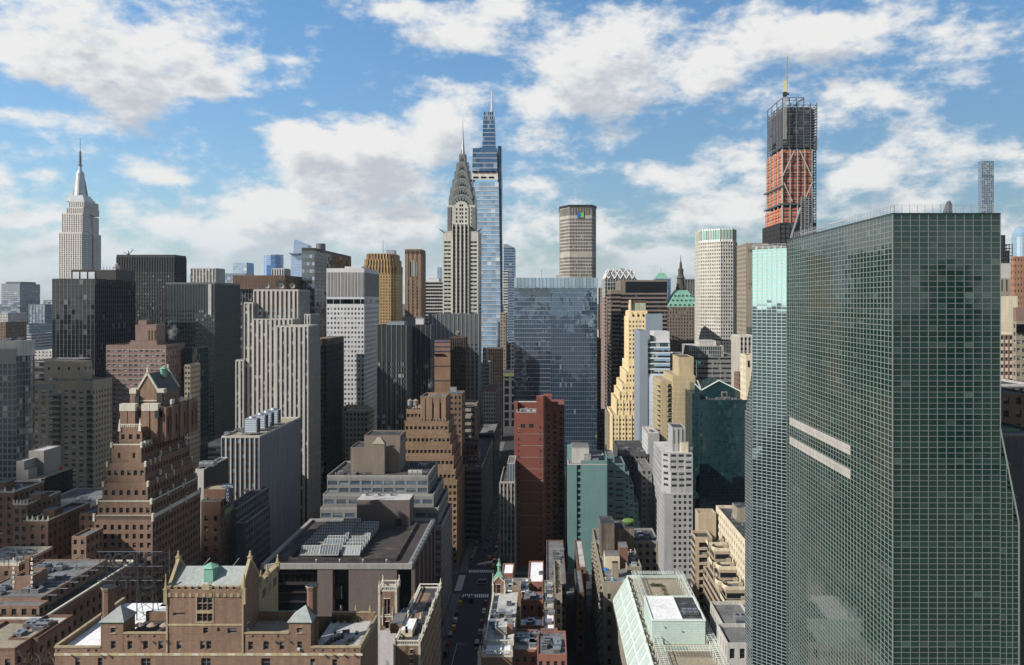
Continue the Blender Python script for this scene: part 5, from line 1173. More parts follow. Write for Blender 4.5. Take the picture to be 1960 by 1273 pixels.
    b, z = simple('grey_loft', 'narrow dim grey loft beside the white stepped apartment tower', 1228, 1248, 900, 460, 30, punch('grey',bay=2.6,fh=3.3), left=punch('grey',bay=2.6,fh=3.3,indiv=True), roof=RM['grey'])
    # 432 style slender far tower and right edge
    Y = 1500; b, z = simple('slender_tower', 'very slender square grey tower rising behind the big green glass tower', 1879, 1902.5, 308, Y, 12, S('curt', bay=3.4, fh=4.2, glass=G['steelg'], mull=W['bluegrey'], mw=1.0, hw=.9, md=.2), left=S('curt', bay=3.4, fh=4.2, glass=G['blue'], mull=W['bluegrey'], mw=1.0, hw=.9, md=.2), par=0)
    b.new('roof_mast').beam((PX(1886,Y),Y+10,z),(PX(1886,Y),Y+10,z+5),.5,W['steel']); b.new('glass_upper_band').box(PX(1879,Y)-.2,PX(1902.5,Y)+.2,Y-.6,Y-.35,PZ(337,Y),PZ(336,Y),W['steel'])
    Y = 900; b, z = simple('dark_stepped_tower', 'small dark stepped tower at the right edge behind the big green glass tower', 1914, 1932, 480, Y, 20, curt('black','steel',bay=3,fh=4), left=curt('black','steel',bay=3,fh=4), par=.5); block(b, PX(1917,Y), PX(1928,Y), Y+4, Y+16, z, PZ(450,Y), curt('black','steel',bay=3,fh=4), par=.5)
    b, z = simple('steel_frame_tower', 'unfinished dark open frame tower at the right edge over white wrapped floors', 1914, 1940, 504, 800, 25, S('blank', wall=W['lconc']), left=S('blank', wall=W['white']), par=0)
    f = b.new('open_frame'); 
    for i in range(5): x = PX(1915,800)+i*3.2; f.beam((x,801,z),(x,801,z+20),.6,W['black']); f.beam((x,820,z),(x,820,z+20),.6,W['black'])
    for k in range(6): f.box(PX(1915,800),PX(1939,800),801,820,z+k*3.8,z+k*3.8+.5,W['black'])
    Y = 1000; b = B('curved_top_tower', 'round topped blue glass tower cut by the right edge of the photo', 'tower', PX(1962,Y), Y); m = b.p('curtain_wall'); m.lathe(PX(1964,Y), Y+12, [(10,0),(10,PZ(455,Y)),(9,PZ(445,Y)),(6,PZ(436,Y)),(0,PZ(431,Y))], 20, G['pale'])
    for k in range(20): m.lathe(PX(1964,Y), Y+12, [(10.15,PZ(455,Y)-k*6),(10.15,PZ(455,Y)-k*6+.8)], 20, W['alum'])
    b, z = simple('red_brick_tower', 'orange red brick tower with square windows at the upper right edge', 1941, 1975, 493, 520, 4, punch('obrick','dark',bay=2.1,fh=4.2,ww=.9,wh=1.7,indiv=True), left=punch('obrick','dark',bay=2.4,fh=4.2,ww=.9,wh=1.7), par=.8)
    b, z = simple('tan_block', 'tan stone block with dark window strips under the white wrapped floors, right edge', 1914, 1941, 534, 600, 20, punch('tan','dark',bay=4,fh=12,ww=1.3,wh=9), par=.6)
    b, z = simple('cream_blank_block', 'bright blank cream wall building at the right edge', 1914, 1948, 568, 400, 24, S('blank', wall=W['cream']), par=.4); clutter(b, PX(1920,400), PX(1945,400), 404, 420, z, 5, 71)
    b, z = simple('brick_block', 'orange brick wall building behind the tan windowed block at the right edge', 1945, 1975, 590, 380, 2.6, S('blank', wall=W['pink']), par=.4)
    b, z = simple('checked_brick_apartment', 'pink and cream checked brick apartment at the right edge', 1914, 1948, 641, 330, 24, punch('pink','dark',bay=2.0,fh=3.0,ww=1.0,wh=1.5,span=W['cream'],indiv=True), par=.6, parm=W['cream'])
    b, z = simple('tan_apartment', 'tan apartment with wide windows cut by the right edge of the photo', 1945, 1975, 618, 310, 2.4, punch('tan','mid',bay=2.3,fh=3.2,ww=1.4,wh=1.5,indiv=True), par=.6); b.p('facade').box(PX(1945,310),PX(1975,310),309.5,309.95,z-4,z-.5,G['black'])
    b, z = simple('old_terrace', 'dim grey roofed brick row at the right edge beneath the checked apartment', 1914, 1980, 740, 250, 30, punch('dgrey',bay=2.6,fh=3.4), left=punch('brown',bay=2.6,fh=3.4), par=.8, parm=W['lconc'])
    b, z = simple('brick_house', 'shaded brown brick house beside the slanted foot of the big green glass tower', 1914, 1985, 757, 215, 26, punch('brown','dark',bay=3,fh=3.6,ww=1.4,wh=1.9,indiv=True), par=.5); clutter(b, PX(1920,215), PX(1960,215), 219, 232, z, 5, 72)
    b, z = simple('concrete_ramp_building', 'dark grey concrete building with a sloped parapet at the lower right edge', 1917, 2010, 835, 176, 20, S('blank', wall=W['dgrey']), par=.6, parm=W['grey'])
mid_right()
# ------------------------------------------------------------------ green glass twin towers
def un_plaza():
    rows, colw = 1.07, 1.73
    gA = S('curt', bay=colw, fh=rows, glass=G['green'], mull=W['lalum'], mw=.11, md=.05, hw=.11, glass2=G['greenw'], every=3, phase=1)
    gB = S('curt', bay=colw, fh=rows, glass=G['green'], mull=W['dalum'], mw=.10, md=.05, hw=.105, glass2=G['greenw'], every=3, phase=1, major=None)  # darker mullions than on the sunlit side: shade put into the colour
    b = B('green_glass_tower', 'huge near green glass tower with a fine pale mullion grid and railing on its roof', 'tower', 77, 150)
    x0, x1, Y0, Y1, zt = 66.9, 87.7, 150.0, 215.0, PZ(411,150)
    gB['part'] = 'front_curtain_wall'; gA['part'] = 'side_curtain_wall'
    facade(b, gB, (x0,Y0), (x1,Y0), 0, zt); facade(b, gA, (x0,Y1), (x0,Y0), 0, zt)
    zk0, zk1 = PZ(820,150), PZ(1000,150)
    ex = dict(gB); ex['bay'] = 1.2; ex['ztop'] = lambda s: zk0+(zk1-zk0)*s/3.6; ex['major'] = None; ex['top'] = (zt-zk0) % rows
    facade(b, ex, (x1+.02,Y0), (x1+3.6,Y0), 0, zk0)
    m = b.p('slanted_foot'); xe = x1+3.6; dg = W['dkgreen']
    m.quad((xe,Y0,0),(xe,Y1,0),(xe,Y1,zk1),(xe,Y0,zk1),G['green']); m.quad((xe,Y0,zk1),(xe,Y1,zk1),(x1,Y1,zk0),(x1,Y0,zk0),G['green']); m.beam((x1,Y0-.05,zk0),(xe,Y0-.05,zk1),.22,W['lalum']); m.beam((xe,Y0-.05,0),(xe,Y0-.05,zk1),.2,W['lalum'])
    m.quad((x1,Y0,zk0),(x1,Y1,zk0),(x1,Y1,zt),(x1,Y0,zt),dg); m.quad((xe,Y1,0),(x0,Y1,0),(x0,Y1,zt),(x1,Y1,zt),dg)
    b.p('roof').quad((x0,Y0,zt),(x1,Y0,zt),(x1,Y1,zt),(x0,Y1,zt),RM['grey'])
    cp = b.p('parapet'); cp.box(x0-.05,x1+.05,Y0-.1,Y0+.4,zt+.003,zt+.35,dg); cp.box(x0-.1,x0+.4,Y0+.4,Y1,zt+.003,zt+.35,dg); cp.box(x1-.4,x1+.05,Y0+.4,Y1,zt+.003,zt+.35,dg)
    for nm, mat in (('corner_trim', W['lalum']),):
        t = b.new(nm); t.box(x0-.16,x0+.10,Y0-.16,Y0-.1,0,zt,mat); t.box(x1-.1,x1+.06,Y0-.17,Y0-.1,zk0,zt,mat)
    # pale panel strips on the side
    for (pa, pb, hh) in ((797,812,2.1),(834,849,2.1)):
        z1 = PZ(pa+1,213); st = b.new('panel_strip'); st.box(x0-.14,x0-.09,170.6,212.9,z1-hh,z1,wall('pale_panel', (.50,.46,.42), var=.08))
        for k in range(1,18): st.box(x0-.155,x0-.141,170.6+k*2.35-.06,170.6+k*2.35+.06,z1-hh,z1,W['lalum'])
        st.box(x0-.155,x0-.141,170.6,212.9,z1-hh/2-.05,z1-hh/2+.05,W['lalum'])
    # roof railing and fin
    rl = b.new('roof_railing')
    for k in range(4):
        z = zt+.9+k*.38; rl.box(x0+1,x1-.4,Y0+1.5,Y0+1.56,z,z+.06,W['alum']); rl.box(x0+1,x0+1.06,Y0+1.5,Y1-2,z,z+.06,W['alum'])
    for i in range(14): x = x0+1+i*1.5; rl.box(x,x+.07,Y0+1.5,Y0+1.57,zt,zt+2.1,W['alum'])
    for i in range(40): y = Y0+1.5+i*1.6; rl.box(x0+1,x0+1.07,y,y+.07,zt,zt+2.1+(1.2 if i%5==0 and i>20 else 0),W['alum'])
    fn = b.new('roof_fin'); xa = PX(1814,155); fn.poly(((xa-.7,155,zt),(xa+1.0,155,zt),(xa+.9,155,zt+2.6),(xa+.5,155,zt+3.4)),W['steel']); fn.poly(((xa+1.0,155,zt),(xa+1.3,157,zt),(xa+1.2,157,zt+2.6),(xa+.9,155,zt+2.6)),W['black']); fn.poly(((xa+.5,155,zt+3.4),(xa+.9,155,zt+2.6),(xa+1.2,157,zt+2.6),(xa+.8,157,zt+3.4)),W['steel']); fn.poly(((xa-.4,157,zt),(xa-.7,155,zt),(xa+.5,155,zt+3.4),(xa+.8,157,zt+3.4)),W['steel'])
    wl = b.new('white_roof_rail'); wl.box(x0+1.5,x0+1.9,192,208,zt+1.2,zt+1.45,W['white']); wl.box(x0+2.2,x0+2.5,180,190,zt+2.0,zt+2.2,W['white'])
    bulkhead(b, x0+6, x1-3, 165, 205, zt, 1.2, W['steel'])
    # second tower
    b = B('green_glass_tower', 'second green glass tower whose diagonal corner mirrors the pale sky', 'tower', 62, 222)
    zt = PZ(475,216); g1 = S('curt', bay=1.5, fh=.95, glass=G['mgreen'], mull=W['alum'], mw=.10, md=.05, hw=.13, part='diagonal_curtain_wall')
    xa, xb = 59.1, 66.7
    facade(b, g1, (xa,222.5), (xb,215.2), 0, zt)
    g2 = dict(g1); g2['part'] = 'side_curtain_wall'; zk0, zk1 = PZ(708,225), PZ(786,228)
    facade(b, S('blank', wall=G['green'], part='side_curtain_wall'), (71.5,262), (xa,222.6), 0, zt)
    g2['ztop'] = lambda s: zk1+(zk0-zk1)*s/6.6; g2['bay'] = 1.2
    facade(b, g2, (xa-.35,229), (xa-.02,222.5), 0, zk0)
    m = b.p('back_wall'); m.quad((70.5,262,0),(xa-.35,229,0),(xa-.35,229,zk1),(70.5,262,zk1),G['green']); m.poly(((xa-.35,229,zk1),(xa-.02,222.5,zk0),(71.5,262,zk0)),G['green'])
    m.quad((xb,215.2,0),(xb+20,215.2,0),(xb+20,215.2,zt),(xb,215.2,zt),G['green']); m.quad((xb+20,215.2,0),(xb+20,262,0),(xb+20,262,zt),(xb+20,215.2,zt),W['dkgreen']); m.quad((xb+20,262,0),(71.5,262,0),(71.5,262,zt),(xb+20,262,zt),W['dkgreen'])
    b.p('roof').poly([(xa,222.5,zt),(xb,215.2,zt),(xb+20,215.2,zt),(xb+20,262,zt),(71.5,262,zt)], RM['light'])
    rl = b.new('roof_railing')
    d = Vector((xb-xa,215.2-222.5,0))
    for k in range(3): rl.beam((xa,223.1,zt+.5+k*.4),(xb,215.8,zt+.5+k*.4),.06,W['alum'])
    for k in range(9): q = Vector((xa,223.1,zt))+d*(k/8); rl.beam(tuple(q),(q.x,q.y,zt+1.4),.07,W['alum'])
    for i in range(5): ac_unit(b, xa+3+i*1.6, 227-i*.6, zt, 1.4, 1.4, 1.2, W['lconc'])
un_plaza()

def near_left():
    # tan apartment with balconies strip
    Y = 420; b, z = simple('tan_apartment_tower', 'dim tan brick apartment tower with a dark balcony column and a brick penthouse', 47, 177, 733, Y, 19,
        punch('tan','mid',bay=4.1,fh=3.05,ww=2.2,wh=1.6,rec=.25,top=3.4,indiv=True), side=punch('tan','dark',bay=2.6,fh=3.05,ww=1.1,wh=1.5,top=4), par=1.2, parm=W['tan'], roof=RM['dark'])
    for (pa, pb) in ((101,116),(170,177.2)):
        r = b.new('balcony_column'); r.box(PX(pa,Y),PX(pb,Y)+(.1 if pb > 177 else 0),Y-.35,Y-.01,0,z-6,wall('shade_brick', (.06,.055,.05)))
        for k in range(32):
            zz = z-6.5-k*3.05
            if zz > 2: r.box(PX(pa,Y)-.1,PX(pb,Y)+.25,Y-1.5,Y-.36,zz,zz+.2,W['conc']); r.box(PX(pa,Y)-.1,PX(pb,Y)+.25,Y-1.5,Y-1.42,zz+.2,zz+1.1,W['steel'])
    b.new('penthouse_glass').box(PX(52,Y),PX(104,Y),Y-.2,Y-.01,z-3.2,z-.8,G['steelg'])
    block(b, PX(84,430), PX(160,430), 430, 438, z, PZ(694,430), punch('tan','dark',bay=5,fh=6,ww=1.2,wh=1.6,top=2), par=.6, parm=W['tan'], roof=RM['grey'])
    clutter(b, PX(60,422), PX(170,422), 423, 429, z, 8, 81)
    # cylindrical cornered glass apartment
    Y = 385; b, z = simple('balcony_glass_tower', 'dark glassy apartment tower with rounded grey top cut by the left edge', -40, 32, 668, Y, 6.5, S('band', bay=2.4, fh=3.0, gh=2.3, bd=.3, mw=.25, wall=W['steel'], glass=G['resid'], mull=W['lalum'], top=7), par=0, roof=RM['light'])
    zt = PZ(652,Y); m = b.p('rounded_top'); cx = PX(32,Y); r = 5.2
    arc = [(cx+r*math.sin(t)*.9, Y+r-r*math.cos(t)) for t in [i*math.pi/2/6 for i in range(7)]]
    m.prism([(PX(-40,Y),Y-.1)]+[(cx,Y-.1)]+[(a+.1,c-.05) for a,c in arc[1:]]+[(arc[-1][0]+.1,Y+6.5),(PX(-40,Y),Y+6.5)], PZ(681,Y), zt, W['lconc'], RM['light'])
    for i in range(6): facade(b, S('band', bay=2.4, fh=3.0, gh=2.3, bd=.25, mw=.2, wall=W['steel'], glass=G['resid'], mull=W['lalum'], part='facade'), arc[i], arc[i+1], 0, PZ(681,Y))
    facade(b, S('band', bay=3, fh=3.0, gh=2.3, bd=.25, mw=.2, wall=W['steel'], glass=G['dark']), arc[6], (arc[6][0],Y+6.5), 0, PZ(681,Y)); clutter(b, PX(-20,Y), PX(30,Y), Y+2, Y+5, zt, 6, 82)
    b, z = simple('grey_flat_block', 'flat grey roofed block with pale trim behind the tan apartment penthouse', 48, 120, 693, 470, 30, S('band', bay=3, fh=3.4, gh=2, wall=W['dgrey'], glass=G['dark']), par=.5, parm=W['conc'])
    # rose brick apartment
    Y = 500; b, z = simple('rose_brick_apartment', 'wide rose brick apartment tower with pale floor lines and a brick rooftop block', 203, 318, 663, Y, 26,
        punch('pink','mid',bay=3.6,fh=3.1,ww=1.9,wh=1.6,rec=.25,top=1.5,indiv=True), side=punch('pink','mid',bay=3.0,fh=3.1,ww=1.6,wh=1.6), par=1, parm=W['pink'], roof=RM['grey'])
    for k in range(26): zz = z-2-k*3.1; b.p('floor_line').box(PX(203,Y),PX(318,Y),Y-.05,Y-.004,zz-.1,zz+.1,W['lconc'])
    q = bulkhead(b, PX(262,510), PX(302,510), 508, 520, z, PZ(622,508)-z, W['pink']); bulkhead(b, PX(266,510), PX(282,510), 509, 516, PZ(622,508)+.26, 2.6, W['pink']); bulkhead(b, PX(255,510), PX(305,510), 506.5, 508, z, 3.2, W['pink'])
    for i in range(3): b.p('penthouse_slot').box(PX(283+i*6,508),PX(286+i*6,508),507.8,507.95,PZ(655,508),PZ(632,508),W['brown2'])
    b, z = simple('slim_tan_block', 'slim tan windowed block between the rose brick and green grey towers', 353, 364, 700, 480, 14, punch('tan','dark',bay=2,fh=3.2,ww=1.0,wh=1.5), par=.6)
    b, z = simple('dark_teal_block', 'dark teal glass block below the green grey tower', 350, 368, 668, 520, 24, curt('teal','dkgreen',bay=2.4,mw=.1), side=curt('teal','dkgreen',bay=2.4,mw=.1), par=.8)
    b, z = simple('tan_roof_podium', 'low block with a broad tan roof left of the finned office with cooling towers', 372, 440, 905, 400, 60, punch('lconc',bay=2.6,fh=3.6), roof=RM['tan']); bulkhead(b, PX(402,410), PX(418,410), 410, 416, z, 2, W['white'], roof=RM['white'])
    b, z = simple('dark_podium', 'black flat low building at the foot of the green grey tower', 372, 430, 857, 560, 50, band('blackg','black'), roof=RM['dark'])
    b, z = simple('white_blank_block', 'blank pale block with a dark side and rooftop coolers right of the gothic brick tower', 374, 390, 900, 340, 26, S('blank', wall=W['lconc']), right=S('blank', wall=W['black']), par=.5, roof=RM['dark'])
    for i in range(3): ac_unit(b, PX(374,342)+1.6+i*2.2, 346, z+.5, 2.0, 4, 2.2)
    # finned office with cooling towers
    Y = 377; fin = S('pier', bay=2.35, fh=3.55, pw=.55, pd=.5, gh=1.9, wall=W['lconc'], span=wall('brown_spandrel', (.10,.065,.05)), glass=G['steelg'], head=.8)
    sd = S('pier', bay=1.55, fh=60, pw=.35, pd=.35, gh=.5, wall=wall('side_fin', (.44,.45,.47), var=.05), span=wall('side_panel', (.30,.31,.33), var=.06, streak=.1), glass=G['dark'], head=58)
    b, z = simple('finned_office', 'grey office block with brown spandrel bays, finned blank side and blue cooling towers', 424, 497, 838, Y, 62, fin, side=sd, par=.9, parm=W['lconc'], roof=RM['tan'])
    for k, (p, yy) in enumerate(((480,384),(496,396),(508,404),(521,414))):
        c = B('cooling_tower', ('first and nearest of four blue grey cooling towers on the finned office roof','second of four blue grey cooling towers from the near roof edge','third of four blue grey cooling towers from the near roof edge','farthest of four blue grey cooling towers on the finned office roof')[k], 'cooling tower', PX(p,yy), yy, z+.01, group='cooling towers on the finned office')
        x = PX(p,yy); cm = W['bluegrey']; m = c.new('casing'); m.box(x-3.1,x+3.1,yy,yy+4.4,z+1.0,z+8.2,cm)
        g = c.new('louvre', m); 
        for j in range(7): g.box(x-2.7,x+2.7,yy-.16,yy-.003,z+1.6+j*.9,z+2.0+j*.9,W['ltblue']); g.box(x+3.103,x+3.25,yy+.4,yy+4,z+1.6+j*.9,z+2.2+j*.9,W['black'])
        f = c.new('fan_stack', m); f.lathe(x, yy+2.2, [(1.7,z+8.2),(1.5,z+9.2),(1.35,z+9.2),(1.3,z+8.5)], 12, W['alum'])
        l = c.new('leg')
        for dx in (-2.9, 2.9): l.box(x+dx-.15,x+dx+.15,yy+.2,yy+.5,z+.02,z+1.0,W['steel']); l.box(x+dx-.15,x+dx+.15,yy+3.8,yy+4.1,z+.02,z+1.0,W['steel'])
    rl = b.new('roof_railing'); rl.box(PX(430,380),PX(470,380),381,381.1,z+1.2,z+1.3,W['alum']); clutter(b, PX(432,385), PX(468,385), 384, 396, z, 6, 83)
    # hotel with vertical sign
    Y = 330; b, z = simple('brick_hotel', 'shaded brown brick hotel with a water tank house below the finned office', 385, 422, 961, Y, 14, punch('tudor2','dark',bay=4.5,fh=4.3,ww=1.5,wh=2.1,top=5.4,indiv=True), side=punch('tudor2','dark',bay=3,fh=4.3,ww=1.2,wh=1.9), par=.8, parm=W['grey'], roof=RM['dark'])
    block(b, PX(388,334), PX(430,334), 335, 343, z, PZ(938,335), S('blank', wall=W['tudor2']), par=.3, roof=RM['tan'])
    b.new('flue').beam((PX(395,332),332,z+.2),(PX(395,332),332,z+2.6),.5,W['tan']); m = b.new('green_awning'); m.poly(((PX(429,329),329,PZ(978,329)),(PX(434,329),327,PZ(990,327)),(PX(448,335),335,PZ(972,335)),(PX(443,337),337,PZ(964,337))), wall('moss_awning', (.20,.24,.09)))
    b, z = simple('dark_hotel_wing', 'black shaded hotel wing with pale parapet right of the brown brick hotel', 425, 452, 975, 341, 40, S('blank', wall=W['dgrey']), right=punch('dgrey','black',bay=3,fh=3.6), par=.5, parm=W['grey']); clutter(b, PX(440,360), PX(455,360), 356, 375, z, 3, 84)
    b, z = simple('dark_hotel_wing', 'lower black wing with a sloping pale parapet beside the finned office', 452, 470, 1002, 336, 30, S('blank', wall=W['dgrey']), right=punch('dgrey','black',bay=3,fh=3.6), par=.5, parm=W['grey'])
    # hotel sign
    Y = 333.4; s = B('hotel_sign', 'vertical blue sign reading HOTEL TUDOR on the brick hotel roof', 'sign', PX(434,Y), Y, PZ(968,Y))
    m = s.new('sign_board'); sb = plain('sign_navy', (.02,.05,.11), .5); m.box(PX(424,Y),PX(445,Y),Y,Y+.5,PZ(934,Y),PZ(926,Y),sb); m.box(PX(431.5,Y),PX(440,Y),Y,Y+.5,PZ(968,Y),PZ(934,Y)-.01,sb)
    s.texts = [('HOTEL', PX(424.6,Y), Y-.06, PZ(933,Y), 1.6, 'LEFT')] + [(c, PX(435.7,Y), Y-.06, PZ(940.4+i*6.7,Y), 1.45, 'CENTER') for i, c in enumerate('TUDOR')]
    # grey block with dark curtain side
    Y = 330; b, z = simple('grey_concrete_block', 'small plain grey concrete block with a dark glass side at left', 31, 78, 918, Y, 22, S('blank', wall=wall('smooth_concrete', (.33,.31,.28), var=.04, streak=.06)), side=S('curt', bay=1.5, fh=1.8, glass=G['black'], mull=W['black'], mw=.12), par=0, roof=RM['tan'])
    block(b, PX(31,Y), PX(46,Y), Y, Y+8, z, PZ(884,Y), S('blank', wall=MATS['smooth_concrete']), par=.3, roof=RM['light']); block(b, PX(55,Y+8), PX(84,Y+8), Y+8, Y+20, z, PZ(864,Y+8), S('blank', wall=MATS['smooth_concrete']), par=.3, roof=RM['light'])
    b.p('facade').box(PX(46,Y),PX(54,Y),Y,Y+6,z,PZ(900,Y),MATS['smooth_concrete']); b.p('edge_trim').box(PX(76.5,Y),PX(78,Y)+.02,Y-.06,Y-.003,0,z,W['white']); b.new('site_fence').box(PX(100,350),PX(122,350),349,349.3,z,z+1.4,plain('safety_orange', (.6,.12,.04), .7))
    # low pale block with square windows
    Y = 300; b = B('pale_window_block', 'low pale grey block with staggered square windows on its long side', 'building', PX(100,Y), Y); x = PX(99,Y); z = PZ(998,Y)
    block(b, x-22, x, Y, Y+52, 0, z, S('blank', wall=W['lconc']), right=punch('lconc','black',bay=2.9,fh=3.4,ww=1.35,wh=2.2,rec=.3,indiv=True,top=.6), par=.5, roof=RM['grey'])
    clutter(b, x-8, x-2, Y+10, Y+46, z, 5, 85); b.new('safety_sheet').box(x-6,x-.4,Y+51,Y+51.3,z+1,z+3,plain('safety_orange', (.6,.12,.04), .7))
    # dark tudor row at the left edge
    R = random.Random(8)
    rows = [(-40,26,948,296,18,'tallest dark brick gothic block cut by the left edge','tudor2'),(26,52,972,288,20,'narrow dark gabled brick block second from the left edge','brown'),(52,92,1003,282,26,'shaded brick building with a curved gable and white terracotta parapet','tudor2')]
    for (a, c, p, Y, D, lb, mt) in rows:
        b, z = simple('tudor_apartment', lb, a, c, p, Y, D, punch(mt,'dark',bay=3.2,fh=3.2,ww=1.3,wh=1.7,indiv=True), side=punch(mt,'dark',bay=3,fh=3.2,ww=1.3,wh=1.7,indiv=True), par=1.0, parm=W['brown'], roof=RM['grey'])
        coping(b, PX(a,Y), PX(c,Y), Y, Y+D, z+1.0, W['stone'], .35, .55); clutter(b, PX(a,Y)+1, PX(c,Y)-1, Y+3, Y+D-3, z, 5, int(p), W['lconc'])
        bulkhead(b, PX(a,Y)+2, PX(a,Y)+6, Y+6, Y+11, z, 3.2, W[mt])
        for i in range(5): x = PX(a,Y)+(PX(c,Y)-PX(a,Y))*i/4; b.p('finial').frustum([(x-.4,Y-.2),(x+.4,Y-.2),(x+.4,Y+.5),(x-.4,Y+.5)],[(x-.1,Y),(x+.1,Y),(x+.1,Y+.2),(x-.1,Y+.2)],z+1.3,z+3,W['stone'])
    b, z = simple('brick_stair_block', 'small plain brown brick block left of the gothic brick tower foot', 137, 165, 1030, 262, 10, punch('tudor','dark',bay=2.6,fh=3.4,ww=1.1,wh=1.6,indiv=True), par=.6, parm=W['tudor'], roof=RM['grey'])
    b, z = simple('brick_stair_block', 'taller shaded brown block behind the pale windowed block, beside the gothic tower', 152, 180, 985, 292, 12, punch('tudor','dark',bay=2.6,fh=3.4,ww=1.1,wh=1.6,indiv=True), par=.6, parm=W['tudor'], roof=RM['grey'])
near_left()

def woodstock():
    """gothic brick apartment tower with many set-backs"""
    Y = 274; b = B('gothic_brick_tower', 'tall gothic brown brick tower with white terracotta crests, gabled slate top and many setbacks', 'apartment tower', PX(240,Y), Y)
    T, ST = W['tudor'], W['stone']
    st = punch('tudor','dark',bay=2.5,fh=3.15,ww=1.25,wh=1.8,rec=.35,top=1.6,indiv=True)
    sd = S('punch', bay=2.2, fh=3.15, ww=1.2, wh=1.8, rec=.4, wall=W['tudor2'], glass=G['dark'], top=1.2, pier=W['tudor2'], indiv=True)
    orn = b.p('pinnacle')
    def crest(x0, x1, y0, y1, z, h=.5, front=True):
        orn = b.new('terracotta_crest')
        if front: orn.box(x0-.12,x1+.12,y0-.14,y0+.3,z,z+h,ST); orn.box(x1-.3,x1+.14,y0+.3,y1,z,z+h,ST)
        for y in [y0+.3+i*(y1-y0-.6)/3 for i in range(4)]: orn.box(x1-.35,x1+.3,y-.3,y+.3,z-.9,z+h+.6,ST)
        for x in (x0,x1): orn.box(x-.35,x+.35,y0-.28,y0+.4,z-.9,z+h+.5,ST)
    X = lambda p: PX(p, Y)
    zt = {k: PZ(k, Y) for k in (993,962,930,893,857)}
    # broad base and stepped right wing
    block(b, X(180), X(292), Y, Y+38, 0, zt[993], st, side=sd, par=0, roof=RM['grey']); crest(X(180), X(292), Y, Y+38, zt[993], 1.3)
    lat = b.p('lattice_parapet')
    for i in range(40):
        x = X(181)+i*(X(291)-X(181))/40; w = (X(291)-X(181))/40
        lat.beam((x,Y-.2,zt[993]+.1),(x+w,Y-.2,zt[993]+1.2),.12,W['tudor2']); lat.beam((x,Y-.2,zt[993]+1.2),(x+w,Y-.2,zt[993]+.1),.12,W['tudor2'])
    block(b, X(183), X(286), Y+1.2, Y+38, zt[993], zt[962], st, side=sd, par=.5, roof=RM['grey'], parm=T); crest(X(183), X(286), Y+1.2, Y+37.5, zt[962])
    block(b, X(188), X(276), Y+2.4, Y+38, zt[962], zt[930], st, side=sd, par=.5, roof=RM['grey'], parm=T); crest(X(190), X(276), Y+2.4, Y+22, zt[930], front=False)
    block(b, X(192), X(268), Y+3.6, Y+38, zt[930], zt[893], st, side=sd, par=.5, roof=RM['grey'], parm=T); crest(X(194), X(268), Y+3.6, Y+14, zt[893], front=False)
    block(b, X(199), X(257), Y+4.8, Y+37, zt[893], zt[857], punch('tudor','dark',bay=4.6,fh=3.6,ww=.9,wh=1.9,rec=.3,top=2.2,indiv=True), side=sd, par=.5, roof=RM['dark'], parm=T); crest(X(199), X(257), Y+4.8, Y+12, zt[857])
    # right wings further back
    for (xl, xr, p, y0, y1) in ((-153,-140.6,945,Y+9,312.5),(-156,-142.6,905,Y+13,313),(-156,-144.4,868,Y+17,312),(-158,-146.6,822,Y+22,311),(-150,-140.0,965,Y+22,313.5)):
        zz = PZ(p,y0); block(b, xl, xr, y0, y1, 0, zz, sd, side=sd, par=.5, roof=RM['grey'], parm=W['tudor2']); crest(xl, xr, y0, y1, zz, .5, front=False)
    # upper tower
    z0 = zt[857]; yb = Y+8
    zs = PZ(820,yb); block(b, PX(228,yb), PX(272,yb), yb, yb+24, z0, zs, st, side=sd, par=.4, roof=RM['grey'], parm=T)
    for i in range(12):
        x = PX(229,yb)+i*.68; b.p('lattice_parapet').box(x,x+.3,yb-.1,yb+.1,zs+.4,zs+1.3,ST)
    b.p('lattice_parapet').box(PX(228,yb)-.2,PX(272,yb),yb-.2,yb+.2,zs+1.3,zs+1.6,ST)
    for p in (229, 268): orn.frustum([(PX(p,yb)-.5,yb-.4),(PX(p,yb)+.5,yb-.4),(PX(p,yb)+.5,yb+.5),(PX(p,yb)-.5,yb+.5)],[(PX(p,yb)-.1,yb),(PX(p,yb)+.1,yb),(PX(p,yb)+.1,yb+.1),(PX(p,yb)-.1,yb+.1)],zs-1,zs+3.4,ST)
    yc = Y+12; zc = PZ(783,yc)
    sd2 = S('punch', bay=3.2, fh=9, ww=1.1, wh=6.5, rec=.5, wall=W['tudor2'], glass=G['black'], top=2, head=1)
    block(b, PX(236,yc), PX(318,yc), yc, yc+26, z0, zc, punch('tudor2','black',bay=4.2,fh=7,ww=1.2,wh=2.4), side=sd2, par=.6, roof=RM['dark'], parm=T)
    for p in (239,254,281,297):
        x = PX(p,yc); b.p('turret').prism([(x-1.3,yc-.9),(x+1.3,yc-.9),(x+1.3,yc+1.2),(x-1.3,yc+1.2)], zs-4, zc+1.2, T, ST); orn.prism([(x-1.45,yc-1.05),(x+1.45,yc-1.05),(x+1.45,yc+1.3),(x-1.45,yc+1.3)], zc-.6, zc+2.0, ST)
    # gabled top
    yg = Y+16; z1 = PZ(762,yg); xa, xb = PX(262,yg), PX(303,yg); ze = PZ(750,yg); zr = PZ(715,yg); xm = (xa+xb)/2
    b.p('gable').box(xa,xb,yg,yg+16,zc,ze,T); b.p('gable').poly(((xa,yg,ze),(xb,yg,ze),(xm,yg,zr)), T); b.p('gable').poly(((xb,yg+16,ze),(xa,yg+16,ze),(xm,yg+16,zr)), T)
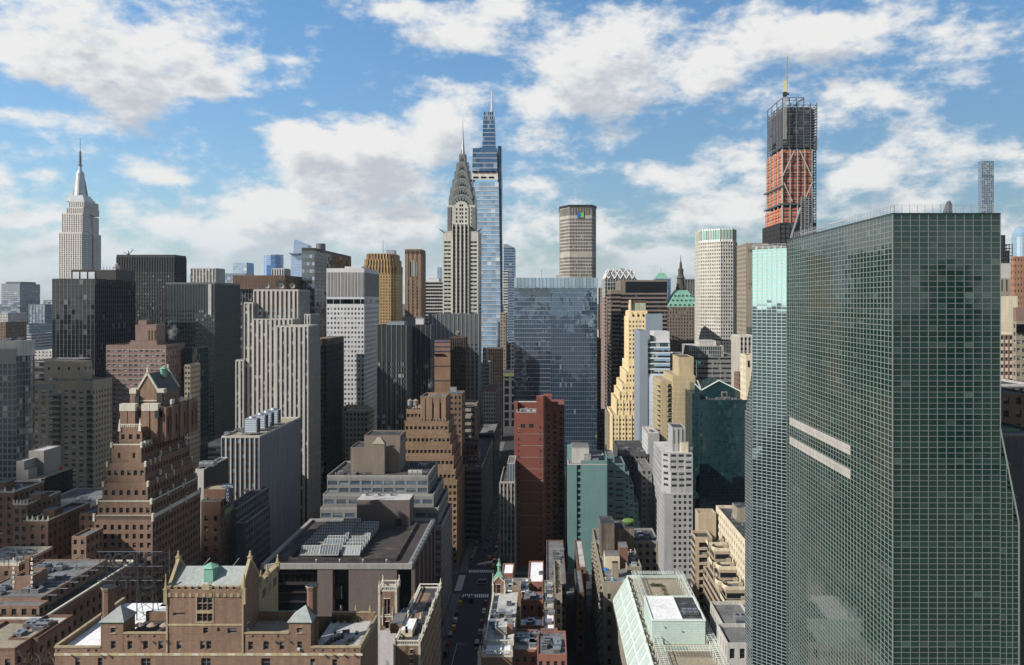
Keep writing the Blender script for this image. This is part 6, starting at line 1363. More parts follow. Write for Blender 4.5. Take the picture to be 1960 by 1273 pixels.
    rf = b.new('slate_roof'); ds = wall('dark_slate', (.13,.135,.14)); rf.quad((xb+.5,yg+.4,ze-.4),(xb+.5,yg+15.6,ze-.4),(xm,yg+15.6,zr),(xm,yg+.4,zr), ds); rf.quad((xa-.5,yg+15.6,ze-.4),(xa-.5,yg+.4,ze-.4),(xm,yg+.4,zr),(xm,yg+15.6,zr), ds)
    for yy in (yg, yg+15.6): orn.beam((xa-.3,yy,ze),(xm,yy,zr+.3),.7,ST); orn.beam((xb+.3,yy,ze),(xm,yy,zr+.3),.7,ST); orn.beam((xm,yy,zr),(xm,yy,zr+2.2),.6,ST)
    orn.box(xa-.2,xb+.2,yg-.25,yg-.003,PZ(768,yg),PZ(766,yg),ST)
    for x in (xa-1.2, xb+1.2): b.p('turret').box(x-1.1,x+1.1,yg-.6,yg+1.4,zc-3,ze-.6,T); orn.box(x-1.25,x+1.25,yg-.75,yg+1.5,ze-.6,ze+1.2,ST)
    cu = b.new('cupola', rf); cu.lathe(xm+1.6, yg+9, [(1.3,zr-2),(1.3,zr+.9),(1.6,zr+1.0),(0,zr+2.2)], 8, W['copper'])
    for (p, q, za, zb_, yy) in ((258,266,758,772,yg-1),(300,311,752,774,yg-1.2),(304,318,742,768,yg+6),(296,304,786,800,yc-1.1)): sn = b.new('scaffold_netting'); sn.box(PX(p,yy),PX(q,yy),yy,yy+2.2,PZ(zb_,yy),PZ(za,yy),RM['black'])
    tall = b.new('arched_bay'); xr = PX(318,yc)+.05
    for i in range(3): tall.box(xr,xr+.5,yc+3+i*7,yc+5+i*7,z0,zc+2.5,T); orn.box(xr+.02,xr+.6,yc+2.8+i*7,yc+5.2+i*7,zc+1.4,zc+3.1,ST)
    x = PX(312,Y+30); ch = b.new('lantern'); ch.lathe(x, Y+32, [(1.2,zc),(1.2,zc+7),(1.5,zc+7.2),(.6,zc+8.6),(.4,zc+10.4)], 8, ST)
woodstock()

def ford():
    b = B('granite_atrium_building', 'low square brown granite office block with a sawtooth skylight roof and brick bulkhead', 'office building', -80, 295)
    x0, x1, Y0, Y1 = -108.3, -50.9, 295.0, 356.0; zt = PZ(1080,Y0)
    GR, RU = W['granite'], W['rust']
    zr = zt-1.0
    b.p('roof').quad((x0+.5,Y0+.5,zr),(x1-.5,Y0+.5,zr),(x1-.5,Y1-.5,zr),(x0+.5,Y1-.5,zr),RM['brown'])
    # rim, front
    rim = b.p('roof_rim')
    rim.box(x0,x1,Y0,Y0+1.2,zt-1.9,zt,W['conc']); rim.box(x0,x0+1.6,Y0+1.2,Y1,zt-1.9,zt,W['conc']); rim.box(x1-1.6,x1,Y0+1.2,Y1,zt-1.9,zt,W['conc']); rim.box(x0,x1,Y1,Y1+1.0,zt-1.9,zt,W['conc'])
    for k in range(12): rim.box(x1-1.2,x1-.5,Y0+3+k*4.8,Y0+6.6+k*4.8,zt+.003,zt+.3,RM['metal'])
    inn = b.p('inner_curb'); inn.box(x0+8,x1-7,Y0+6,Y0+7,zr,zr+1.2,RM['brown']); inn.box(x1-8,x1-7,Y0+7,Y1-6,zr,zr+1.2,RM['brown']); inn.box(x0+8,x0+9,Y0+7,Y1-6,zr,zr+1.2,RM['brown'])
    wl = b.p('wall'); w2 = b.p('glass_wall')
    def slab(a, c): wl.box(a,c,Y0+.3,Y0+5,0,zt-1.9,GR)
    P_ = lambda p: PX(p,Y0)
    slab(P_(607),P_(636)); slab(P_(667),P_(759)); slab(P_(787),x1)
    w2.quad((x0,Y0+4,0),(P_(607),Y0+4,0),(P_(607),Y0+4,zt-1.9),(x0,Y0+4,zt-1.9),G['black']); w2.quad((P_(636),Y0+4.2,0),(P_(667),Y0+4.2,0),(P_(667),Y0+4.2,zt-1.9),(P_(636),Y0+4.2,zt-1.9),G['black']); w2.quad((P_(759),Y0+4.2,0),(P_(787),Y0+4.2,0),(P_(787),Y0+4.2,zt-1.9),(P_(759),Y0+4.2,zt-1.9),G['black'])
    st = b.p('steel_frame')
    for z in (zt-4.2, zt-8.4): st.box(x0,P_(607),Y0+2.4,Y0+3.8,z-.35,z+.35,RU)
    for i in range(10): x = x0+1+i*2.2; st.box(x-.1,x+.1,Y0+3.6,Y0+3.9,zt-8.4,zt-1.9,RU)
    for k in range(10): z = zt-12-k*3.6; st.box(x0,P_(607),Y0+3.3,Y0+3.9,z-.25,z+.25,RU)
    st.box(P_(636)+.2,P_(652),Y0+2,Y0+3.5,zt-14,zt-9,RU)
    st.box(x0,x0+1.2,Y0+.3,Y0+1.6,0,zt-1.9,GR)
    # right side: tall fins
    wl.quad((x1,Y0+.3,0),(x1,Y1,0),(x1,Y1,zt-1.9),(x1,Y0+.3,zt-1.9),RU)
    for k in range(6): y = Y0+.4+k*10.6; wl.box(x1-.3,x1+.9,y,y+3.2,0,zt-2.0,GR)
    wl.quad((x0,Y1,0),(x0,Y0,0),(x0,Y0,zt-1.9),(x0,Y1,zt-1.9),GR); wl.quad((x1,Y1,0),(x0,Y1,0),(x0,Y1,zt-1.9),(x1,Y1,zt-1.9),GR)
    # bulkhead
    Yb = 349; m = b.new('brick_bulkhead'); m.box(PX(683,Yb),PX(784,Yb),Yb,Yb+11,zr,PZ(957,Yb),GR,top=RM['light']); m.box(PX(757,Yb),PX(769,Yb),Yb-.1,Yb-.005,zr,zr+3,RM['black'])
    for i in range(3): ac_unit(b, PX(695+i*24,Yb), Yb+8, PZ(957,Yb), 1.2, 1.2, 1.8)
    # skylight: stepped rows of sawtooth glazing
    sk = b.new('skylight_glass'); bar = b.new('skylight_bars'); pl = b.new('skylight_plinth')
    gl = glass('skylight_glass', (.10,.13,.15), 1.45, .15, .01, .15, (.3,.34,.36))
    ya, yb = 305.5, 343.0; n = 9
    xa, xb = PX(574,ya), PX(688,ya)
    def row(xs, xe, y, d, z, h):
        sk.quad((xs,y,z),(xe,y,z),(xe,y+d*.72,z+h),(xs,y+d*.72,z+h),gl); sk.quad((xe,y+d*.72,z+h),(xe,y+d,z),(xs,y+d,z),(xs,y+d*.72,z+h),W['rust'])
        sk.poly(((xs,y+d,z),(xs,y,z),(xs,y+d*.72,z+h)),gl); sk.poly(((xe,y,z),(xe,y+d,z),(xe,y+d*.72,z+h)),gl)
        k = max(3, int((xe-xs)/.95))
        for i in range(k+1): x = xs+(xe-xs)*i/k; bar.beam((x,y-.02,z+.05),(x,y+d*.72,z+h+.05),.2,W['lconc'])
        for t in (0,1): bar.beam((xs,y+d*.72*t,z+h*t+.06),(xe,y+d*.72*t,z+h*t+.06),.24,W['lconc'])
    dy = (yb-ya)/n; zs = zr+1.0; w3 = (xb-xa)/3
    pl.box(xa-.6,xb+.6,ya-.8,yb+.5,zr+.01,zr+.95,W['rust'])
    for j in range(n):
        y = ya+j*dy; row(xa, xa+w3-.5, y, dy*.9, zs, 2.9); row(xa+w3+.2, xa+2*w3-.2, y+(-1.6 if j == 0 else 0), dy*.9, zs+.9 if j else zs+.5, 3.4); row(xa+2*w3+.5, xb, y, dy*.9, zs, 2.9)
    for i in range(4): m = b.new('roof_vent'); m.lathe(x0+20+i*9, Y0+4, [(.3,zr),(.3,zr+1.2),(.5,zr+1.3),(.1,zr+1.7)], 8, RM['metal'])
ford()

def grey_setback():
    b = B('grey_setback_block', 'grey brick setback apartment block with strip windows and brown penthouse behind the skylit building', 'apartment block', -80, 362)
    st = punch('grey','steelg',bay=5.6,fh=3.5,ww=4.4,wh=1.95,rec=.2,top=1.0,indiv=True); sd = punch('grey','mid',bay=4.4,fh=3.5,ww=2.6,wh=1.8,top=1,indiv=True)
    XR = -48.6
    for (a, xr, p, Y) in ((614,XR,1010,362),(613,-50.5,976,364.5),(618,-53.0,950,366.5),(626,-56.0,914,369)):
        zz = PZ(p,Y); zl = {1010:0, 976:PZ(1010,362), 950:PZ(976,364.5), 914:PZ(950,366.5)}[p]
        block(b, PX(a,Y), xr, Y, 402, zl, zz, st, side=sd, par=1.1, parm=W['conc'], roof=RM['dark'])
    for i, (p, y0) in enumerate(((1000,366),(960,372),(940,378))): pass
    z = PZ(914,369); Y = 380
    block(b, PX(671,Y), PX(765,Y), Y, 396, z, PZ(858,Y), S('blank', wall=W['tanband']), par=.5, roof=RM['dark']); block(b, PX(697,Y+2), PX(766,Y+2), Y+2, 398, PZ(858,Y), PZ(836,Y+2), S('blank', wall=W['tanband']), side=punch('tanband','dark',bay=3,fh=4), par=.6, roof=RM['dark'])
    m = b.new('chimney'); xx = PX(724,Y-4); m.box(xx-3,xx+3,Y-4,Y-.02,z,PZ(850,Y-4),W['tanband']); m.frustum([(xx-3.2,Y-4.2),(xx+3.2,Y-4.2),(xx+3.2,Y-.05),(xx-3.2,Y-.05)],[(xx-.7,Y-2.4),(xx+.7,Y-2.4),(xx+.7,Y-1.4),(xx-.7,Y-1.4)],PZ(850,Y-4),PZ(838,Y-4),W['tan'])
    for i in range(3): ac_unit(b, PX(786+i*9,374), 374, z, 2.0, 2.4, 2.6, W['lconc'])
    clutter(b, PX(640,374), PX(690,374), 372, 378, z, 5, 91); clutter(b, PX(770,390), PX(840,390), 384, 398, z, 6, 92)
grey_setback()
# ------------------------------------------------------------------ foreground brick blocks
def holes(b, m, A, Bp, z0, z1, hl, mat, rec=.3, trim=None, g=None):
    """a wall with rectangular window openings hl = [(s0, s1, za, zb)] measured along A->Bp"""
    ax, ay = A; bx, by = Bp; L = math.hypot(bx-ax, by-ay); ux, uy = (bx-ax)/L, (by-ay)/L; nx, ny = uy, -ux
    def P(s, z, d=0.0): return (ax+ux*s+nx*d, ay+uy*s+ny*d, z)
    ss = sorted({0, L, *[h[0] for h in hl], *[h[1] for h in hl]}); zs = sorted({z0, z1, *[h[2] for h in hl], *[h[3] for h in hl]})
    for s0, s1 in zip(ss, ss[1:]):
        run = None
        for za, zb in zip(zs, zs[1:]):
            cm, zm = (s0+s1)/2, (za+zb)/2
            if any(h[0] < cm < h[1] and h[2] < zm < h[3] for h in hl):
                if run: m.quad(P(s0,run[0]), P(s1,run[0]), P(s1,run[1]), P(s0,run[1]), mat); run = None
            else: run = (run[0], zb) if run else (za, zb)
        if run: m.quad(P(s0,run[0]), P(s1,run[0]), P(s1,run[1]), P(s0,run[1]), mat)
    for (s0, s1, a, c) in hl:
        m.quad(P(s0,a), P(s1,a), P(s1,a,-rec), P(s0,a,-rec), trim or mat); m.quad(P(s0,c,-rec), P(s1,c,-rec), P(s1,c), P(s0,c), mat)
        m.quad(P(s0,a), P(s0,a,-rec), P(s0,c,-rec), P(s0,c), mat); m.quad(P(s1,a,-rec), P(s1,a), P(s1,c), P(s1,c,-rec), mat)
        b.wins.append((P(s0,a,-rec), math.atan2(uy,ux), s1-s0, c-a, g or G['dark'], 'sash'))
        if trim:
            t = b.p('window_trim')
            for q in ((s0-.14,s1+.14,a-.16,a), (s0-.14,s1+.14,c,c+.16)):
                x = [P(q[0],q[2],.002), P(q[1],q[2],.002), P(q[1],q[3],.06), P(q[0],q[3],.06)]; xs = [v[0] for v in x]; ys = [v[1] for v in x]
                t.box(min(xs),max(xs)+(.06 if abs(nx) > .5 else 0),min(ys)-(.06 if abs(ny) > .5 else 0),max(ys),q[2],q[3],trim)
def pinnacle(m, x, y, z0, z1, w, mat):
    h = z1-z0; m.box(x-w/2,x+w/2,y-w/2,y+w/2,z0,z0+h*.45,mat); m.box(x-w*.62,x+w*.62,y-w*.62,y+w*.62,z0+h*.45,z0+h*.5,mat)
    m.lathe(x,y,[(w*.5,z0+h*.5),(w*.18,z0+h*.85),(w*.3,z0+h*.88),(0,z1)],6,mat)

def cloister():
    Y = 160.0; k = Y/F
    b = B('brick_gabled_tower', 'nearest brown brick apartment block with a slate roofed gabled tower and two pyramid roofed turrets', 'apartment block', PX(400,Y), Y)
    T, ST, SL = W['tudor'], wall('tan_terracotta', (.46,.37,.22), var=.12, streak=.2), W['slate']
    X = lambda p, y=Y: PX(p, y); Z = lambda p, y=Y: PZ(p, y)
    w = b.p('wall')
    def win(l, x0): return [(X(a)-x0, X(c)-x0, Z(q), Z(p)) for (a, c, p, q) in l]
    lowrow = [(144,153,1259,1275),(187,196,1259,1275),(270,288,1260,1277),(385,403,1260,1277),(500,517,1260,1277),(594,603,1261,1276),(636,645,1262,1277)]
    more = []
    for kk in range(1, 14):
        dz = kk*29.5
        more += [(a, c, p+dz, q+dz) for (a, c, p, q) in lowrow]
    row2 = [(212,221,1227,1242),(244,253,1227,1243),(274,283,1227,1243),(303,312,1227,1243),(338,347,1227,1243),(383,392,1227,1243),(395,404,1227,1243),(475,484,1228,1244),(504,514,1228,1244),(535,544,1228,1244),(569,578,1228,1242)]
    xL, xR = X(105), X(690); zB = Z(1249)
    holes(b, w, (xL,Y), (xR,Y), 0, zB, win(lowrow+more, xL), T, .3, None)
    # wall between the string course and the parapets
    zp = Z(1240); xt0, xt1 = X(193), X(236); xc0, xc1 = X(320), X(465); xd0, xd1 = X(553), X(595)
    holes(b, w, (xL,Y), (xt0,Y), zB, zp, [], T)
    z2 = Z(1213)
    holes(b, w, (xt0,Y), (xd1,Y), zB, z2, win([r for r in row2 if r[2] < 1240], xt0), T, .3, None)
    holes(b, w, (xd1,Y), (xR,Y), zB, zp, [], T)
    # sides, back
    w.quad((xR,Y,0),(xR,Y+16,0),(xR,Y+16,zp),(xR,Y,zp),T); w.quad((xL,Y+26,0),(xL,Y,0),(xL,Y,zp),(xL,Y+26,zp),T); w.quad((xR,Y+16,0),(xt1,Y+16,0),(xt1,Y+16,zp),(xR,Y+16,zp),T)
    sidew = punch('tudor','dark',bay=3.0,fh=3.17,ww=1.3,wh=1.7,indiv=True,top=.8,part='side_wall'); facade(b, sidew, (xR+.02,Y+.2), (xR+.02,Y+16), 0, zp)
    # string course with pale dashes
    sc = b.p('string_course'); sc.box(xL-.1,xR+.08,Y-.1,Y-.003,Z(1255),Z(1250),W['tan2'])
    for i in range(17): x = xL+2+i*3.75; sc.box(x,x+1.4,Y-.13,Y-.101,Z(1254.5),Z(1250.5),W['stone'])
    # left white roof with parapet
    rf = Sep(b, 'roof'); zr = zp-.9
    rf.quad((xL+.4,Y+.4,zr),(xt0+.01,Y+.4,zr),(xt0+.01,Y+26,zr),(xL+.4,Y+26,zr),RM['white'])
    cp = Sep(b, 'parapet'); cp.box(xL-.1,xt0,Y-.12,Y+.4,zp,zp+.35,ST); cp.box(xL-.1,xL+.4,Y+.4,Y+26,zr-.3,zp+.3,T); cp.box(xL-.15,xL+.45,Y+.4,Y+26,zp+.301,zp+.5,ST)
    rf.quad((xt0,Y+6,zr+.02),(xc0,Y+6,zr+.02),(xc0,Y+24,zr+.02),(xt0,Y+24,zr+.02),RM['white'])
    # turrets with pyramid roofs
    def turret(x0, x1, side, apx):
        D = 4.6; ze = Z(1191); t = b.new('turret'); hx = [(X(a)-x0, X(c)-x0, Z(q), Z(p)) for (a, c, p, q) in ([(212,221,1201,1211.5)] if side == 'L' else [(568,578,1201,1211.5)])]
        holes(b, t, (x0,Y-.03), (x1,Y-.03), z2, ze, hx, T, .3, ST); t.quad((x1,Y-.03,zr),(x1,Y+D,zr),(x1,Y+D,ze),(x1,Y-.03,ze),T); t.quad((x0,Y+D,zr),(x0,Y-.03,zr),(x0,Y-.03,ze),(x0,Y+D,ze),T); t.quad((x1,Y+D,zr),(x0,Y+D,zr),(x0,Y+D,ze),(x1,Y+D,ze),T)
        r = b.new('pyramid_roof', t); cx, cy = (x0+x1)/2+.5, Y+D/2; za = Z(1158, cy); o = .3
        r.frustum([(x0-o,Y-.03-o),(x1+o,Y-.03-o),(x1+o,Y+D+o),(x0-o,Y+D+o)],[(cx-.03,cy-.03),(cx+.03,cy-.03),(cx+.03,cy+.03),(cx-.03,cy+.03)],ze+.12,za,SL); r.box(x0-o,x1+o,Y-.03-o,Y+D+o,ze,ze+.118,W['copper'])
        return cx, D
    turret(xt0, xt1, 'L', 225); turret(xd0, xd1, 'R', 582)
    # chimneys
    def chimney(cx, cy, zb, zt, wd, slotted):
        c = b.new('chimney'); oc = [(math.cos(math.pi/8+i*math.pi/4)*wd, math.sin(math.pi/8+i*math.pi/4)*wd) for i in range(8)]
        pr = lambda f: [(cx+a*f, cy+d*f) for a, d in oc]
        c.prism(pr(1.15), zb, zb+(zt-zb)*.45, W['tudor2']); c.prism(pr(.92), zb+(zt-zb)*.45, zt-.8, W['tudor2']); c.prism(pr(1.08), zt-.8, zt-.25, W['tudor2']); c.prism(pr(1.2), zt-.25, zt, W['tan'], RM['black'])
    chimney(X(208,166), 166, zr, Z(1122,166), 1.25, True); chimney(X(597.5,163.5), 163.5, zr-1, Z(1119,163.5), 1.15, False)
    # terrace between turret and tower
    zt_ = z2-1.0
    for (a, c) in ((xt1,xc0),(xc1,xd0)):
        rf.quad((a,Y+.4,zt_),(c,Y+.4,zt_),(c,Y+9,zt_),(a,Y+9,zt_),RM['tan'] if a > xc0 else RM['brown']); cp.box(a,c,Y-.12,Y+.4,z2,z2+.3,ST); cp.box(a,c,Y+9,Y+9.3,zr,z2+.9,T); cp.box(a,c,Y+9.301,Y+9.5,z2+.5,z2+.95,W['copper'])
    for i in range(3):
        x = xt1+2+i*2.7; u = B('parasol', ('pale folded parasol nearest the left turret on the roof terrace','middle pale parasol on the roof terrace of the nearest brick block','pale parasol beside the gabled tower wall on the roof terrace')[i], 'parasol', x, Y+2.4, zt_+.01, group='parasols on the brick roof terrace')
        u.new('pole').beam((x,Y+2.4,zt_+.01),(x,Y+2.4,zt_+2.3),.08,RM['black']); u.new('canopy').lathe(x, Y+2.4, [(1.1,zt_+1.75),(.5,zt_+2.15),(0,zt_+2.4)], 8, W['rose'])
    # central gabled tower
    D = 9.0; ze = Z(1128); tw = b.new('tower_wall')
    big = [(a, c, p, q) for (a, c) in ((377.5,387),(388.3,396.3),(397.8,407)) for (p, q) in ((1143.5,1154),(1155.5,1168),(1174,1189.5))]
    up = [(389,398,1201,1215.5),(416,421,1201,1209),(435.5,453,1202,1216.5),(331.5,354.5,1172.5,1178)]
    holes(b, tw, (xc0,Y-.05), (xc1,Y-.05), z2, ze, win([r for r in big+up if r[3] < 1213 or True][:0]+[r for r in big]+[(331.5,354.5,1172.5,1178),(389,398,1201,1212.5),(416,421,1201,1209),(435.5,453,1202,1212.5)], xc0), T, .35, None)
    tr = b.p('window_trim')
    for (x0p, x1p, y0p, y1p) in ((375,377.4,1141,1192),(407.1,409.5,1141,1192)): tr.box(X(x0p),X(x1p),Y-.14,Y-.053,Z(y1p),Z(y0p),ST)
    for (pa, pb) in ((1141,1143.4),(1168.1,1173.9),(1189.6,1192)): tr.box(X(377.4),X(407.1),Y-.14,Y-.053,Z(pb),Z(pa),ST)
    for p in (1138.5,1195.5): b.p('string_course').box(xc0-.05,xc1+.05,Y-.16,Y-.052,Z(p+1.6),Z(p-1.6),W['tan2'])
    # right side of tower: gable wall with traceried window bay running back
    zg = Z(1083, Y+4.5); ym = Y+4.5
    for xs, sgn in ((xc1,1),(xc0,-1)):
        pts = [(xs,Y-.05,zr),(xs,Y+D,zr),(xs,Y+D,ze),(xs,ym,zg+1.4),(xs,Y-.05,ze)]
        tw.poly(pts if sgn > 0 else pts[::-1], T); xi = xs-sgn*.6
        g1 = [(xi,Y-.05,ze),(xi,Y+D,ze),(xi,ym,zg+1.4)]; tw.poly(g1[::-1] if sgn > 0 else g1, T)
        cm = Sep(b, 'gable_coping'); cm.beam((xs-sgn*.3,Y,ze+.1),(xs-sgn*.3,ym,zg+1.5),.62,ST); cm.beam((xs-sgn*.3,Y+D,ze+.1),(xs-sgn*.3,ym,zg+1.5),.62,ST)
        pn = b.new('pinnacle'); pinnacle(pn, xs-sgn*.2, ym, zg+.8, Z(1053,ym), .85, ST); pinnacle(pn, xs+sgn*.25, Y+.0, ze-3.0, Z(1096,Y), .7, ST)
        b.p('quoin').box(xs-.18,xs+.18,Y-.2,Y-.055,zB,ze-3,ST)
    tw.quad((xc1,Y+D,zr),(xc0,Y+D,zr),(xc0,Y+D,ze),(xc1,Y+D,ze),T)
    r = b.new('slate_roof'); r.quad((xc0+.6,Y+.35,ze+.1),(xc1-.6,Y+.35,ze+.1),(xc1-.6,ym,zg),(xc0+.6,ym,zg),SL); r.quad((xc1-.6,Y+D,ze+.1),(xc0+.6,Y+D,ze+.1),(xc0+.6,ym,zg),(xc1-.6,ym,zg),SL)
    # battlements
    bt = b.new('battlement'); n = 11; wd = (xc1-xc0)/n
    bt.box(xc0,xc1,Y-.2,Y+.35,ze-1.5,ze-.1,T); 
    for i in range(n):
        bt.box(xc0+i*wd,xc0+i*wd+wd*.55,Y-.22,Y+.33,ze-.1,ze+.55,T); bt.box(xc0+i*wd-.04,xc0+i*wd+wd*.59,Y-.26,Y+.36,ze+.55,ze+.7,ST); bt.box(xc0+i*wd+wd*.55,xc0+(i+1)*wd,Y-.24,Y-.02,ze-.098,ze+.02,ST)
        bt.box(xc0+i*wd+wd*.2,xc0+i*wd+wd*.6,Y-.27,Y-.2,ze-1.5,ze-.75,ST)
    bt.box(xc0+5.2*wd,xc0+6.2*wd,Y-.28,Y+.3,ze-.1,ze+1.0,ST)
    cu = b.new('copper_cupola'); x = X(405,Y+3); cu.prism([(x-.95+.0,Y+1.4),(x+.95,Y+1.4),(x+1.4,Y+2.6),(x+.95,Y+4),(x-.95,Y+4),(x-1.4,Y+2.6)], ze+.3, Z(1086,Y+2.2), W['copper']); cu.lathe(x, Y+2.7, [(1.75,Z(1086,Y+2.2)),(0,Z(1076,Y+2.7))], 6, W['copper'])
    ld = b.new('roof_ladder'); 
    for dx in (-.25,.25): ld.beam((X(397)+dx,Y+1.0,ze+.6),(X(400)+dx,Y+4.2,zg+.35),.07,RM['black'])
    for i in range(9): t = i/8; ld.beam((X(397)-.25+.3*t,Y+1+3.2*t,ze+.6+(zg-ze-.3)*t),(X(397)+.25+.3*t,Y+1+3.2*t,ze+.6+(zg-ze-.3)*t),.05,RM['black'])
    st = b.new('sign_stay')
    for (p, q) in ((388,402),(446,458)): st.beam((X(p,168),168,Z(1083,168)),(X(q,168),168,Z(1068,168)),.12,W['alum']); st.beam((X(q-5,168),168,Z(1084,168)),(X(q-5,168),168,Z(1063,168)),.09,RM['black'])
    # traceried bay behind the tower, right
    y0, y1 = Y+D, Y+21; xb = X(496,y0); bay = b.new('traceried_bay'); zb2 = Z(1122,y0)
    bay.box(xc1-1,xb,y0+.02,y1,zr,zb2,ST); 
    for i in range(3):
        y = y0+2+i*3.4; bay.box(xb+.003,xb+.05,y,y+2.2,Z(1185,Y),zb2-1.6,G['dark'])
        for q in (y+.7,y+1.45): bay.box(xb+.051,xb+.16,q-.06,q+.06,Z(1185,Y),zb2-1.6,ST)
        bay.box(xb+.051,xb+.15,y,y+2.2,zb2-3.6,zb2-3.4,ST)
    bay.box(xc1-1,xb+.2,y0,y1,zb2,zb2+.7,ST)
    for yy in (y0+.8,y0+4.6,y1-.6): pinnacle(b.new('pinnacle'), xb+.1, yy, zb2-.5, zb2+3.4, .8, ST)
    # right roof: tan terrace with plants
    rf.quad((xd1,Y+.4,zr),(xR-.4,Y+.4,zr),(xR-.4,Y+16,zr),(xd1,Y+16,zr),RM['light']); cp.box(xd1,xR+.1,Y-.12,Y+.4,zp,zp+.32,ST); cp.box(xR-.4,xR+.08,Y+.4,Y+16,zr-.2,zp+.32,ST); cp.box(xd1,xR-.4,Y+15.7,Y+16.1,zr,zp+.9,T); cp.box(xd1,xR-.4,Y+15.6,Y+16.2,zp+.9,zp+1.1,ST)
    for i in range(3): pinnacle(b.new('pinnacle'), xd1+2+i*3.3, Y+15.9, zp+.9, zp+2.6, .5, ST)
    rl = b.new('roof_railing')
    for i in range(13): x = xd1+.3+i*.78; rl.beam((x,Y+.6,zr),(x,Y+.6,zp+.95),.04,RM['black'])
    rl.beam((xd1,Y+.6,zp+.95),(xR-.3,Y+.6,zp+.95),.05,RM['black'])
    for i in range(18): y = Y+.6+i*.85; rl.beam((xR-.3,y,zr),(xR-.3,y,zp+.95),.04,RM['black'])
    rl.beam((xR-.3,Y+.6,zp+.95),(xR-.3,Y+15,zp+.95),.05,RM['black'])
    for p in (118,175,190,250,272,300,487,507,535,603,620,640,660,680):
        x = X(p); zz = (zp if (p < 193 or p > 595) else z2); lt = b.new('floodlight'); lt.beam((x,Y-.2,zz+.1),(x+.2,Y-1.3,zz+.2),.05,RM['black']); lt.box(x+.05,x+.4,Y-1.6,Y-1.25,zz-.05,zz+.25,RM['black'])
    R = random.Random(3)
    def rbush(x, y, z, r, mat, lb, grp, name='shrub'):
        q = B(name, lb, 'shrub', x, y, z, group=grp); f = q.new('foliage'); 
        for i in range(110):
            u, v = R.uniform(0,6.28), R.uniform(-.9,1); rr = r*R.uniform(.35,1)
            c = Vector((x+math.cos(u)*rr*math.sqrt(1-v*v), y+math.sin(u)*rr*math.sqrt(1-v*v), z+r*.9+v*rr*.85)); s = r*R.uniform(.10,.22)
            a = Vector((R.gauss(0,1),R.gauss(0,1),R.gauss(0,1))).normalized(); d = a.orthogonal().normalized(); e = a.cross(d)
            f.poly([tuple(c+d*s), tuple(c+e*s*.7), tuple(c-d*s), tuple(c-e*s*.7)], mat)
        t = q.new('stem'); t.beam((x,y,z),(x,y,z+r),r*.12,W['bark']); t.box(x-r*.45,x+r*.45,y-r*.45,y+r*.45,z,z+r*.5,RM['black'])
    k_ = 0
    for (px, yy, r, mt) in ((624,Y+2.4,.65,'leaf'),(629,Y+3.4,.6,'leaf'),(634,Y+4.4,.7,'leaf'),(641,Y+5.2,.6,'leaf'),(648,Y+6.0,.65,'dead'),(655,Y+6.8,.6,'dead'),(659,Y+2.3,.55,'leaf'),(664,Y+3.4,.6,'leaf'),(669,Y+4.6,.55,'leaf'),(676,Y+5.4,.5,'leaf'),(641,Y+9.0,.4,'leaf'),(683,Y+8.6,.5,'leaf')):
        rbush(X(px,yy), yy, zr+.01, r, W[mt], 'dark potted shrub in diagonal rows on the pale roof terrace of the nearest block' if mt == 'leaf' else 'brown dried potted shrub among the dark ones on the pale roof terrace', 'potted shrubs on the pale roof terrace')
    for i in range(4): rbush(X(640+i*14,Y+15), Y+15, zr+.01, .85, W['dead' if i in (1,2) else 'leaf'], ('leafy bush at the left of the back wall of the pale roof terrace','reddish dry bush second along the back wall of the pale roof terrace','dry brown bush third along the back wall of the pale roof terrace','leafy bush at the right end of the back wall of the pale roof terrace')[i], 'bushes along the terrace back wall')
    bn = B('roof_bench', 'grey wooden bench on the pale right hand roof terrace', 'bench', X(662,Y+8.5), Y+8.5, zr+.01); x = X(662,Y+8.5); y = Y+8.5
    s = bn.new('seat'); s.box(x-.8,x+.8,y-.25,y+.25,zr+.42,zr+.48,W['steel']); s = bn.new('backrest'); s.box(x-.8,x+.8,y+.2,y+.26,zr+.5,zr+.95,W['steel'])
    for dx in (-.7,.7): s = bn.new('leg'); s.box(x+dx-.05,x+dx+.05,y-.2,y+.2,zr+.01,zr+.42,RM['black'])
    ac = b.new('window_air_conditioner'); ac.box(X(570),X(575),Y-.5,Y-.004,Z(1243),Z(1239.5),W['white'])
    dr = b.new('terrace_door'); dr.box(xc1+.003,xc1+.06,Y+2,Y+3.1,zt_+.02,zt_+2.3,W['white']); dr.box(xc1+.061,xc1+.09,Y+2.2,Y+2.9,zt_+1.1,zt_+2.1,G['dark'])

    # big roof sign, seen from behind
    Y2 = 176.0; s = B('roof_sign', 'big open steel roof sign seen from behind, reading TUDOR CITY mirrored', 'sign', PX(248,Y2), Y2, zr+.02)
    f = s.new('frame'); X2 = lambda p: PX(p, Y2); Z2 = lambda p: PZ(p, Y2); bk = plain('sign_steel', (.05,.055,.06), .5, .3); lg = plain('sign_rail', (.22,.24,.26), .5, .3)
    for p in (1056,1084,1111): f.beam((X2(186),Y2,Z2(p)),(X2(310),Y2,Z2(p)),.13,lg)
    for p in (1098,1125): f.beam((X2(192),Y2+.5,Z2(p)),(X2(300),Y2+.5,Z2(p)),.1,bk)
    for i in range(8):
        x = X2(191+i*14.6); f.beam((x,Y2,Z2(1056)),(x,Y2,Z2(1127)),.1,bk)
        if i < 7:
            for (za, zb) in ((1084,1098),(1098,1111),(1111,1127)): f.beam((x,Y2+.3,Z2(za)),(X2(191+(i+1)*14.6),Y2+.9,Z2(zb)),.09,bk); f.beam((X2(191+(i+1)*14.6),Y2+.3,Z2(za)),(x,Y2+.9,Z2(zb)),.07,bk)
    zf = zr+.02
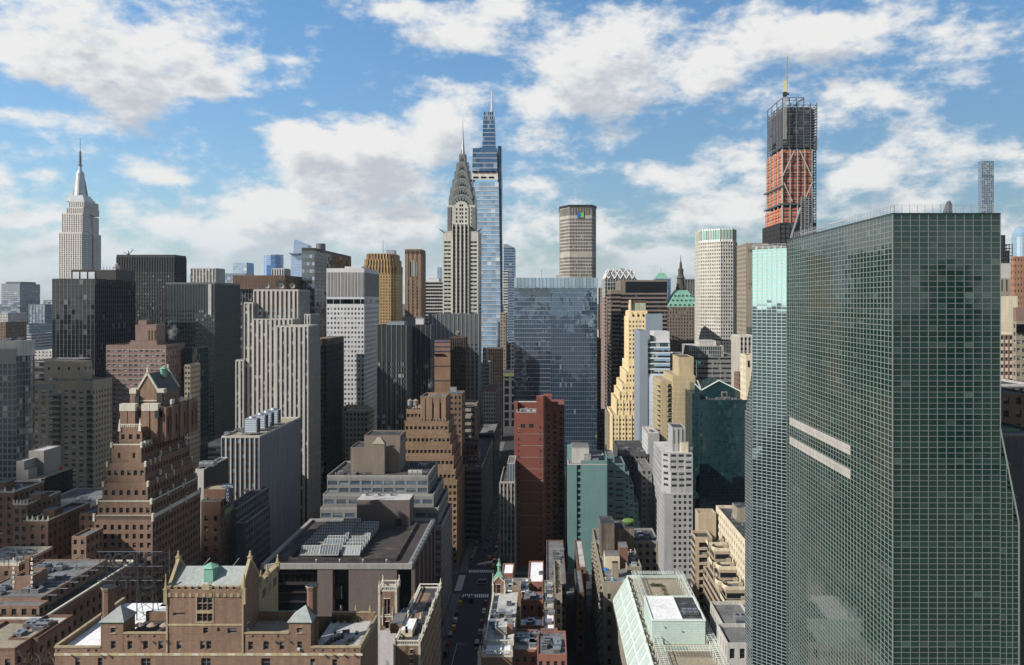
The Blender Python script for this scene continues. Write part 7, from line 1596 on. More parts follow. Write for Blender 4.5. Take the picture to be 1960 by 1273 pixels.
    for i, (p, q) in enumerate(((200,195),(262,262),(293,293))):
        f.beam((X2(q),Y2,Z2(1127)),(X2(q),Y2,zf),.16,bk); f.beam((X2(q),Y2+3,zf),(X2(q),Y2,Z2(1111)),.11,bk)
    for (a, c) in ((262,293),(200,262)):
        for kk in range(3):
            z0 = Z2(1127)+(zf-Z2(1127))*kk/3; z1 = Z2(1127)+(zf-Z2(1127))*(kk+1)/3
            if a == 262: f.beam((X2(a),Y2,z0),(X2(c),Y2,z1),.08,bk); f.beam((X2(c),Y2,z0),(X2(a),Y2,z1),.08,bk)
    for kk in range(4):
        f.beam((X2(302),Y2+.5,Z2(1062+kk*12)),(X2(318),Y2+2,Z2(1062+kk*12)),.08,lg)
    f.beam((X2(316),Y2+2,Z2(1056)),(X2(316),Y2+2,Z2(1110)),.09,lg)
    s.texts = []
    for i, c in enumerate('TUDOR'): s.texts.append((c, X2(293-i*21.5), Y2-.25, Z2(1081.5), 3.95, 'MIRROR'))
    for i, c in enumerate('CITY'): s.texts.append((c, X2(287-i*22), Y2-.25, Z2(1126), 4.2, 'MIRROR'))
cloister()

def small_tower():
    """stone trimmed brick roof tower beside the nearest block, and the wing right of it"""
    Y = 205; b = B('gothic_roof_tower', 'slim brick and white stone gothic roof tower beside the nearest brick block', 'tower', PX(745,Y), Y)
    x0, x1 = PX(726,Y), PX(758,Y); zt = PZ(1132,Y); zb = PZ(1207,Y); w = b.p('wall'); ST, T = W['stone'], W['tudor']
    D = 4.6
    zc = PZ(1231,Y); lw = b.new('white_base'); lw.box(x0-.2,x1+.2,Y-.3,Y+D+.3,0,zb-.002,W['white'])
    holes(b, w, (x0,Y), (x1,Y), zb, zt, [(1.3,1.95,PZ(1176,Y),PZ(1146,Y)),(2.15,2.85,PZ(1176,Y),PZ(1146,Y)),(1.6,2.6,PZ(1204,Y),PZ(1190,Y))], T, .3, ST)
    w.quad((x1,Y,zb),(x1,Y+D,zb),(x1,Y+D,zt),(x1,Y,zt),T); w.quad((x0,Y+D,zb),(x0,Y,zb),(x0,Y,zt),(x0,Y+D,zt),T); w.quad((x1,Y+D,zb),(x0,Y+D,zb),(x0,Y+D,zt),(x1,Y+D,zt),T)
    b.p('roof').quad((x0,Y,zt),(x1,Y,zt),(x1,Y+D,zt),(x0,Y+D,zt),RM['grey'])
    pr = b.new('pierced_parapet'); coping(b, x0, x1, Y, Y+D, zt, ST, .3, .3); coping(b, x0, x1, Y, Y+D, zt+1.1, ST, .25, .3)
    for i in range(9): x = x0+.1+i*(x1-x0)/9; pr.beam((x,Y+.1,zt+.3),(x+.3,Y+.1,zt+1.1),.12,ST); pr.beam((x1-.1,Y+i*.5,zt+.3),(x1-.1,Y+i*.5+.3,zt+1.1),.12,ST)
    for x in (x0,x1):
        for y in (Y,Y+D): pinnacle(b.new('pinnacle'), x, y, zt-.5, zt+2.9, .55, ST)
        b.p('quoin').box(x-.3,x+.3,Y-.14,Y-.003,zb,zt,ST); pinnacle(b.new('pinnacle'), x+(.9 if x == x0 else -.9), Y-.3, PZ(1195,Y), PZ(1160,Y), .3, ST)
    b.p('quoin').box(x1+.003,x1+.12,Y,Y+.6,zb,zt,ST); b.p('string_course').box(x0-.1,x1+.1,Y-.2,Y-.004,PZ(1181,Y),PZ(1179,Y),ST)
    Y = 188; b = B('gothic_wing', 'white stone trimmed brick wing with a planted roof terrace along the shaded avenue', 'apartment block', PX(790,Y), Y)
    x0, x1 = PX(755,Y), PX(803,Y); zt = PZ(1236,Y); w = b.p('wall')
    holes(b, w, (x0,Y), (x1,Y), 0, zt, [(3.8,4.5,PZ(1252+k*18,Y),PZ(1243+k*18,Y)) for k in range(14)]+[(1.2,1.9,PZ(1252+k*18,Y),PZ(1243+k*18,Y)) for k in range(3,14)], T, .25, ST)
    facade(b, punch('tudor','dark',bay=2.6,fh=3.1,ww=1.1,wh=1.6,part='side_wall'), (x1,Y), (x1,Y+38), 0, zt); w.quad((x0,Y+38,0),(x0,Y,0),(x0,Y,zt),(x0,Y+38,zt),T); w.quad((x1,Y+38,0),(x0,Y+38,0),(x0,Y+38,zt),(x1,Y+38,zt),T)
    b.p('roof').quad((x0,Y,zt),(x1,Y,zt),(x1,Y+38,zt),(x0,Y+38,zt),RM['dark'])
    coping(b, x0, x1, Y, Y+38, zt, ST, .3, .35); coping(b, x0, x1, Y, Y+38, zt+1.0, ST, .25, .35); lt = b.p('lattice_parapet')
    for i in range(11): x = x0+i*(x1-x0)/11; lt.beam((x,Y+.1,zt+.3),(x+.5,Y+.1,zt+1.0),.1,ST); lt.beam((x+.5,Y+.1,zt+.3),(x,Y+.1,zt+1.0),.1,ST)
    for i in range(8): pinnacle(b.new('pinnacle'), x1, Y+i*5.4, zt, zt+3.0, .5, ST)
    pinnacle(b.new('pinnacle'), x0, Y, zt, zt+2.8, .5, ST)
    for xx in (x0,x1): b.p('quoin').box(xx-.25,xx+.25,Y-.12,Y-.003,0,zt,ST)
    p = b.new('cream_penthouse'); px0, px1 = PX(767,Y+5), PX(789,Y+5); p.box(px0,px1,Y+5,Y+12,zt+.004,PZ(1206,Y+5),W['cream'],top=RM['white']); p.box((px0+px1)/2-.3,(px0+px1)/2+.3,Y+4.9,Y+4.997,zt+1,zt+2.6,G['dark']); p.box(px0-3,px0,Y+7,Y+14,zt+.005,zt+2.4,T,top=RM['grey'])
    up = b.new('upper_block'); up.box(PX(770,Y+16),PX(812,Y+16)-1,Y+16,Y+34,zt+.004,PZ(1192,Y+16),T,top=RM['grey']); coping(b, PX(770,Y+16), PX(812,Y+16)-1, Y+16, Y+34, PZ(1192,Y+16), ST, .7, .35, part='upper_coping')
    clutter(b, PX(774,Y+20), PX(800,Y+20), Y+18, Y+30, PZ(1192,Y+16), 5, 101); pinnacle(b.new('pinnacle'), PX(812,Y+16)-1, Y+16, PZ(1192,Y+16), PZ(1172,Y+16), .5, ST)
small_tower()

def tudor_left():
    """old brick blocks in the lower left corner"""
    T2, ST = W['tudor2'], W['stone']
    Y = 205; b = B('brick_roof_garden_block', 'brick apartment block with roof garden, stone parapet and square roof tower at lower left', 'apartment block', PX(50,Y), Y)
    x0, x1 = PX(-60,Y), PX(83,Y); zt = PZ(1192,Y); st = punch('tudor','dark',bay=3.2,fh=3.1,ww=1.5,wh=1.6,rec=.3,top=1.4,indiv=True)
    block(b, x0, x1, Y, Y+46, 0, zt, st, side=punch('tudor2','dark',bay=3,fh=3.1,ww=1.2,wh=1.6,top=1.4), par=.9, parm=W['tudor'], roof=RM['dark']); coping(b, x0, x1, Y, Y+46, zt+.9, ST, .4, .6)
    b.p('quoin').box(x1-.5,x1+.1,Y-.12,Y-.003,0,zt,ST); b.p('string_course').box(x0,x1+.1,Y-.3,Y-.003,zt-1.6,zt-1.1,ST)
    pb = punch('tudor','dark',bay=2.6,fh=3,ww=1.3,wh=1.7,rec=.2,indiv=True); block(b, PX(-60,Y+4), PX(75,Y+4), Y+4, Y+8, zt, zt+2.6, pb, par=.3, roof=RM['grey']); block(b, PX(-60,Y+8), PX(78,Y+8), Y+8.01, Y+40, zt, zt+3.2, pb, par=.3, roof=RM['grey'])
    Yt = Y+14; t0, t1 = PX(26,Yt), PX(61,Yt); zz = PZ(1108,Yt)
    tw = punch('tudor','dark',bay=3.2,fh=4.4,ww=1.0,wh=2.4,rec=.3,indiv=True,top=1); block(b, t0, t1, Yt, Yt+7, zt+3.2, zz, tw, side=tw, par=.7, parm=W['tudor'], roof=RM['grey'])
    for x in (t0,t1):
        for i in range(7): b.p('quoin').box(x-.35 if i%2 else x-.2,x+.35 if i%2 else x+.2,Yt-.1,Yt-.003,zt+4+i*1.3,zt+4.8+i*1.3,ST)
    c = b.new('chimney'); c.prism([(t0+1.2,Yt+3),(t0+2.4,Yt+3),(t0+2.4,Yt+4.2),(t0+1.2,Yt+4.2)], zz, zz+4.5, T2); c.prism([(t0+1,Yt+2.8),(t0+2.6,Yt+2.8),(t0+2.6,Yt+4.4),(t0+1,Yt+4.4)], zz+4.5, zz+5.2, W['tudor'])
    clutter(b, PX(-20,Y+12), PX(70,Y+12), Y+10, Y+34, zt+3.2, 28, 111)
    R = random.Random(31); proto = None; k_ = 0
    for i in range(15):
        x, y = R.uniform(PX(-10,Y+1), x1-1), (Y+R.uniform(.9,3) if i % 2 else Y+R.uniform(41,45)); q = B('roof_shrub', 'leafy shrub on the roof garden ledge of the lower left brick block', 'shrub', x, y, zt+.01, group='shrubs on the lower left roof garden'); f = q.new('foliage'); r = R.uniform(.5,1.0)
        for j in range(50):
            c = Vector((x+R.gauss(0,r*.45), y+R.gauss(0,r*.4), zt+r*.9+R.gauss(0,r*.4))); a = Vector((R.gauss(0,1),R.gauss(0,1),R.gauss(0,1))).normalized(); d = a.orthogonal().normalized()*r*.2; e = a.cross(d); f.poly([tuple(c+d),tuple(c+e),tuple(c-d),tuple(c-e)], W['leaf'] if i % 3 else W['dead'])
        q.new('planter').box(x-r*.5,x+r*.5,y-r*.4,y+r*.4,zt+.01,zt+.5,W['brown2'])
    tl = b.new('trellis')
    for i in range(9):
        xx = PX(-30,Y+42)+i*4.2
        if xx < x1-3: tl.beam((xx,Y+41,zt),(xx,Y+41,zt+3),.15,W['bark']); tl.beam((xx,Y+45,zt),(xx,Y+45,zt+3),.15,W['bark']); tl.beam((xx,Y+41,zt+3),(xx,Y+45,zt+3),.15,W['bark']); tl.beam((xx,Y+41,zt+3),(min(xx+4.2,x1-2),Y+41,zt+3),.15,W['bark'])
    pp = b.new('roof_pipe')
    for i in range(5): pp.beam((x0+3+i*1.2,Y+10+i*5,zt+3.35),(x1-3,Y+10.5+i*5,zt+3.35),.18,RM['metal'])
    for i in range(4): ys = Y+9+i*8; b.new('tar_seam').box(PX(-60,Y+8)+1,PX(78,Y+8)-1,ys,ys+.5,zt+3.204,zt+3.24,RM['dark'])
    # block behind it
    Y = 232; b = B('brick_roof_block', 'brick block with chimneys and a white edged roof left of the gothic brick tower foot', 'apartment block', PX(110,Y), Y)
    st = punch('tudor','dark',bay=3,fh=3.1,ww=1.3,wh=1.7,rec=.3,top=1.2,indiv=True)
    z = PZ(1152,Y); block(b, PX(78,Y), PX(152,Y), Y, Y+22, 0, z, st, par=.9, parm=W['tudor'], roof=RM['light']); coping(b, PX(78,Y), PX(152,Y), Y, Y+22, z+.9, ST, .35, .5)
    z2 = PZ(1126,Y+8); block(b, PX(88,Y+8), PX(150,Y+8), Y+8, Y+20, z, z2, st, par=.5, roof=RM['light']); 
    for p in (86,127,147): 
        c = b.new('chimney'); x = PX(p,Y+3); c.box(x-1,x+1,Y+3,Y+5,z,PZ(1108 if p > 90 else 1105,Y+3),W['tudor']); c.box(x-1.2,x+1.2,Y+2.8,Y+5.2,PZ(1108 if p > 90 else 1105,Y+3),PZ(1106 if p > 90 else 1103,Y+3),ST)
    bulkhead(b, PX(122,Y+14), PX(152,Y+14), Y+14, Y+20, z2, 5, W['tudor']); clutter(b, PX(94,Y+9), PX(145,Y+9), Y+9, Y+13, z2, 14, 112)
    b = B('brick_row_block', 'shadowed brick row with bright roof edge behind the roof garden block at the left edge', 'apartment block', PX(10,262), 262); block(b, PX(-60,262), PX(36,262), 262, 280, 0, PZ(1083,262), st, side=punch('tudor2','dark',bay=3,fh=3.1,ww=1.3,wh=1.7), par=.9, parm=ST, roof=RM['light']); clutter(b, PX(-10,264), PX(30,264), 265, 276, PZ(1083,262), 12, 113)
    b = B('low_brick_annex', 'low brick annex with a pale flat roof in the lower left corner', 'building', PX(35,180), 180); block(b, PX(-80,180), PX(28,180), 180, 196, 0, PZ(1247,180), st, par=.7, parm=T2, roof=RM['tan']); block(b, PX(16,186), PX(72,186), 186, 200, 0, PZ(1227,186), st, par=.7, parm=T2, roof=RM['light'])
    clutter(b, PX(20,188), PX(60,188), 188, 197, PZ(1227,186), 7, 114)
tudor_left()

def street_block():
    """sunlit cluster of brick buildings between the avenue and the alley"""
    T, ST, RD = W['tudor'], W['stone'], wall('soft_red_brick', (.38,.17,.12), var=.1)
    # green spired tower
    Y = 262; b = B('spired_brick_tower', 'slender brick and stone tower with pointed green copper roof beside the avenue', 'tower', PX(955,Y), Y)
    x0, x1 = PX(943.5,Y), PX(966,Y); zt = PZ(1113,Y); zb = PZ(1178,Y); w = b.p('wall'); D = 4.2
    holes(b, w, (x0,Y), (x1,Y), zb, zt, [(1.35,2.6,PZ(1136,Y),PZ(1119,Y)),(.8,1.5,PZ(1164,Y),PZ(1153,Y)),(1.62,2.34,PZ(1164,Y),PZ(1153,Y)),(2.46,3.16,PZ(1164,Y),PZ(1153,Y)),(.8,1.5,PZ(1176,Y),PZ(1165.2,Y)),(1.62,2.34,PZ(1176,Y),PZ(1165.2,Y)),(2.46,3.16,PZ(1176,Y),PZ(1165.2,Y))], T, .25, ST)
    w.quad((x1,Y,0),(x1,Y+D,0),(x1,Y+D,zt),(x1,Y,zt),T); w.quad((x0,Y+D,0),(x0,Y,0),(x0,Y,zt),(x0,Y+D,zt),ST); w.quad((x0,Y,0),(x1,Y,0),(x1,Y,zb),(x0,Y,zb),ST); w.quad((x1,Y+D,0),(x0,Y+D,0),(x0,Y+D,zt),(x1,Y+D,zt),T)
    xm = (x0+x1)/2; g = b.new('gable'); za = PZ(1103,Y); g.poly(((x0+.3,Y-.02,zt),(x1-.3,Y-.02,zt),(xm,Y-.02,za)),T); g.beam((x0+.2,Y,zt),(xm,Y,za+.1),.35,ST); g.beam((x1-.2,Y,zt),(xm,Y,za+.1),.35,ST)
    r = b.new('copper_roof'); r.frustum([(x0,Y+.2),(x1,Y+.2),(x1,Y+D),(x0,Y+D)],[(xm-.45,Y+D/2-.3),(xm+.45,Y+D/2-.3),(xm+.45,Y+D/2+.5),(xm-.45,Y+D/2+.5)],zt+.02,PZ(1097,Y),W['copper'])
    s = b.new('spire'); s.lathe(xm, Y+D/2+.1, [(.62,PZ(1097,Y)),(.55,PZ(1088,Y)),(.95,PZ(1086.5,Y)),(.3,PZ(1080,Y)),(.12,PZ(1072,Y))], 8, W['copper'])
    for x in (x0,x1): b.p('buttress').box(x-.35,x+.35,Y-.45,Y-.003,0,PZ(1140,Y),ST); pinnacle(b.new('pinnacle'), x, Y-.1, PZ(1141,Y), PZ(1107 if x > xm else 1095,Y), .55, ST)
    b.p('string_course').box(x0,x1,Y-.15,Y-.003,PZ(1150,Y),PZ(1142,Y),ST)
    # main near house with gothic parapet
    Y = 215; b = B('gothic_corner_house', 'stone and brick house with pierced gothic parapet at the bottom beside the avenue', 'house', PX(950,Y), Y)
    x0, x1 = PX(924,Y), PX(980,Y); zt = PZ(1256,Y); w = b.p('wall'); holes(b, w, (x0,Y), (x1,Y), 0, zt, [(2.6,5.4,PZ(1290+k*22,Y),PZ(1276+k*22,Y)) for k in range(8)], T, .2, ST)
    w.quad((x1,Y,0),(x1,Y+48,0),(x1,Y+48,zt),(x1,Y,zt),T); w.quad((x0,Y+48,0),(x0,Y,0),(x0,Y,zt),(x0,Y+48,zt),ST); w.quad((x1,Y+48,0),(x0,Y+48,0),(x0,Y+48,zt),(x1,Y+48,zt),T)
    b.p('roof').quad((x0,Y,zt-.3),(x1,Y,zt-.3),(x1,Y+48,zt-.3),(x0,Y+48,zt-.3),RM['light'])
    dk = b.new('white_roof_deck'); dk.box(x0+.6,x1-.6,Y+.8,Y+6.6,zt-.3,zt+.2,W['white'],top=RM['white'])
    for (ya, zz) in ((Y,zt),(Y+7,zt)):
        b.p('parapet').box(x0-.1,x1+.1,ya-.15,ya+.25,zz-.25,zz+.15,ST); b.p('parapet').box(x0-.1,x1+.1,ya-.15,ya+.25,zz+1.15,zz+1.45,ST)
        for i in range(13): x = x0+i*(x1-x0)/13; q = b.p('pierced_parapet'); q.beam((x,ya+.05,zz+.15),(x+.35,ya+.05,zz+1.15),.13,ST); q.beam((x+.5,ya+.05,zz+.15),(x+.15,ya+.05,zz+1.15),.13,ST)
        for x in (x0,x1): pinnacle(b.new('pinnacle'), x, ya, zz, zz+3, .5, ST)
    for x in (x0-.9,): b.p('buttress').box(x-.5,x+.5,Y+.6,Y+1.8,0,zt-1,ST); pinnacle(b.new('pinnacle'), x, Y+1.2, zt-1.2, zt+2.6, 1.0, ST); b.p('buttress').box(x-.2,x+.8,Y+15,Y+16.2,0,zt-1,ST); pinnacle(b.new('pinnacle'), x+.2, Y+15.6, zt-1.2, zt+2.4, 1.0, ST)
    for i in range(6): b.p('parapet').box(x0-.2,x0+.25,Y+9+i*6,Y+14.4+i*6,zt-.2,zt+1.0,ST)
    p = b.new('roof_house'); p.box(x0+2.4,x0+6,Y+14,Y+18,zt-.3,zt+2.2,W['conc'],top=RM['light']); p.box(x0+6.01,x0+7.6,Y+15,Y+19,zt-.3,zt+2.6,RD,top=RM['grey'])
    clutter(b, x0+1, x1-1, Y+9, Y+40, zt-.3, 9, 121)
    # roofs to the right
    def house(name, label, a, c, p, Y, D, wm, roof, par=.5, z0=0, stl=None):
        h = B(name, label, 'house', PX((a+c)/2,Y), Y); block(h, PX(a,Y), PX(c,Y), Y, Y+D, z0, PZ(p,Y), stl or punch(wm,'dark',bay=2.4,fh=3.2,ww=1.0,wh=1.7,rec=.25,indiv=True,top=.9), par=par, parm=W[wm] if wm in W else None, roof=roof); return h, PZ(p,Y)
    W['softred'] = RD
    h, z = house('brick_row_house', 'pink brick house with a stepped dark roof in the bottom centre', 1028, 1085, 1256, 222, 16, 'softred', RM['grey']); clutter(h, PX(1032,224), PX(1078,224), 225, 234, z, 8, 131)
    h, z = house('brick_row_house', 'flat roofed pink house with rows of pipes on top, bottom centre', 982, 1028, 1247, 226, 14, 'softred', RM['light']); clutter(h, PX(985,228), PX(1024,228), 228, 237, z, 9, 132)
    h, z = house('brick_row_house', 'house with ridged grey roof vents and pale ledges right of the gothic corner house', 1008, 1068, 1229, 240, 9, 'softred', RM['grey'])
    for i in range(4): h.p('roof_ridge').box(PX(1012,242),PX(1060,242),242+i*1.7,242.6+i*1.7,z,z+.7,W['steel'])
    h, z = house('brick_row_house', 'pink walled stair house right of the gothic corner house', 982, 1009, 1219, 244, 5, 'softred', RM['grey'], stl=S('blank', wall=RD))
    h, z = house('white_roof_house', 'dark pink brick house with a bright white L shaped roof', 987, 1040, 1201, 252, 7, 'softred', RM['white'], par=.6); clutter(h, PX(996,254), PX(1030,254), 253, 257, z, 3, 133)
    h2, z = house('white_roof_house', 'narrow house with a brilliant white roof strip ending above the bottom centre', 1040, 1062, 1215, 248, 24, 'softred', RM['white'], par=.7); clutter(h2, PX(1044,250), PX(1058,250), 254, 268, z, 3, 134)
    h, z = house('stair_tower', 'tan brick stair tower with open pale top right of the spired brick tower', 977, 996, 1179, 250, 4, 'tan', RM['light'], par=1.6, stl=S('blank', wall=W['golden']))
    h, z = house('stair_tower', 'taller tan brick stair tower behind the spired brick tower', 980, 997, 1130, 276, 4, 'tan', RM['light'], par=1.8, stl=S('blank', wall=W['golden']))
    h, z = house('brick_row_house', 'brick house with a grey deck between the stair towers and the pale roof strip', 997, 1040, 1152, 270, 8, 'softred', RM['grey']); clutter(h, PX(1002,272), PX(1030,272), 272, 277, z, 4, 135)
    h, z = house('brick_row_house', 'long narrow block with a pale stained roof edged by planted balconies', 1042, 1060, 1166, 265, 26, 'tan', RM['light']); clutter(h, PX(1046,268), PX(1056,268), 270, 288, z, 4, 136)
    h, z = house('white_roof_house', 'red brick house with a clean white square roof in front of the red brick tower', 1010, 1040, 1116, 300, 24, 'softred', RM['white']); ac_unit(h, PX(1035,306), 310, z, 1.6, 2.6, .8)
    h, z = house('brick_row_house', 'red brick house with a small white roof behind the green copper spire', 960, 982, 1100, 310, 12, 'softred', RM['white'])
    h, z = house('white_roof_house', 'low house with white steps of roof between the copper spire and the white square roof', 966, 1012, 1138, 288, 16, 'tan', RM['white']); clutter(h, PX(970,290), PX(1004,290), 290, 300, z, 6, 137)
    bulkhead(h, PX(982,292), PX(997,292), 291, 296, z, 3, W['conc'])
    h, z = house('terrace_house', 'narrow house with overgrown balconies along the alley', 1062, 1076, 1141, 272, 36, 'tan', RM['tan'], par=.8)
    R = random.Random(12)
    for i in range(7):
        y = 276+i*4.6; x = PX(1069,272); q = B('roof_plant', ('yellow green bush at the near end','low bush second from the near end','bush in the middle','dark bush after the middle','tall bush near the far end','yellow bush at the far end','small bush at the far corner')[i]+' of the narrow planted roof by the alley', 'shrub', x, y, z+.01, group='bushes on the planted roof by the alley'); f = q.new('foliage'); r = R.uniform(.7,1.2)
        for j in range(90):
            c = Vector((x+R.gauss(0,r*.45), y+R.gauss(0,r*.5), z+r*.8+R.gauss(0,r*.35))); a = Vector((R.gauss(0,1),R.gauss(0,1),R.gauss(0,1))).normalized(); d = a.orthogonal().normalized()*r*.17; e = a.cross(d)
            f.poly([tuple(c+d),tuple(c+e),tuple(c-d),tuple(c-e)], W['leaf'] if i % 3 else W['dead'])
        q.new('stem').beam((x,y,z+.01),(x,y,z+r),.12,W['bark'])
street_block()

def right_front():
    # old tan building with cluttered top
    Y = 309; b = B('old_tan_building', 'old tan building with jagged shaded left wall and cluttered grimy roof', 'building', 30, Y)
    x0, x1 = 22.8, 37.0; zt = PZ(1118,Y); st = punch('tan','dark',bay=4.2,fh=5.2,ww=1.3,wh=2.3,rec=.4,top=3.2,indiv=True)
    sd = punch('tan','dark',bay=3.1,fh=3.4,ww=1.5,wh=1.8,rec=.5,indiv=True)
    block(b, x0, x1, Y, Y+72, 0, zt, st, left=sd, par=1.0, parm=W['tan'], roof=RM['grey'])
    R = random.Random(5)
    for i in range(11):
        for k in range(10): 
            y = Y+2+i*6.2; z = zt-4-k*3.4
            if z > 1: ba = b.new('bay_ledge'); ba.box(x0-.9,x0-.003,y,y+2.4,z,z+.35,W['tan']); ba.box(x0-.7,x0-.003,y+.3,y+2.1,z-1.3,z-.004,W['tan'])
    z2 = PZ(1008,345); bulk = wall('grimy_stucco', (.24,.19,.15), var=.35, streak=.6)
    m = b.new('roof_bulkhead'); m.box(PX(1150,340),PX(1176,340),340,352,zt,PZ(1002,340),bulk,top=RM['dark']); m.box(PX(1176,346),PX(1214,346),346,360,zt,PZ(1012,346),bulk,top=RM['dark'])
    m2 = b.new('brick_house'); m2.box(PX(1158,326),PX(1186,326),326,334,zt,zt+5.5,W['cream'],top=RM['grey']); m2.box(PX(1186,328),PX(1202,328),328,336,zt,zt+8.5,W['tudor2'],top=RM['grey']); m2.box(PX(1172,316),PX(1184,316),316,318.5,zt,zt+6,W['tan'],top=RM['black'])
    block(b, PX(1200,322), PX(1228,322), 322, 350, 0, zt+1.5, S('blank', wall=W['tan']), par=1, parm=W['tan'], roof=RM['grey']); clutter(b, PX(1204,325), PX(1224,325), 326, 346, zt+1.5, 10, 141, W['lconc'])
    block(b, PX(1205,352), PX(1260,352), 352, 372, 0, zt+3, punch('tan',bay=3), par=.9, parm=W['conc'], roof=RM['dark']); clutter(b, PX(1210,355), PX(1250,355), 356, 368, zt+3, 7, 142)
    clutter(b, x0+1, x0+6, Y+2, Y+60, zt, 14, 143, W['lconc'])
    t = MB(); x, y = PX(1202,352), 350; z = PZ(1010,346)+.02; t.lathe(x,y,[(.4,z+.6),(1.6,z+.9),(2.0,z+1.8),(1.6,z+2.6),(.4,z+2.9)],14,wall('green_tarp', (.16,.30,.06), var=.2),sx=1.5)
    for k in (-1.5,1.5): t.box(x+k-.2,x+k+.2,y-1,y+1,z,z+1.0,RM['black'])
    single('roof_tank', 'green tarpaulin covered tank on the grimy bulkhead of the old tan building', 'tank', t)
    for (dx, dy, c, nm) in ((4.2,3,(.10,.28,.5),'pale blue tarpaulin heap'),(8.4,2.4,(.22,.40,.42),'teal tarpaulin heap'),(2.2,16,(.03,.20,.55),'bright blue tarpaulin heap')):
        t = MB(); cx, cy = x0+dx, Y+dy; n = 7
        for i in range(n):
            for j in range(n):
                f = lambda i, j: (cx-1.2+2.4*i/n, cy-1+2*j/n, zt+.02+.9*math.sin(math.pi*i/n)*math.sin(math.pi*j/n)*(1+.5*math.sin(i*2.7+j*1.9)))
                t.quad(f(i,j), f(i+1,j), f(i+1,j+1), f(i,j+1), wall('tarp_%d' % int(dx*10), c, var=.2))
        single('tarpaulin', nm+' on the front roof of the old tan building', 'tarpaulin', t)
    b2, z = simple('narrow_brick_house', 'narrow shaded brown brick house with a pale roof squeezed left of the old tan building', 1106, 1122, 1088, 352, 40, punch('tudor2','dark',bay=2.6,fh=3.4,ww=1.2,wh=1.7), right=punch('tudor2','dark',bay=3,fh=3.4), left=punch('tudor2','dark',bay=3,fh=3.4), par=.6, roof=RM['light'])
    b2, z = simple('narrow_brick_house', 'lower brown house in the shade by the alley left of the old tan building', 1104, 1118, 1136, 322, 28, punch('brown2','dark',bay=2.6,fh=3.4,ww=1.2,wh=1.7), right=punch('brown2','dark',bay=3,fh=3.4), left=punch('brown2','dark',bay=3,fh=3.4), par=.6, roof=RM['grey'])
    b2, z = simple('brick_row_house', 'shaded brick houses row behind the planted roof, at the foot of the red brick tower', 1046, 1084, 1122, 330, 62, punch('tudor2','dark',bay=2.6,fh=3.4,ww=1.2,wh=1.7), right=punch('tudor2','dark',bay=3,fh=3.4), par=.6, roof=RM['grey']); clutter(b2, PX(1050,335), PX(1080,335), 335, 380, z, 8, 161)
    # mint building
    b = B('mint_terrace_building', 'pale mint green building with pergola edged roof terrace and sloped ribbed left side', 'building', 43, 228)
    zt = 41.0; x0, x1, Y0, Y1 = 31.8, 53.8, 226.0, 306.5; M = W['mint']
    b.p('roof').quad((x0,Y0,zt),(x1,Y0,zt),(x1,Y1,zt),(x0,Y1,zt),RM['tan'])
    st = punch('mint','dark',bay=3,fh=3.4,ww=1.6,wh=1.8,rec=.2); facade(b, st, (x1,Y0), (x1,Y1), 0, zt); facade(b, st, (x0,Y0), (x1,Y0), 0, zt); facade(b, S('blank', wall=M), (x1,Y1), (x0,Y1), 0, zt)
    # sloped mansard on the left with ribbed panels
    xs = x0-5.4; zs = zt-9; sl = b.new('sloped_roof'); sl.quad((xs,Y1,zs),(xs,Y0,zs),(x0,Y0,zt),(x0,Y1,zt),M)
    lw = facade(b, punch('tan','dark',bay=3,fh=3.2,ww=1.4,wh=1.7,rec=.3,part='side_wall',indiv=True), (xs,Y1), (xs,Y0), 0, zs); sl.poly(((xs,Y1,0),(xs,Y1,zs),(x0,Y1,zt),(x0,Y1,0)),M); sl.poly(((xs,Y0,zs),(xs,Y0,0),(x0,Y0,0),(x0,Y0,zt)),M)
    pn = b.new('ribbed_panel'); gp = wall('mint_shade_panel', (.46,.58,.52), var=.05)
    for i in range(11):
        y = Y0+3+i*7.2
        for (ta, tb) in ((.05,.46),(.54,.95)):
            pa = lambda t, yy, u=.12: (xs+(x0-xs)*t-u*.86, yy, zs+(zt-zs)*t+u*.5)
            pn.quad(pa(ta,y+5.6),pa(ta,y),pa(tb,y),pa(tb,y+5.6),gp)
            for k in range(10): t = ta+(tb-ta)*k/9; pn.beam(pa(t,y,.2),pa(t,y+5.6,.2),.16,M)
    # pergola
    pg = b.new('pergola'); ms = W['mint2']
    def grid(xa, xb, ya, yb, z, sx, sy):
        nx_, ny_ = max(1, round((xb-xa)/sx)), max(1, round((yb-ya)/sy))
        for i in range(nx_+1): x = xa+(xb-xa)*i/nx_; pg.box(x-.06,x+.06,ya,yb,z,z+.14,ms)
        for j in range(ny_+1): y = ya+(yb-ya)*j/ny_; pg.box(xa,xb,y-.06,y+.06,z+.15,z+.27,ms)
        for i in range(0, ny_+1, 3):
            y = ya+(yb-ya)*i/ny_
            for x in (xa,xb): pg.box(x-.09,x+.09,y-.09,y+.09,zt,z,ms)
    grid(x0+1.8,x0+4.4,Y0,Y1-1,zt+2.7,1.3,1.35); grid(x1-2.8,x1-.2,Y0,Y1-1,zt+2.7,1.3,1.35); grid(x0+4.6,x1-3,Y1-4,Y1-1,zt+2.7,.9,1.5); grid(x0+4.6,x1-3,Y0+10,Y0+13.5,zt+2.7,.9,1.1)
    pr = b.p('parapet'); pr.box(x0,x0+.3,Y0,Y1,zt,zt+.9,M); pr.box(x1-.3,x1,Y0,Y1,zt,zt+1.0,M); pr.box(x0+.3,x1-.3,Y1-.3,Y1,zt,zt+1.0,M)
    # penthouse
    Yp = 247; p = b.new('penthouse'); pa, pb = PX(1248,Yp), PX(1350,Yp); zp = PZ(1189,Yp)
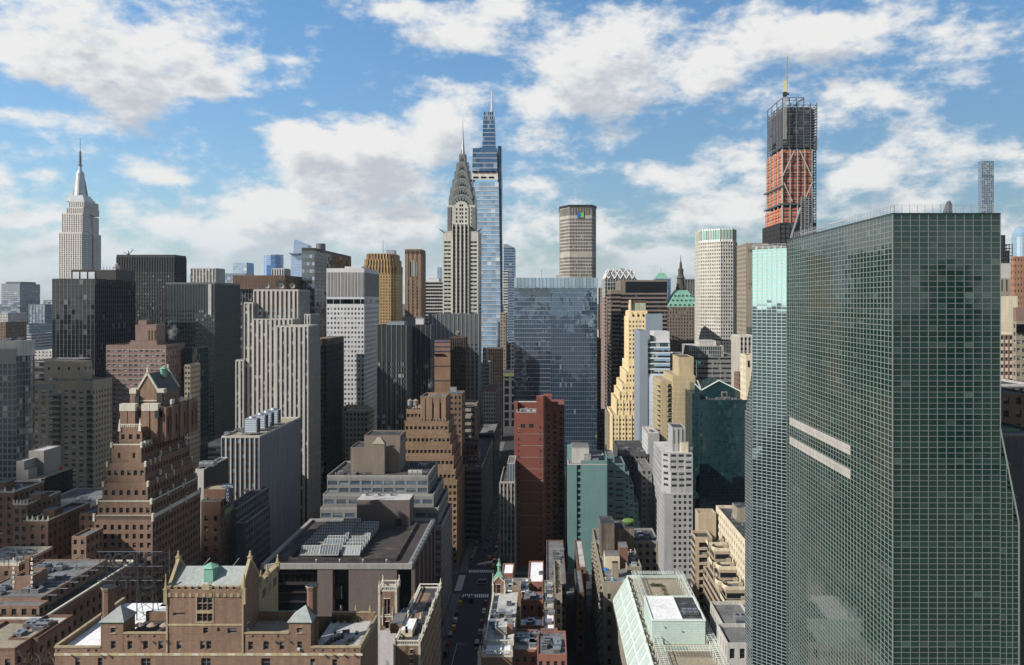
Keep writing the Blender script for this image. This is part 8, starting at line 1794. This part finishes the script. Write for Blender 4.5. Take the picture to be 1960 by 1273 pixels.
    p.box(pa,pb,Yp,Yp+20,zt+.004,zp,wall('mint_siding', (.50,.63,.57), var=.04, streak=.05)); p.box(pa-.15,pb+.15,Yp-.15,Yp+.35,zp,zp+.5,M); p.box(pa-.15,pa+.35,Yp+.35,Yp+20.1,zp,zp+.5,M); p.box(pb-.35,pb+.15,Yp+.35,Yp+20.1,zp,zp+.5,M); p.box(pa+.35,pb-.35,Yp+19.7,Yp+20.1,zp,zp+.5,M)
    p.quad((pa+.35,Yp+.35,zp+.05),(pa+9.6,Yp+.35,zp+.05),(pa+9.6,Yp+19.7,zp+.05),(pa+.35,Yp+19.7,zp+.05),RM['white']); p.box(pa+9.6,pa+9.9,Yp+.35,Yp+19.7,zp,zp+.45,M); p.quad((pa+9.9,Yp+.35,zp+.06),(pb-.35,Yp+.35,zp+.06),(pb-.35,Yp+19.7,zp+.06),(pa+9.9,Yp+19.7,zp+.06),RM['dark'])
    for k in range(3): ac_unit(b, pa+11.6+k*1.7, Yp+6, zp+.07, 1.4, 4, 1.0)
    sdg = b.p('siding_line')
    for k in range(11): z = zt+.6+k*.75; sdg.box(pa,pb,Yp-.03,Yp-.004,z,z+.06,M)
    for (xx, zz) in ((PX(1268,Yp),zp-1.3),(PX(1302,Yp),zp-2.6)): l = b.new('wall_light', p); l.beam((xx,Yp-.02,zz),(xx,Yp-.5,zz+.1),.1,W['white']); l.box(xx-.2,xx+.2,Yp-.75,Yp-.5,zz-.15,zz+.15,W['white'])
    # roof planting and plant
    R = random.Random(9)
    def clump(x, y, n, r, mat, f, z=zt):
        for j in range(n):
            c = Vector((x+R.gauss(0,r*.5), y+R.gauss(0,r*.5), z+r*.5+abs(R.gauss(0,r*.45)))); a = Vector((R.gauss(0,1),R.gauss(0,1),R.gauss(0,1))).normalized(); d = a.orthogonal().normalized()*r*R.uniform(.12,.24); e = a.cross(d)
            f.poly([tuple(c+d),tuple(c+e*.7),tuple(c-d),tuple(c-e*.7)], mat)
    mm = wall('olive_shrub', (.13,.12,.035), var=.4)
    for i in range(12):
        y = Y0+8+i*6.2; x = x0+.9; q = B('terrace_bush', 'olive bush in the row along the left edge of the mint green roof terrace', 'shrub', x, y, zt+.01, group='bushes along the mint terrace edge'); f = q.new('foliage'); clump(x, y, 70, 1.0, mm, f); q.new('planter').box(x-.5,x+.4,y-.9,y+.9,zt+.01,zt+.5,W['mint2'])
    hd = MB(); 
    for i in range(26): clump(x0+8.5+R.uniform(-.3,4), 297+R.uniform(-.5,.5), 22, .8, W['leaf'], hd)
    for i in range(26): clump(x0+12.5+R.uniform(-.4,.4), 283+R.uniform(0,14), 22, .8, mm, hd)
    o = single('hedge', 'green L shaped hedge round the roof plant on the mint green building', 'hedge', hd, loc=(x0+12,290,zt))
    for i in range(3): ac_unit(b, x0+9.6+(i%2)*1.8, 277+i*3.2, zt, 1.9, 2.4, 1.7, W['lconc'])
    bd = b.new('planting_bed'); bd.box(pa+4,pa+11,Yp-4.2,Yp-2.0,zt+.004,zt+.15,W['leaf'])
    for i in range(9): clump(pa+4.6+i*.75, Yp-3.1, 14, .6, W['dead'], bd)
    # balcony building
    b = B('balcony_apartment', 'cream concrete apartment building with striped shaded side and curved stepped balconies on top', 'apartment building', 70, 269)
    Y0, Y1 = 269.0, 306.0; xa, xb = 62.0, 84.0; zA = PZ(1122,Y0); C, BL = W['cream2'] if 'cream2' in W else wall('warm_concrete', (.50,.41,.29), var=.08, streak=.15), None
    lf = S('band', bay=2.6, fh=2.95, gh=1.95, bd=.10, mw=.2, wall=C, glass=G['dark'], mull=C); fr = punch('tanband','dark',bay=3,fh=2.95,ww=1.6,wh=1.6,rec=.3,indiv=True)
    sf = punch('tanband','dark',bay=5,fh=5.9,ww=.9,wh=1.5)
    block(b, xa, xb, Y0, Y1, 0, zA-6, S('blank', wall=W['tanband']), left=lf, par=.5, parm=C, roof=RM['dark'])
    block(b, xa-3.2, xa+3.5, Y1+.02, Y1+9, 0, PZ(1033,Y1), S('punch', bay=6.7, fh=2.95, ww=3.6, wh=2.0, rec=.8, wall=C, glass=G['dark'], top=.6, indiv=True), left=lf, par=1.0, parm=C, roof=RM['dark']); block(b, xa-.2, xa+7, Y1+9.01, Y1+16, 0, PZ(1000,Y1), S('blank', wall=C), par=1.2, parm=C, roof=RM['tan'])
    # stepped terraces climbing to the upper block
    ux = 67.8; zU = PZ(985,306); up = punch('cream','dark',bay=3.4,fh=3.1,ww=1.6,wh=1.7,rec=.3,indiv=True)
    block(b, ux+2.2, xb, Y0+1.5, Y1+14, zA-6, zU-1.2, up, left=up, par=1.2, parm=W['cream'], roof=RM['dark'])
    steps = [(xa-.2,Y0,7.2,zA-6,0),(xa+.6,Y0+4,6.6,zA-2.6,1),(xa-.4,Y0+11,6.4,zA-3.4,1),(xa+1.0,Y0+16,6,zA+.4,1),(xa+.2,Y0+22,6.5,zA+.0,0),(xa+1.6,Y0+27,6,zA+3.6,1),(xa+1.0,Y0+33,7,zA+4,0)]
    for i, (x, y, d, z, cv) in enumerate(steps):
        m = b.new('balcony'); xr = ux+2.2
        m.box(x+.6,xr,y,y+d-.02,zA-6.02,z-.3+.002*i,C)
        n = 8
        if cv: pts = [(x+1.6-1.6*math.sin(math.pi*j/n), y+d*j/n) for j in range(n+1)][::-1]
        else: pts = [(x,y+d-.02),(x,y)]
        for (p, q) in zip(pts, pts[1:]):
            m.quad((p[0],p[1],z-.3),(q[0],q[1],z-.3),(q[0],q[1],z+1.0),(p[0],p[1],z+1.0),W['cream']); m.quad((q[0]+.2,q[1],z-.3),(p[0]+.2,p[1],z-.3),(p[0]+.2,p[1],z+1.0),(q[0]+.2,q[1],z+1.0),W['cream']); m.quad((p[0],p[1],z+1.0),(q[0],q[1],z+1.0),(q[0]+.2,q[1],z+1.0),(p[0]+.2,p[1],z+1.0),W['cream'])
        poly = [(p[0]+.1,p[1],z-.25) for p in pts]+[(xr,y,z-.25),(xr,y+d-.02,z-.25)]; m.poly(poly, RM['dark']); m.poly([(p[0],p[1],z-.3) for p in poly][::-1], C)
        m.box(x+.4,xr,y-.1,y+.1,z-.3,z+1.0,W['cream']); m.box(xr-2.2,xr-.5,y+1,y+1.2,z-.2,z+2.1,C)
        for zz in (z-3.0, z-6.0):
            if zz > zA-6.2: q = b.new('window_strip'); q.box(x+.52,x+.597,y+.5,y+d-.6,zz,zz+1.7,G['dark']); q.box(x+.9,xr-.4,y-.12,y-.102,zz,zz+1.7,G['dark'])
        w_ = b.p('sliding_door'); w_.box(xr-.12,xr-.003,y+1.2,y+d-1,z-.2,z+2.0,G['dark'])
        if i in (1,3,5): clump(x+1.6, y+d*.5, 60, .8, W['leaf'], b.p('planting'), z-.2)
    # rounded balconies at the right and low annex
    for k in range(6):
        m = b.new('round_balcony'); z = zA-7-k*5.2; m.lathe(PX(1425,Y0-1), Y0-.5, [(1.9,z),(2.0,z+1.1),(1.8,z+1.1),(1.8,z+.15)], 14, W['tanband'])
    pw = b.new('water_tank_house'); pw.box(PX(1411,300),PX(1440,300),300,308,zU-1.2,PZ(972,300),W['tan'],top=RM['dark']); m = b.new('roof_equipment'); 
    for i in range(3): m.beam((ux+4+i*.8,300,zU),(ux+4+i*.8,300,zU+2.2-i*.4),.15,W['white'])
    clutter(b, ux+4, ux+12, 285, 312, zU-1.2, 8, 151)
    b2, z = simple('stone_annex', 'low grey stone annex at the foot of the curved green glass tower', 1392, 1450, 1238, 228, 14, punch('lconc','dark',bay=3.2,fh=6,ww=1.5,wh=3,rec=.4,indiv=True), par=1.1, parm=W['lconc'], roof=RM['grey']); block(b2, PX(1388,240), PX(1452,240), 242.01, 262, 0, PZ(1205,242), punch('lconc','dark',bay=3.2,fh=6,ww=1.5,wh=3,rec=.4), par=1.0, parm=W['lconc'], roof=RM['grey']); ac_unit(b2, PX(1418,246), 247, PZ(1205,242), 3.6, 3, 2.6)
right_front()
def cloud_shadow():
    """an unseen cloud mesh, left behind the viewpoint, added to shade the near left blocks"""
    m = MB(); R = random.Random(21); mat = wall('shade_cloud_white', (.9,.9,.9), var=.03, streak=0)
    tgt = Vector((-300, 362, 60)); c0 = tgt + SUN*((950-tgt.z)/SUN.z)
    for i in range(46):
        a, r = R.uniform(0,6.28), R.random()**.5; x, y = c0.x+math.cos(a)*r*165-25*math.sin(a*3), c0.y+math.sin(a)*r*120; q = R.uniform(30,58)*(1.15-r*.6)
        m.lathe(x, y, [(.1,950-q*.35),(q*.8,950-q*.3),(q,950),(q*.85,950+q*.35),(q*.5,950+q*.65),(.1,950+q*.75)], 9, mat, rot=R.random()*3)
    single('cloud', None, None, m, loc=tuple(c0), kind='structure')  # out-of-view cloud shape, added to darken the near left blocks
cloud_shadow()
simple('dark_tower', 'dark slab tower seen only mirrored in the front of the huge green glass tower', 1045+355*1487/700, 1045+385*1487/700, 577-31*1487/700, 700, 30, S('blank', wall=W['black']))
b = THINGS.pop()
for n_, m_, u_, l_ in b.list: m_.v = [(x, y-1130, z) for x, y, z in m_.v]
b.loc = (b.loc[0], b.loc[1]-1130, 0); THINGS.append(b)
def distant_city():
    """low roofs running on to the horizon behind and beside the towers"""
    m = MB(); R = random.Random(14); mats = [W['lconc'], W['tan'], W['brown'], W['grey'], W['bluegrey'], W['dgrey'], W['pink']]
    for i in range(2600):
        Y = 1500+R.random()**1.6*7000; x = R.uniform(-.95, .95)*Y; h = R.uniform(12,42)+(R.random()**5)*70
        w, d = R.uniform(10,32), R.uniform(12,34); m.box(x-w,x+w,Y,Y+2*d,0,h,R.choice(mats),bottom=False)
    for i in range(420):
        Y = R.uniform(260,1500); s = R.choice((-1,1)); x = (-VX/F-.05-R.random()*.5)*Y-30 if s < 0 else ((1960-VX)/F+.12+R.random()*.5)*Y+40
        w, d = R.uniform(8,18), R.uniform(8,20); m.box(x-w,x+w,Y,Y+2*d,0,R.uniform(15,75),R.choice(mats),bottom=False)
    single('distant_city', None, None, m, loc=(0,1500,0), kind='stuff')
distant_city()
# ------------------------------------------------------------------ ground, streets, cars, trees
def ground():
    def sheet(name, x0, x1, y0, y1, z, mat, n=1):
        m = MB(); m.quad((x0,y0,z),(x1,y0,z),(x1,y1,z),(x0,y1,z),mat); return single(name, None, None, m, loc=((x0+x1)/2,(y0+y1)/2,z), kind='structure')
    sheet('ground', -30000, 30000, -8000, 45000, 0.0, wall('city_ground', (.10,.10,.10), var=.3, blot=((.05,.06,.05), .004, .6)))
    sheet('street', -48, -25, 150, 1200, .06, W['asphalt']); sheet('avenue', -700, 700, 400, 428, .064, W['asphalt'])
    sheet('alley', 6, 31, 150, 400, .062, W['asphalt']); sheet('side_street', 55, 62, 150, 400, .062, W['asphalt'])
    def walk(x0, x1, y0, y1):
        m = MB(); m.box(x0,x1,y0,y1,.0,.2,W['walk']); single('sidewalk', None, None, m, kind='structure')
    for (y0, y1) in ((150,398),(430,640),(660,840)): walk(-47.9,-43.6,y0,y1); walk(-28.6,-25.1,y0,y1)
    for x0, x1 in ((-400,-49),(-24,300)): walk(x0,x1,396,401.5); walk(x0,x1,426.5,431)
    m = MB()
    for i in range(14): m.box(-42.8+i*1.02,-42.2+i*1.02,429.5,434.0,.07,.075,W['paint'])
    for i in range(16): m.box(-47.5,-43.9,403+i*1.45,403.7+i*1.45,.07,.075,W['paint'])
    for i in range(13): m.box(-42.5+i*1.05,-41.9+i*1.05,393.5,398,.07,.075,W['paint'])
    for i in range(9): m.box(-42.3+i*1.6,-41.5+i*1.6,640,644,.07,.075,W['paint'])
    single('crosswalk', None, None, m, kind='structure', loc=(-36,420,.07))
    m = MB(); m.box(-39.0,-38.85,150,340,.065,.07,W['paint']); m.box(-39.0,-35.6,340,340.2,.065,.07,W['paint'])
    for k in range(20): m.box(-35.0,-34.85,440+k*9,443+k*9,.065,.07,W['paint'])
    single('lane_marking', None, None, m, kind='structure', loc=(-38,300,.065))
ground()

def lib_car():
    paints = [('white',(.62,.62,.62)),('black',(.02,.02,.022)),('silver',(.35,.36,.37)),('grey',(.12,.125,.13)),('yellow',(.65,.40,.03)),('red',(.25,.03,.025)),('navy',(.03,.045,.09))]
    protos = {}
    def proto(kind, cname, c, van=False):
        pm = plain('car_paint_'+cname, c, .3, .1, var=.02); gl = G['black']; ty = plain('tyre_rubber', (.015,.015,.015), .8)
        L, Wd, h0, h1 = (5.6, 2.05, 1.1, 2.5) if van else (4.6, 1.85, .95, 1.45)
        def bev(m, x0, x1, y0, y1, z0, z1, i, j, mat): m.frustum([(x0,y0),(x1,y0),(x1,y1),(x0,y1)],[(x0+i,y0+j),(x1-i,y0+j),(x1-i,y1-j),(x0+i,y1-j)],z0,z1,mat)
        body = MB(); bev(body,-Wd/2,Wd/2,-L/2,L/2,.32,.62,-.03,-.02,pm); bev(body,-Wd/2-.03,Wd/2+.03,-L/2-.02,L/2+.02,.62,h0,.10,.12,pm)
        bev(body,-Wd/2+.14,Wd/2-.14,-L/2+(.15 if van else .55),L/2-(1.0 if van else 1.15),h1-.05,h1,.06,.1,pm)
        cab = MB(); a0, a1 = -L/2+(.12 if van else .25), L/2-(.75 if van else .95); b0, b1 = -L/2+(.15 if van else .75), L/2-(1.2 if van else 1.5)
        cab.frustum([(-Wd/2+.08,a0),(Wd/2-.08,a0),(Wd/2-.08,a1),(-Wd/2+.08,a1)],[(-Wd/2+.2,b0),(Wd/2-.2,b0),(Wd/2-.2,b1),(-Wd/2+.2,b1)],h0,h1-.04,gl)
        whs = []
        for sx in (-1,1):
            for sy in (-1,1):
                w = MB(); n = 10; x = sx*(Wd/2-.1); y = sy*L*.31; ring = lambda xx: [(xx,y+math.cos(2*math.pi*i/n)*.33,.33+math.sin(2*math.pi*i/n)*.33) for i in range(n)]
                r0, r1 = ring(x-.11), ring(x+.11); w.poly(r0[::-1],ty); w.poly(r1,ty)
                for i in range(n): w.quad(r0[i],r1[i],r1[(i+1)%n],r0[(i+1)%n],ty)
                whs.append(w)
        lts = []; rd = plain('tail_light', (.4,.02,.015), .3); 
        for sx in (-1,1):
            for a in (('tail_light',-L/2-.06,-L/2-.022,.68,.84,rd),('headlight',L/2+.022,L/2+.06,.64,.78,W['alum'])): q = MB(); q.box(sx*(Wd/2-.3)-.18,sx*(Wd/2-.3)+.18,*a[1:]); lts.append((a[0],q))
        root = bpy.data.objects.new('van' if van else 'car', None); COL.objects.link(root)
        body.build('body', root); cab.build('window', root)
        for n_, q in lts: q.build(n_, root)
        for w in whs: w.build('wheel', root)
        return root
    spots = []
    R = random.Random(77)
    def lane(x, ys, rz, parked): 
        for y in ys: spots.append((x+R.uniform(-.15,.15), y+R.uniform(-1.2,1.2), rz, parked))
    lane(-42.4, [330,338,346,356,364,372,384], 0, 'parked'); lane(-29.8, [336,350,362,374,386], math.pi, 'parked')
    lane(-42.6, [442+i*6.6 for i in range(24)], 0, 'parked'); lane(-29.8, [440+i*6.8 for i in range(24)], 0, 'parked')
    lane(-36.2, [468,486,510,545,590,620,668,690,720,745], 0, 'driving'); lane(-33, [452,575,700,735], 0, 'driving')
    lane(-42.0, [668,680,700,715], 0, 'parked'); spots += [(-34,412,math.pi/2,'crossing'),(-60,416,math.pi/2,'crossing'),(-20,408,math.pi/2,'crossing'),(-40.5,391,0,'waiting'),(-37,388,0,'waiting')]
    where = {'parked':'parked along the shaded avenue kerb','driving':'driving down the middle of the shaded avenue','crossing':'crossing the avenue at the intersection','waiting':'waiting at the crosswalk'}
    for i, (x, y, rz, kind) in enumerate(spots):
        van = R.random() < .18; nm, c = R.choice(paints if not van else paints[:3])
        key = (nm, van)
        if key not in protos: o = protos[key] = proto('car', nm, c, van); first = True
        else:
            src = protos[key]; o = src.copy(); COL.objects.link(o); first = False
            for ch in src.children: d = ch.copy(); COL.objects.link(d); d.parent = o
        o.location = (x, y, .066); o.rotation_euler = (0, 0, rz)
        side = 'left' if x < -36.5 else 'right'
        dist = 'in the nearest stretch' if y < 400 else ('just past the crosswalk' if y < 480 else ('halfway down' if y < 600 else 'far down'))
        o['label'] = f"{nm} {'van' if van else 'car'} {where[kind]}, {side} side, {dist}"; o['category'] = 'van' if van else 'car'
        o['group'] = f"{nm} {'vans' if van else 'cars'} {kind} {dist} on the {side}"
lib_car()

def bare_tree(x, y, z, h, label, seed, group=None, spread=.45):
    b = B('bare_tree', label, 'tree', x, y, z, group=group); R = random.Random(seed); t = b.new('trunk'); c = b.new('crown')
    def grow(p, d, l, r, lev, m):
        q = p+d*l; n = 5 if lev < 2 else 3; m.beam(tuple(p), tuple(q), r*1.6, W['bark'], n)
        if lev >= 4: return
        for i in range(3 if lev < 3 else 4):
            v = Vector((R.gauss(0,1),R.gauss(0,1),R.gauss(0,.5)+.35)).normalized(); nd = (d*(1-spread)+v*spread*1.5).normalized()
            grow(p+d*l*R.uniform(.6,1), nd, l*R.uniform(.55,.78), r*.62, lev+1, c)
    grow(Vector((x,y,z)), Vector((0,0,1)), h*.36, h*.018, 0, t)
def trees():
    k = 0
    for (x, ys) in ((-45.2,(300,318,334,350,366)),(-27.0,(332,348,364))):
        for j, y in enumerate(ys):
            k += 1
            bare_tree(x, y, .2, 8.5, ('leafless street tree on the %s pavement of the near avenue, %s' % ('left' if x < -36 else 'right', ('nearest of its row','second of its row','third of its row','fourth of its row','last of its row')[j])), 200+k, group='leafless trees lining the near avenue')
    for j, (p, y) in enumerate(((70,168),(88,172),(97,166))): bare_tree(PX(p,y), y, PZ(1330,y), 14, ('leafless tree at the lower left corner below the roof garden block','bare twiggy tree in the middle of the three at lower left','bare tree touching the left corner of the nearest brick block')[j], 300+j, group='bare trees at lower left', spread=.55)
trees()

def steam():
    """puffs of steam from rooftop stacks"""
    for (px, py, Y, s, lb) in ((330,632,560,7,'wisp of white steam rising in front of the green grey tower'),(632,640,540,4.5,'low white steam cloud on top of the slim dark slab'),(823,735,500,3.0,'thin wisp of steam beside the black grid tower')):
        m = bpy.data.materials.new('steam'); m.use_nodes = True; m.node_tree.nodes.clear(); N = NT(m.node_tree)
        pv = N.n('ShaderNodeVolumePrincipled'); o = N.n('ShaderNodeOutputMaterial'); N.l(pv.outputs[0], o.inputs['Volume'])
        pv.inputs['Color'].default_value = (.95,.95,.95,1)
        tc = N.n('ShaderNodeTexCoord').outputs['Object']
        nz = N.maprange(N.noise(tc, 1.6/s*1.4, 5, .65), .46, .72, 0, 1.0, True)
        v = N.vmath('MULTIPLY', tc, (1/(s*.75), 1/(s*.5), 1/(s*1.5))); f = N.maprange(N.vmath('LENGTH', v), .2, 1.0, 1, 0, True)
        N.l(N.math('MULTIPLY', N.math('MULTIPLY', nz, f), 1.1/s*2.0), pv.inputs['Density'])
        mb = MB(); mb.lathe(0, 0, [(.05,-s*1.5),(s*.55,-s*1.1),(s*.75,-s*.2),(s*.7,s*.5),(s*.4,s*1.2),(.05,s*1.5)], 12, m)
        ob = mb.build('steam', None); ob.location = (PX(px,Y), Y, PZ(py,Y)); ob['label'] = lb; ob['category'] = 'steam'
steam()

def haze():
    m = bpy.data.materials.new('haze'); m.use_nodes = True; m.node_tree.nodes.clear(); N = NT(m.node_tree)
    pv = N.n('ShaderNodeVolumePrincipled'); o = N.n('ShaderNodeOutputMaterial'); N.l(pv.outputs[0], o.inputs['Volume'])
    pv.inputs['Color'].default_value = (.80,.90,1.0,1); pv.inputs['Density'].default_value = HAZE; pv.inputs['Anisotropy'].default_value = .2
    mb = MB(); mb.box(-2600,2600,-300,3200,-1,520,m); single('haze', None, None, mb, loc=(0,1400,-1), kind='stuff')
HAZE = .00003
haze()

# ------------------------------------------------------------------ finish: link things, lettering, windows
for b in THINGS: b.finish()

def text_obj(body, x, y, z, size, mat, parent, mirror=False, center=False, depth=.12, name='lettering'):
    cu = bpy.data.curves.new('lettering', 'FONT'); cu.body = body; cu.size = size; cu.extrude = depth/2; cu.align_x = 'CENTER' if (center or mirror) else 'LEFT'
    t = bpy.data.objects.new(name, cu); COL.objects.link(t)
    dg = bpy.context.evaluated_depsgraph_get(); me = bpy.data.meshes.new_from_object(t.evaluated_get(dg)); bpy.data.objects.remove(t)
    for v in me.vertices: cx, cy, cz = v.co; v.co = ((-cx if mirror else cx), -cz if not mirror else cz, cy)
    if mirror: me.flip_normals()
    me.materials.clear(); me.materials.append(mat)
    o = bpy.data.objects.new(name, me); COL.objects.link(o)
    o.parent = parent; o.location = Vector((x, y, z)) - parent.location
    return o
lw = plain('letter_white', (.75,.78,.80), .5); ld = plain('letter_dark', (.03,.03,.03), .5); ls = plain('letter_steel', (.035,.038,.042), .5, .2)
for b in THINGS:
    if getattr(b, 'sign', None): s = b.sign; text_obj(s[0], s[1], s[2], s[3], s[4], ld, b.root)
    for t in getattr(b, 'texts', []) or []:
        text_obj(t[0], t[1], t[2], t[3], t[4], ls if t[5] == 'MIRROR' else lw, b.root, mirror=t[5] == 'MIRROR', center=t[5] == 'CENTER', depth=.25 if t[5] == 'MIRROR' else .1)

def place_windows(limit=100):
    """windows as parts: the hundred largest a thing shows, the rest as one part"""
    vl = bpy.context.view_layer; vl.update(); dg = bpy.context.evaluated_depsgraph_get()
    eye = Vector((0, 0, H)); cache = {}
    fm = plain('window_frame', (.16,.16,.155), .5); sash = plain('pale_sash', (.30,.29,.26), .5)
    def wmesh(w, h, g, fr):
        key = (round(w, 2), round(h, 2), g.name, fr)
        if key in cache: return cache[key]
        m = MB(); f = .07 if fr != 'sash' else .1; mt = sash if fr == 'sash' else fm; e = .012
        m.quad((0,-.004,0),(w,-.004,0),(w,-.004,h*.5),(0,-.004,h*.5),g); m.quad((0,-.004,h*.5),(w,-.004,h*.5),(w,-.004,h),(0,-.004,h),g)
        d = .03
        for (a, b_, c, e_) in ((0,f,0,h),(w-f,w,0,h),(f,w-f,0,f),(f,w-f,h-f,h),(f,w-f,h*.5-f/2,h*.5+f/2)): m.quad((a,-d,c),(b_,-d,c),(b_,-d,e_),(a,-d,e_),mt)
        if w > 1.9:
            n = max(2, round(w/1.1))
            for i in range(1, n): x = w*i/n; m.quad((x-f/2,-d,f),(x+f/2,-d,f),(x+f/2,-d,h-f),(x-f/2,-d,h-f),mt)
        me = bpy.data.meshes.new('window'); me.from_pydata(m.v, [], m.f)
        for t in m.mats: me.materials.append(t)
        me.polygons.foreach_set('material_index', m.m); me.update(); cache[key] = me; return me
    total = 0
    for b in THINGS:
        if not b.wins: continue
        vis, rest = [], []
        for wn in b.wins:
            (p, ang, w, h, g, fr) = wn
            u = Vector((math.cos(ang), math.sin(ang), 0)); nrm = Vector((u.y, -u.x, 0))
            c = Vector(p)+u*(w/2)+Vector((0,0,h/2))+nrm*.02
            d = c-eye; dist = d.length
            px, py = VX+F*c.x/c.y, VY-F*(c.z-H)/c.y
            ok = -10 < px < 1970 and -10 < py < 1283 and d.dot(nrm) < 0
            if ok:
                hit, loc, *_ = SC.ray_cast(dg, eye, d.normalized(), distance=dist-.8)
                ok = not hit
            if ok: vis.append((w*h*(-d.dot(nrm))/dist**3, wn))
            else: rest.append(wn)
        vis.sort(key=lambda t: -t[0]); rest += [t[1] for t in vis[limit:]]
        for _, (p, ang, w, h, g, fr) in vis[:limit]:
            o = bpy.data.objects.new('window', wmesh(w, h, g, fr)); COL.objects.link(o); o.parent = b.root
            o.location = Vector(p)-Vector(b.loc); o.rotation_euler = (0, 0, ang); total += 1
        if rest:
            m = MB()
            for (p, ang, w, h, g, fr) in rest:
                ux, uy = math.cos(ang), math.sin(ang); q = lambda s, z, k=.004: (p[0]+ux*s+uy*k, p[1]+uy*s-ux*k, p[2]+z)
                m.quad(q(0,0),q(w,0),q(w,h),q(0,h),g); m.quad(q(0,h*.5-.04,.03),q(w,h*.5-.04,.03),q(w,h*.5+.04,.03),q(0,h*.5+.04,.03),fm)
            o = m.build('window', b.root, b.loc); o['kind'] = 'stuff'
    print('windows placed', total)
place_windows()
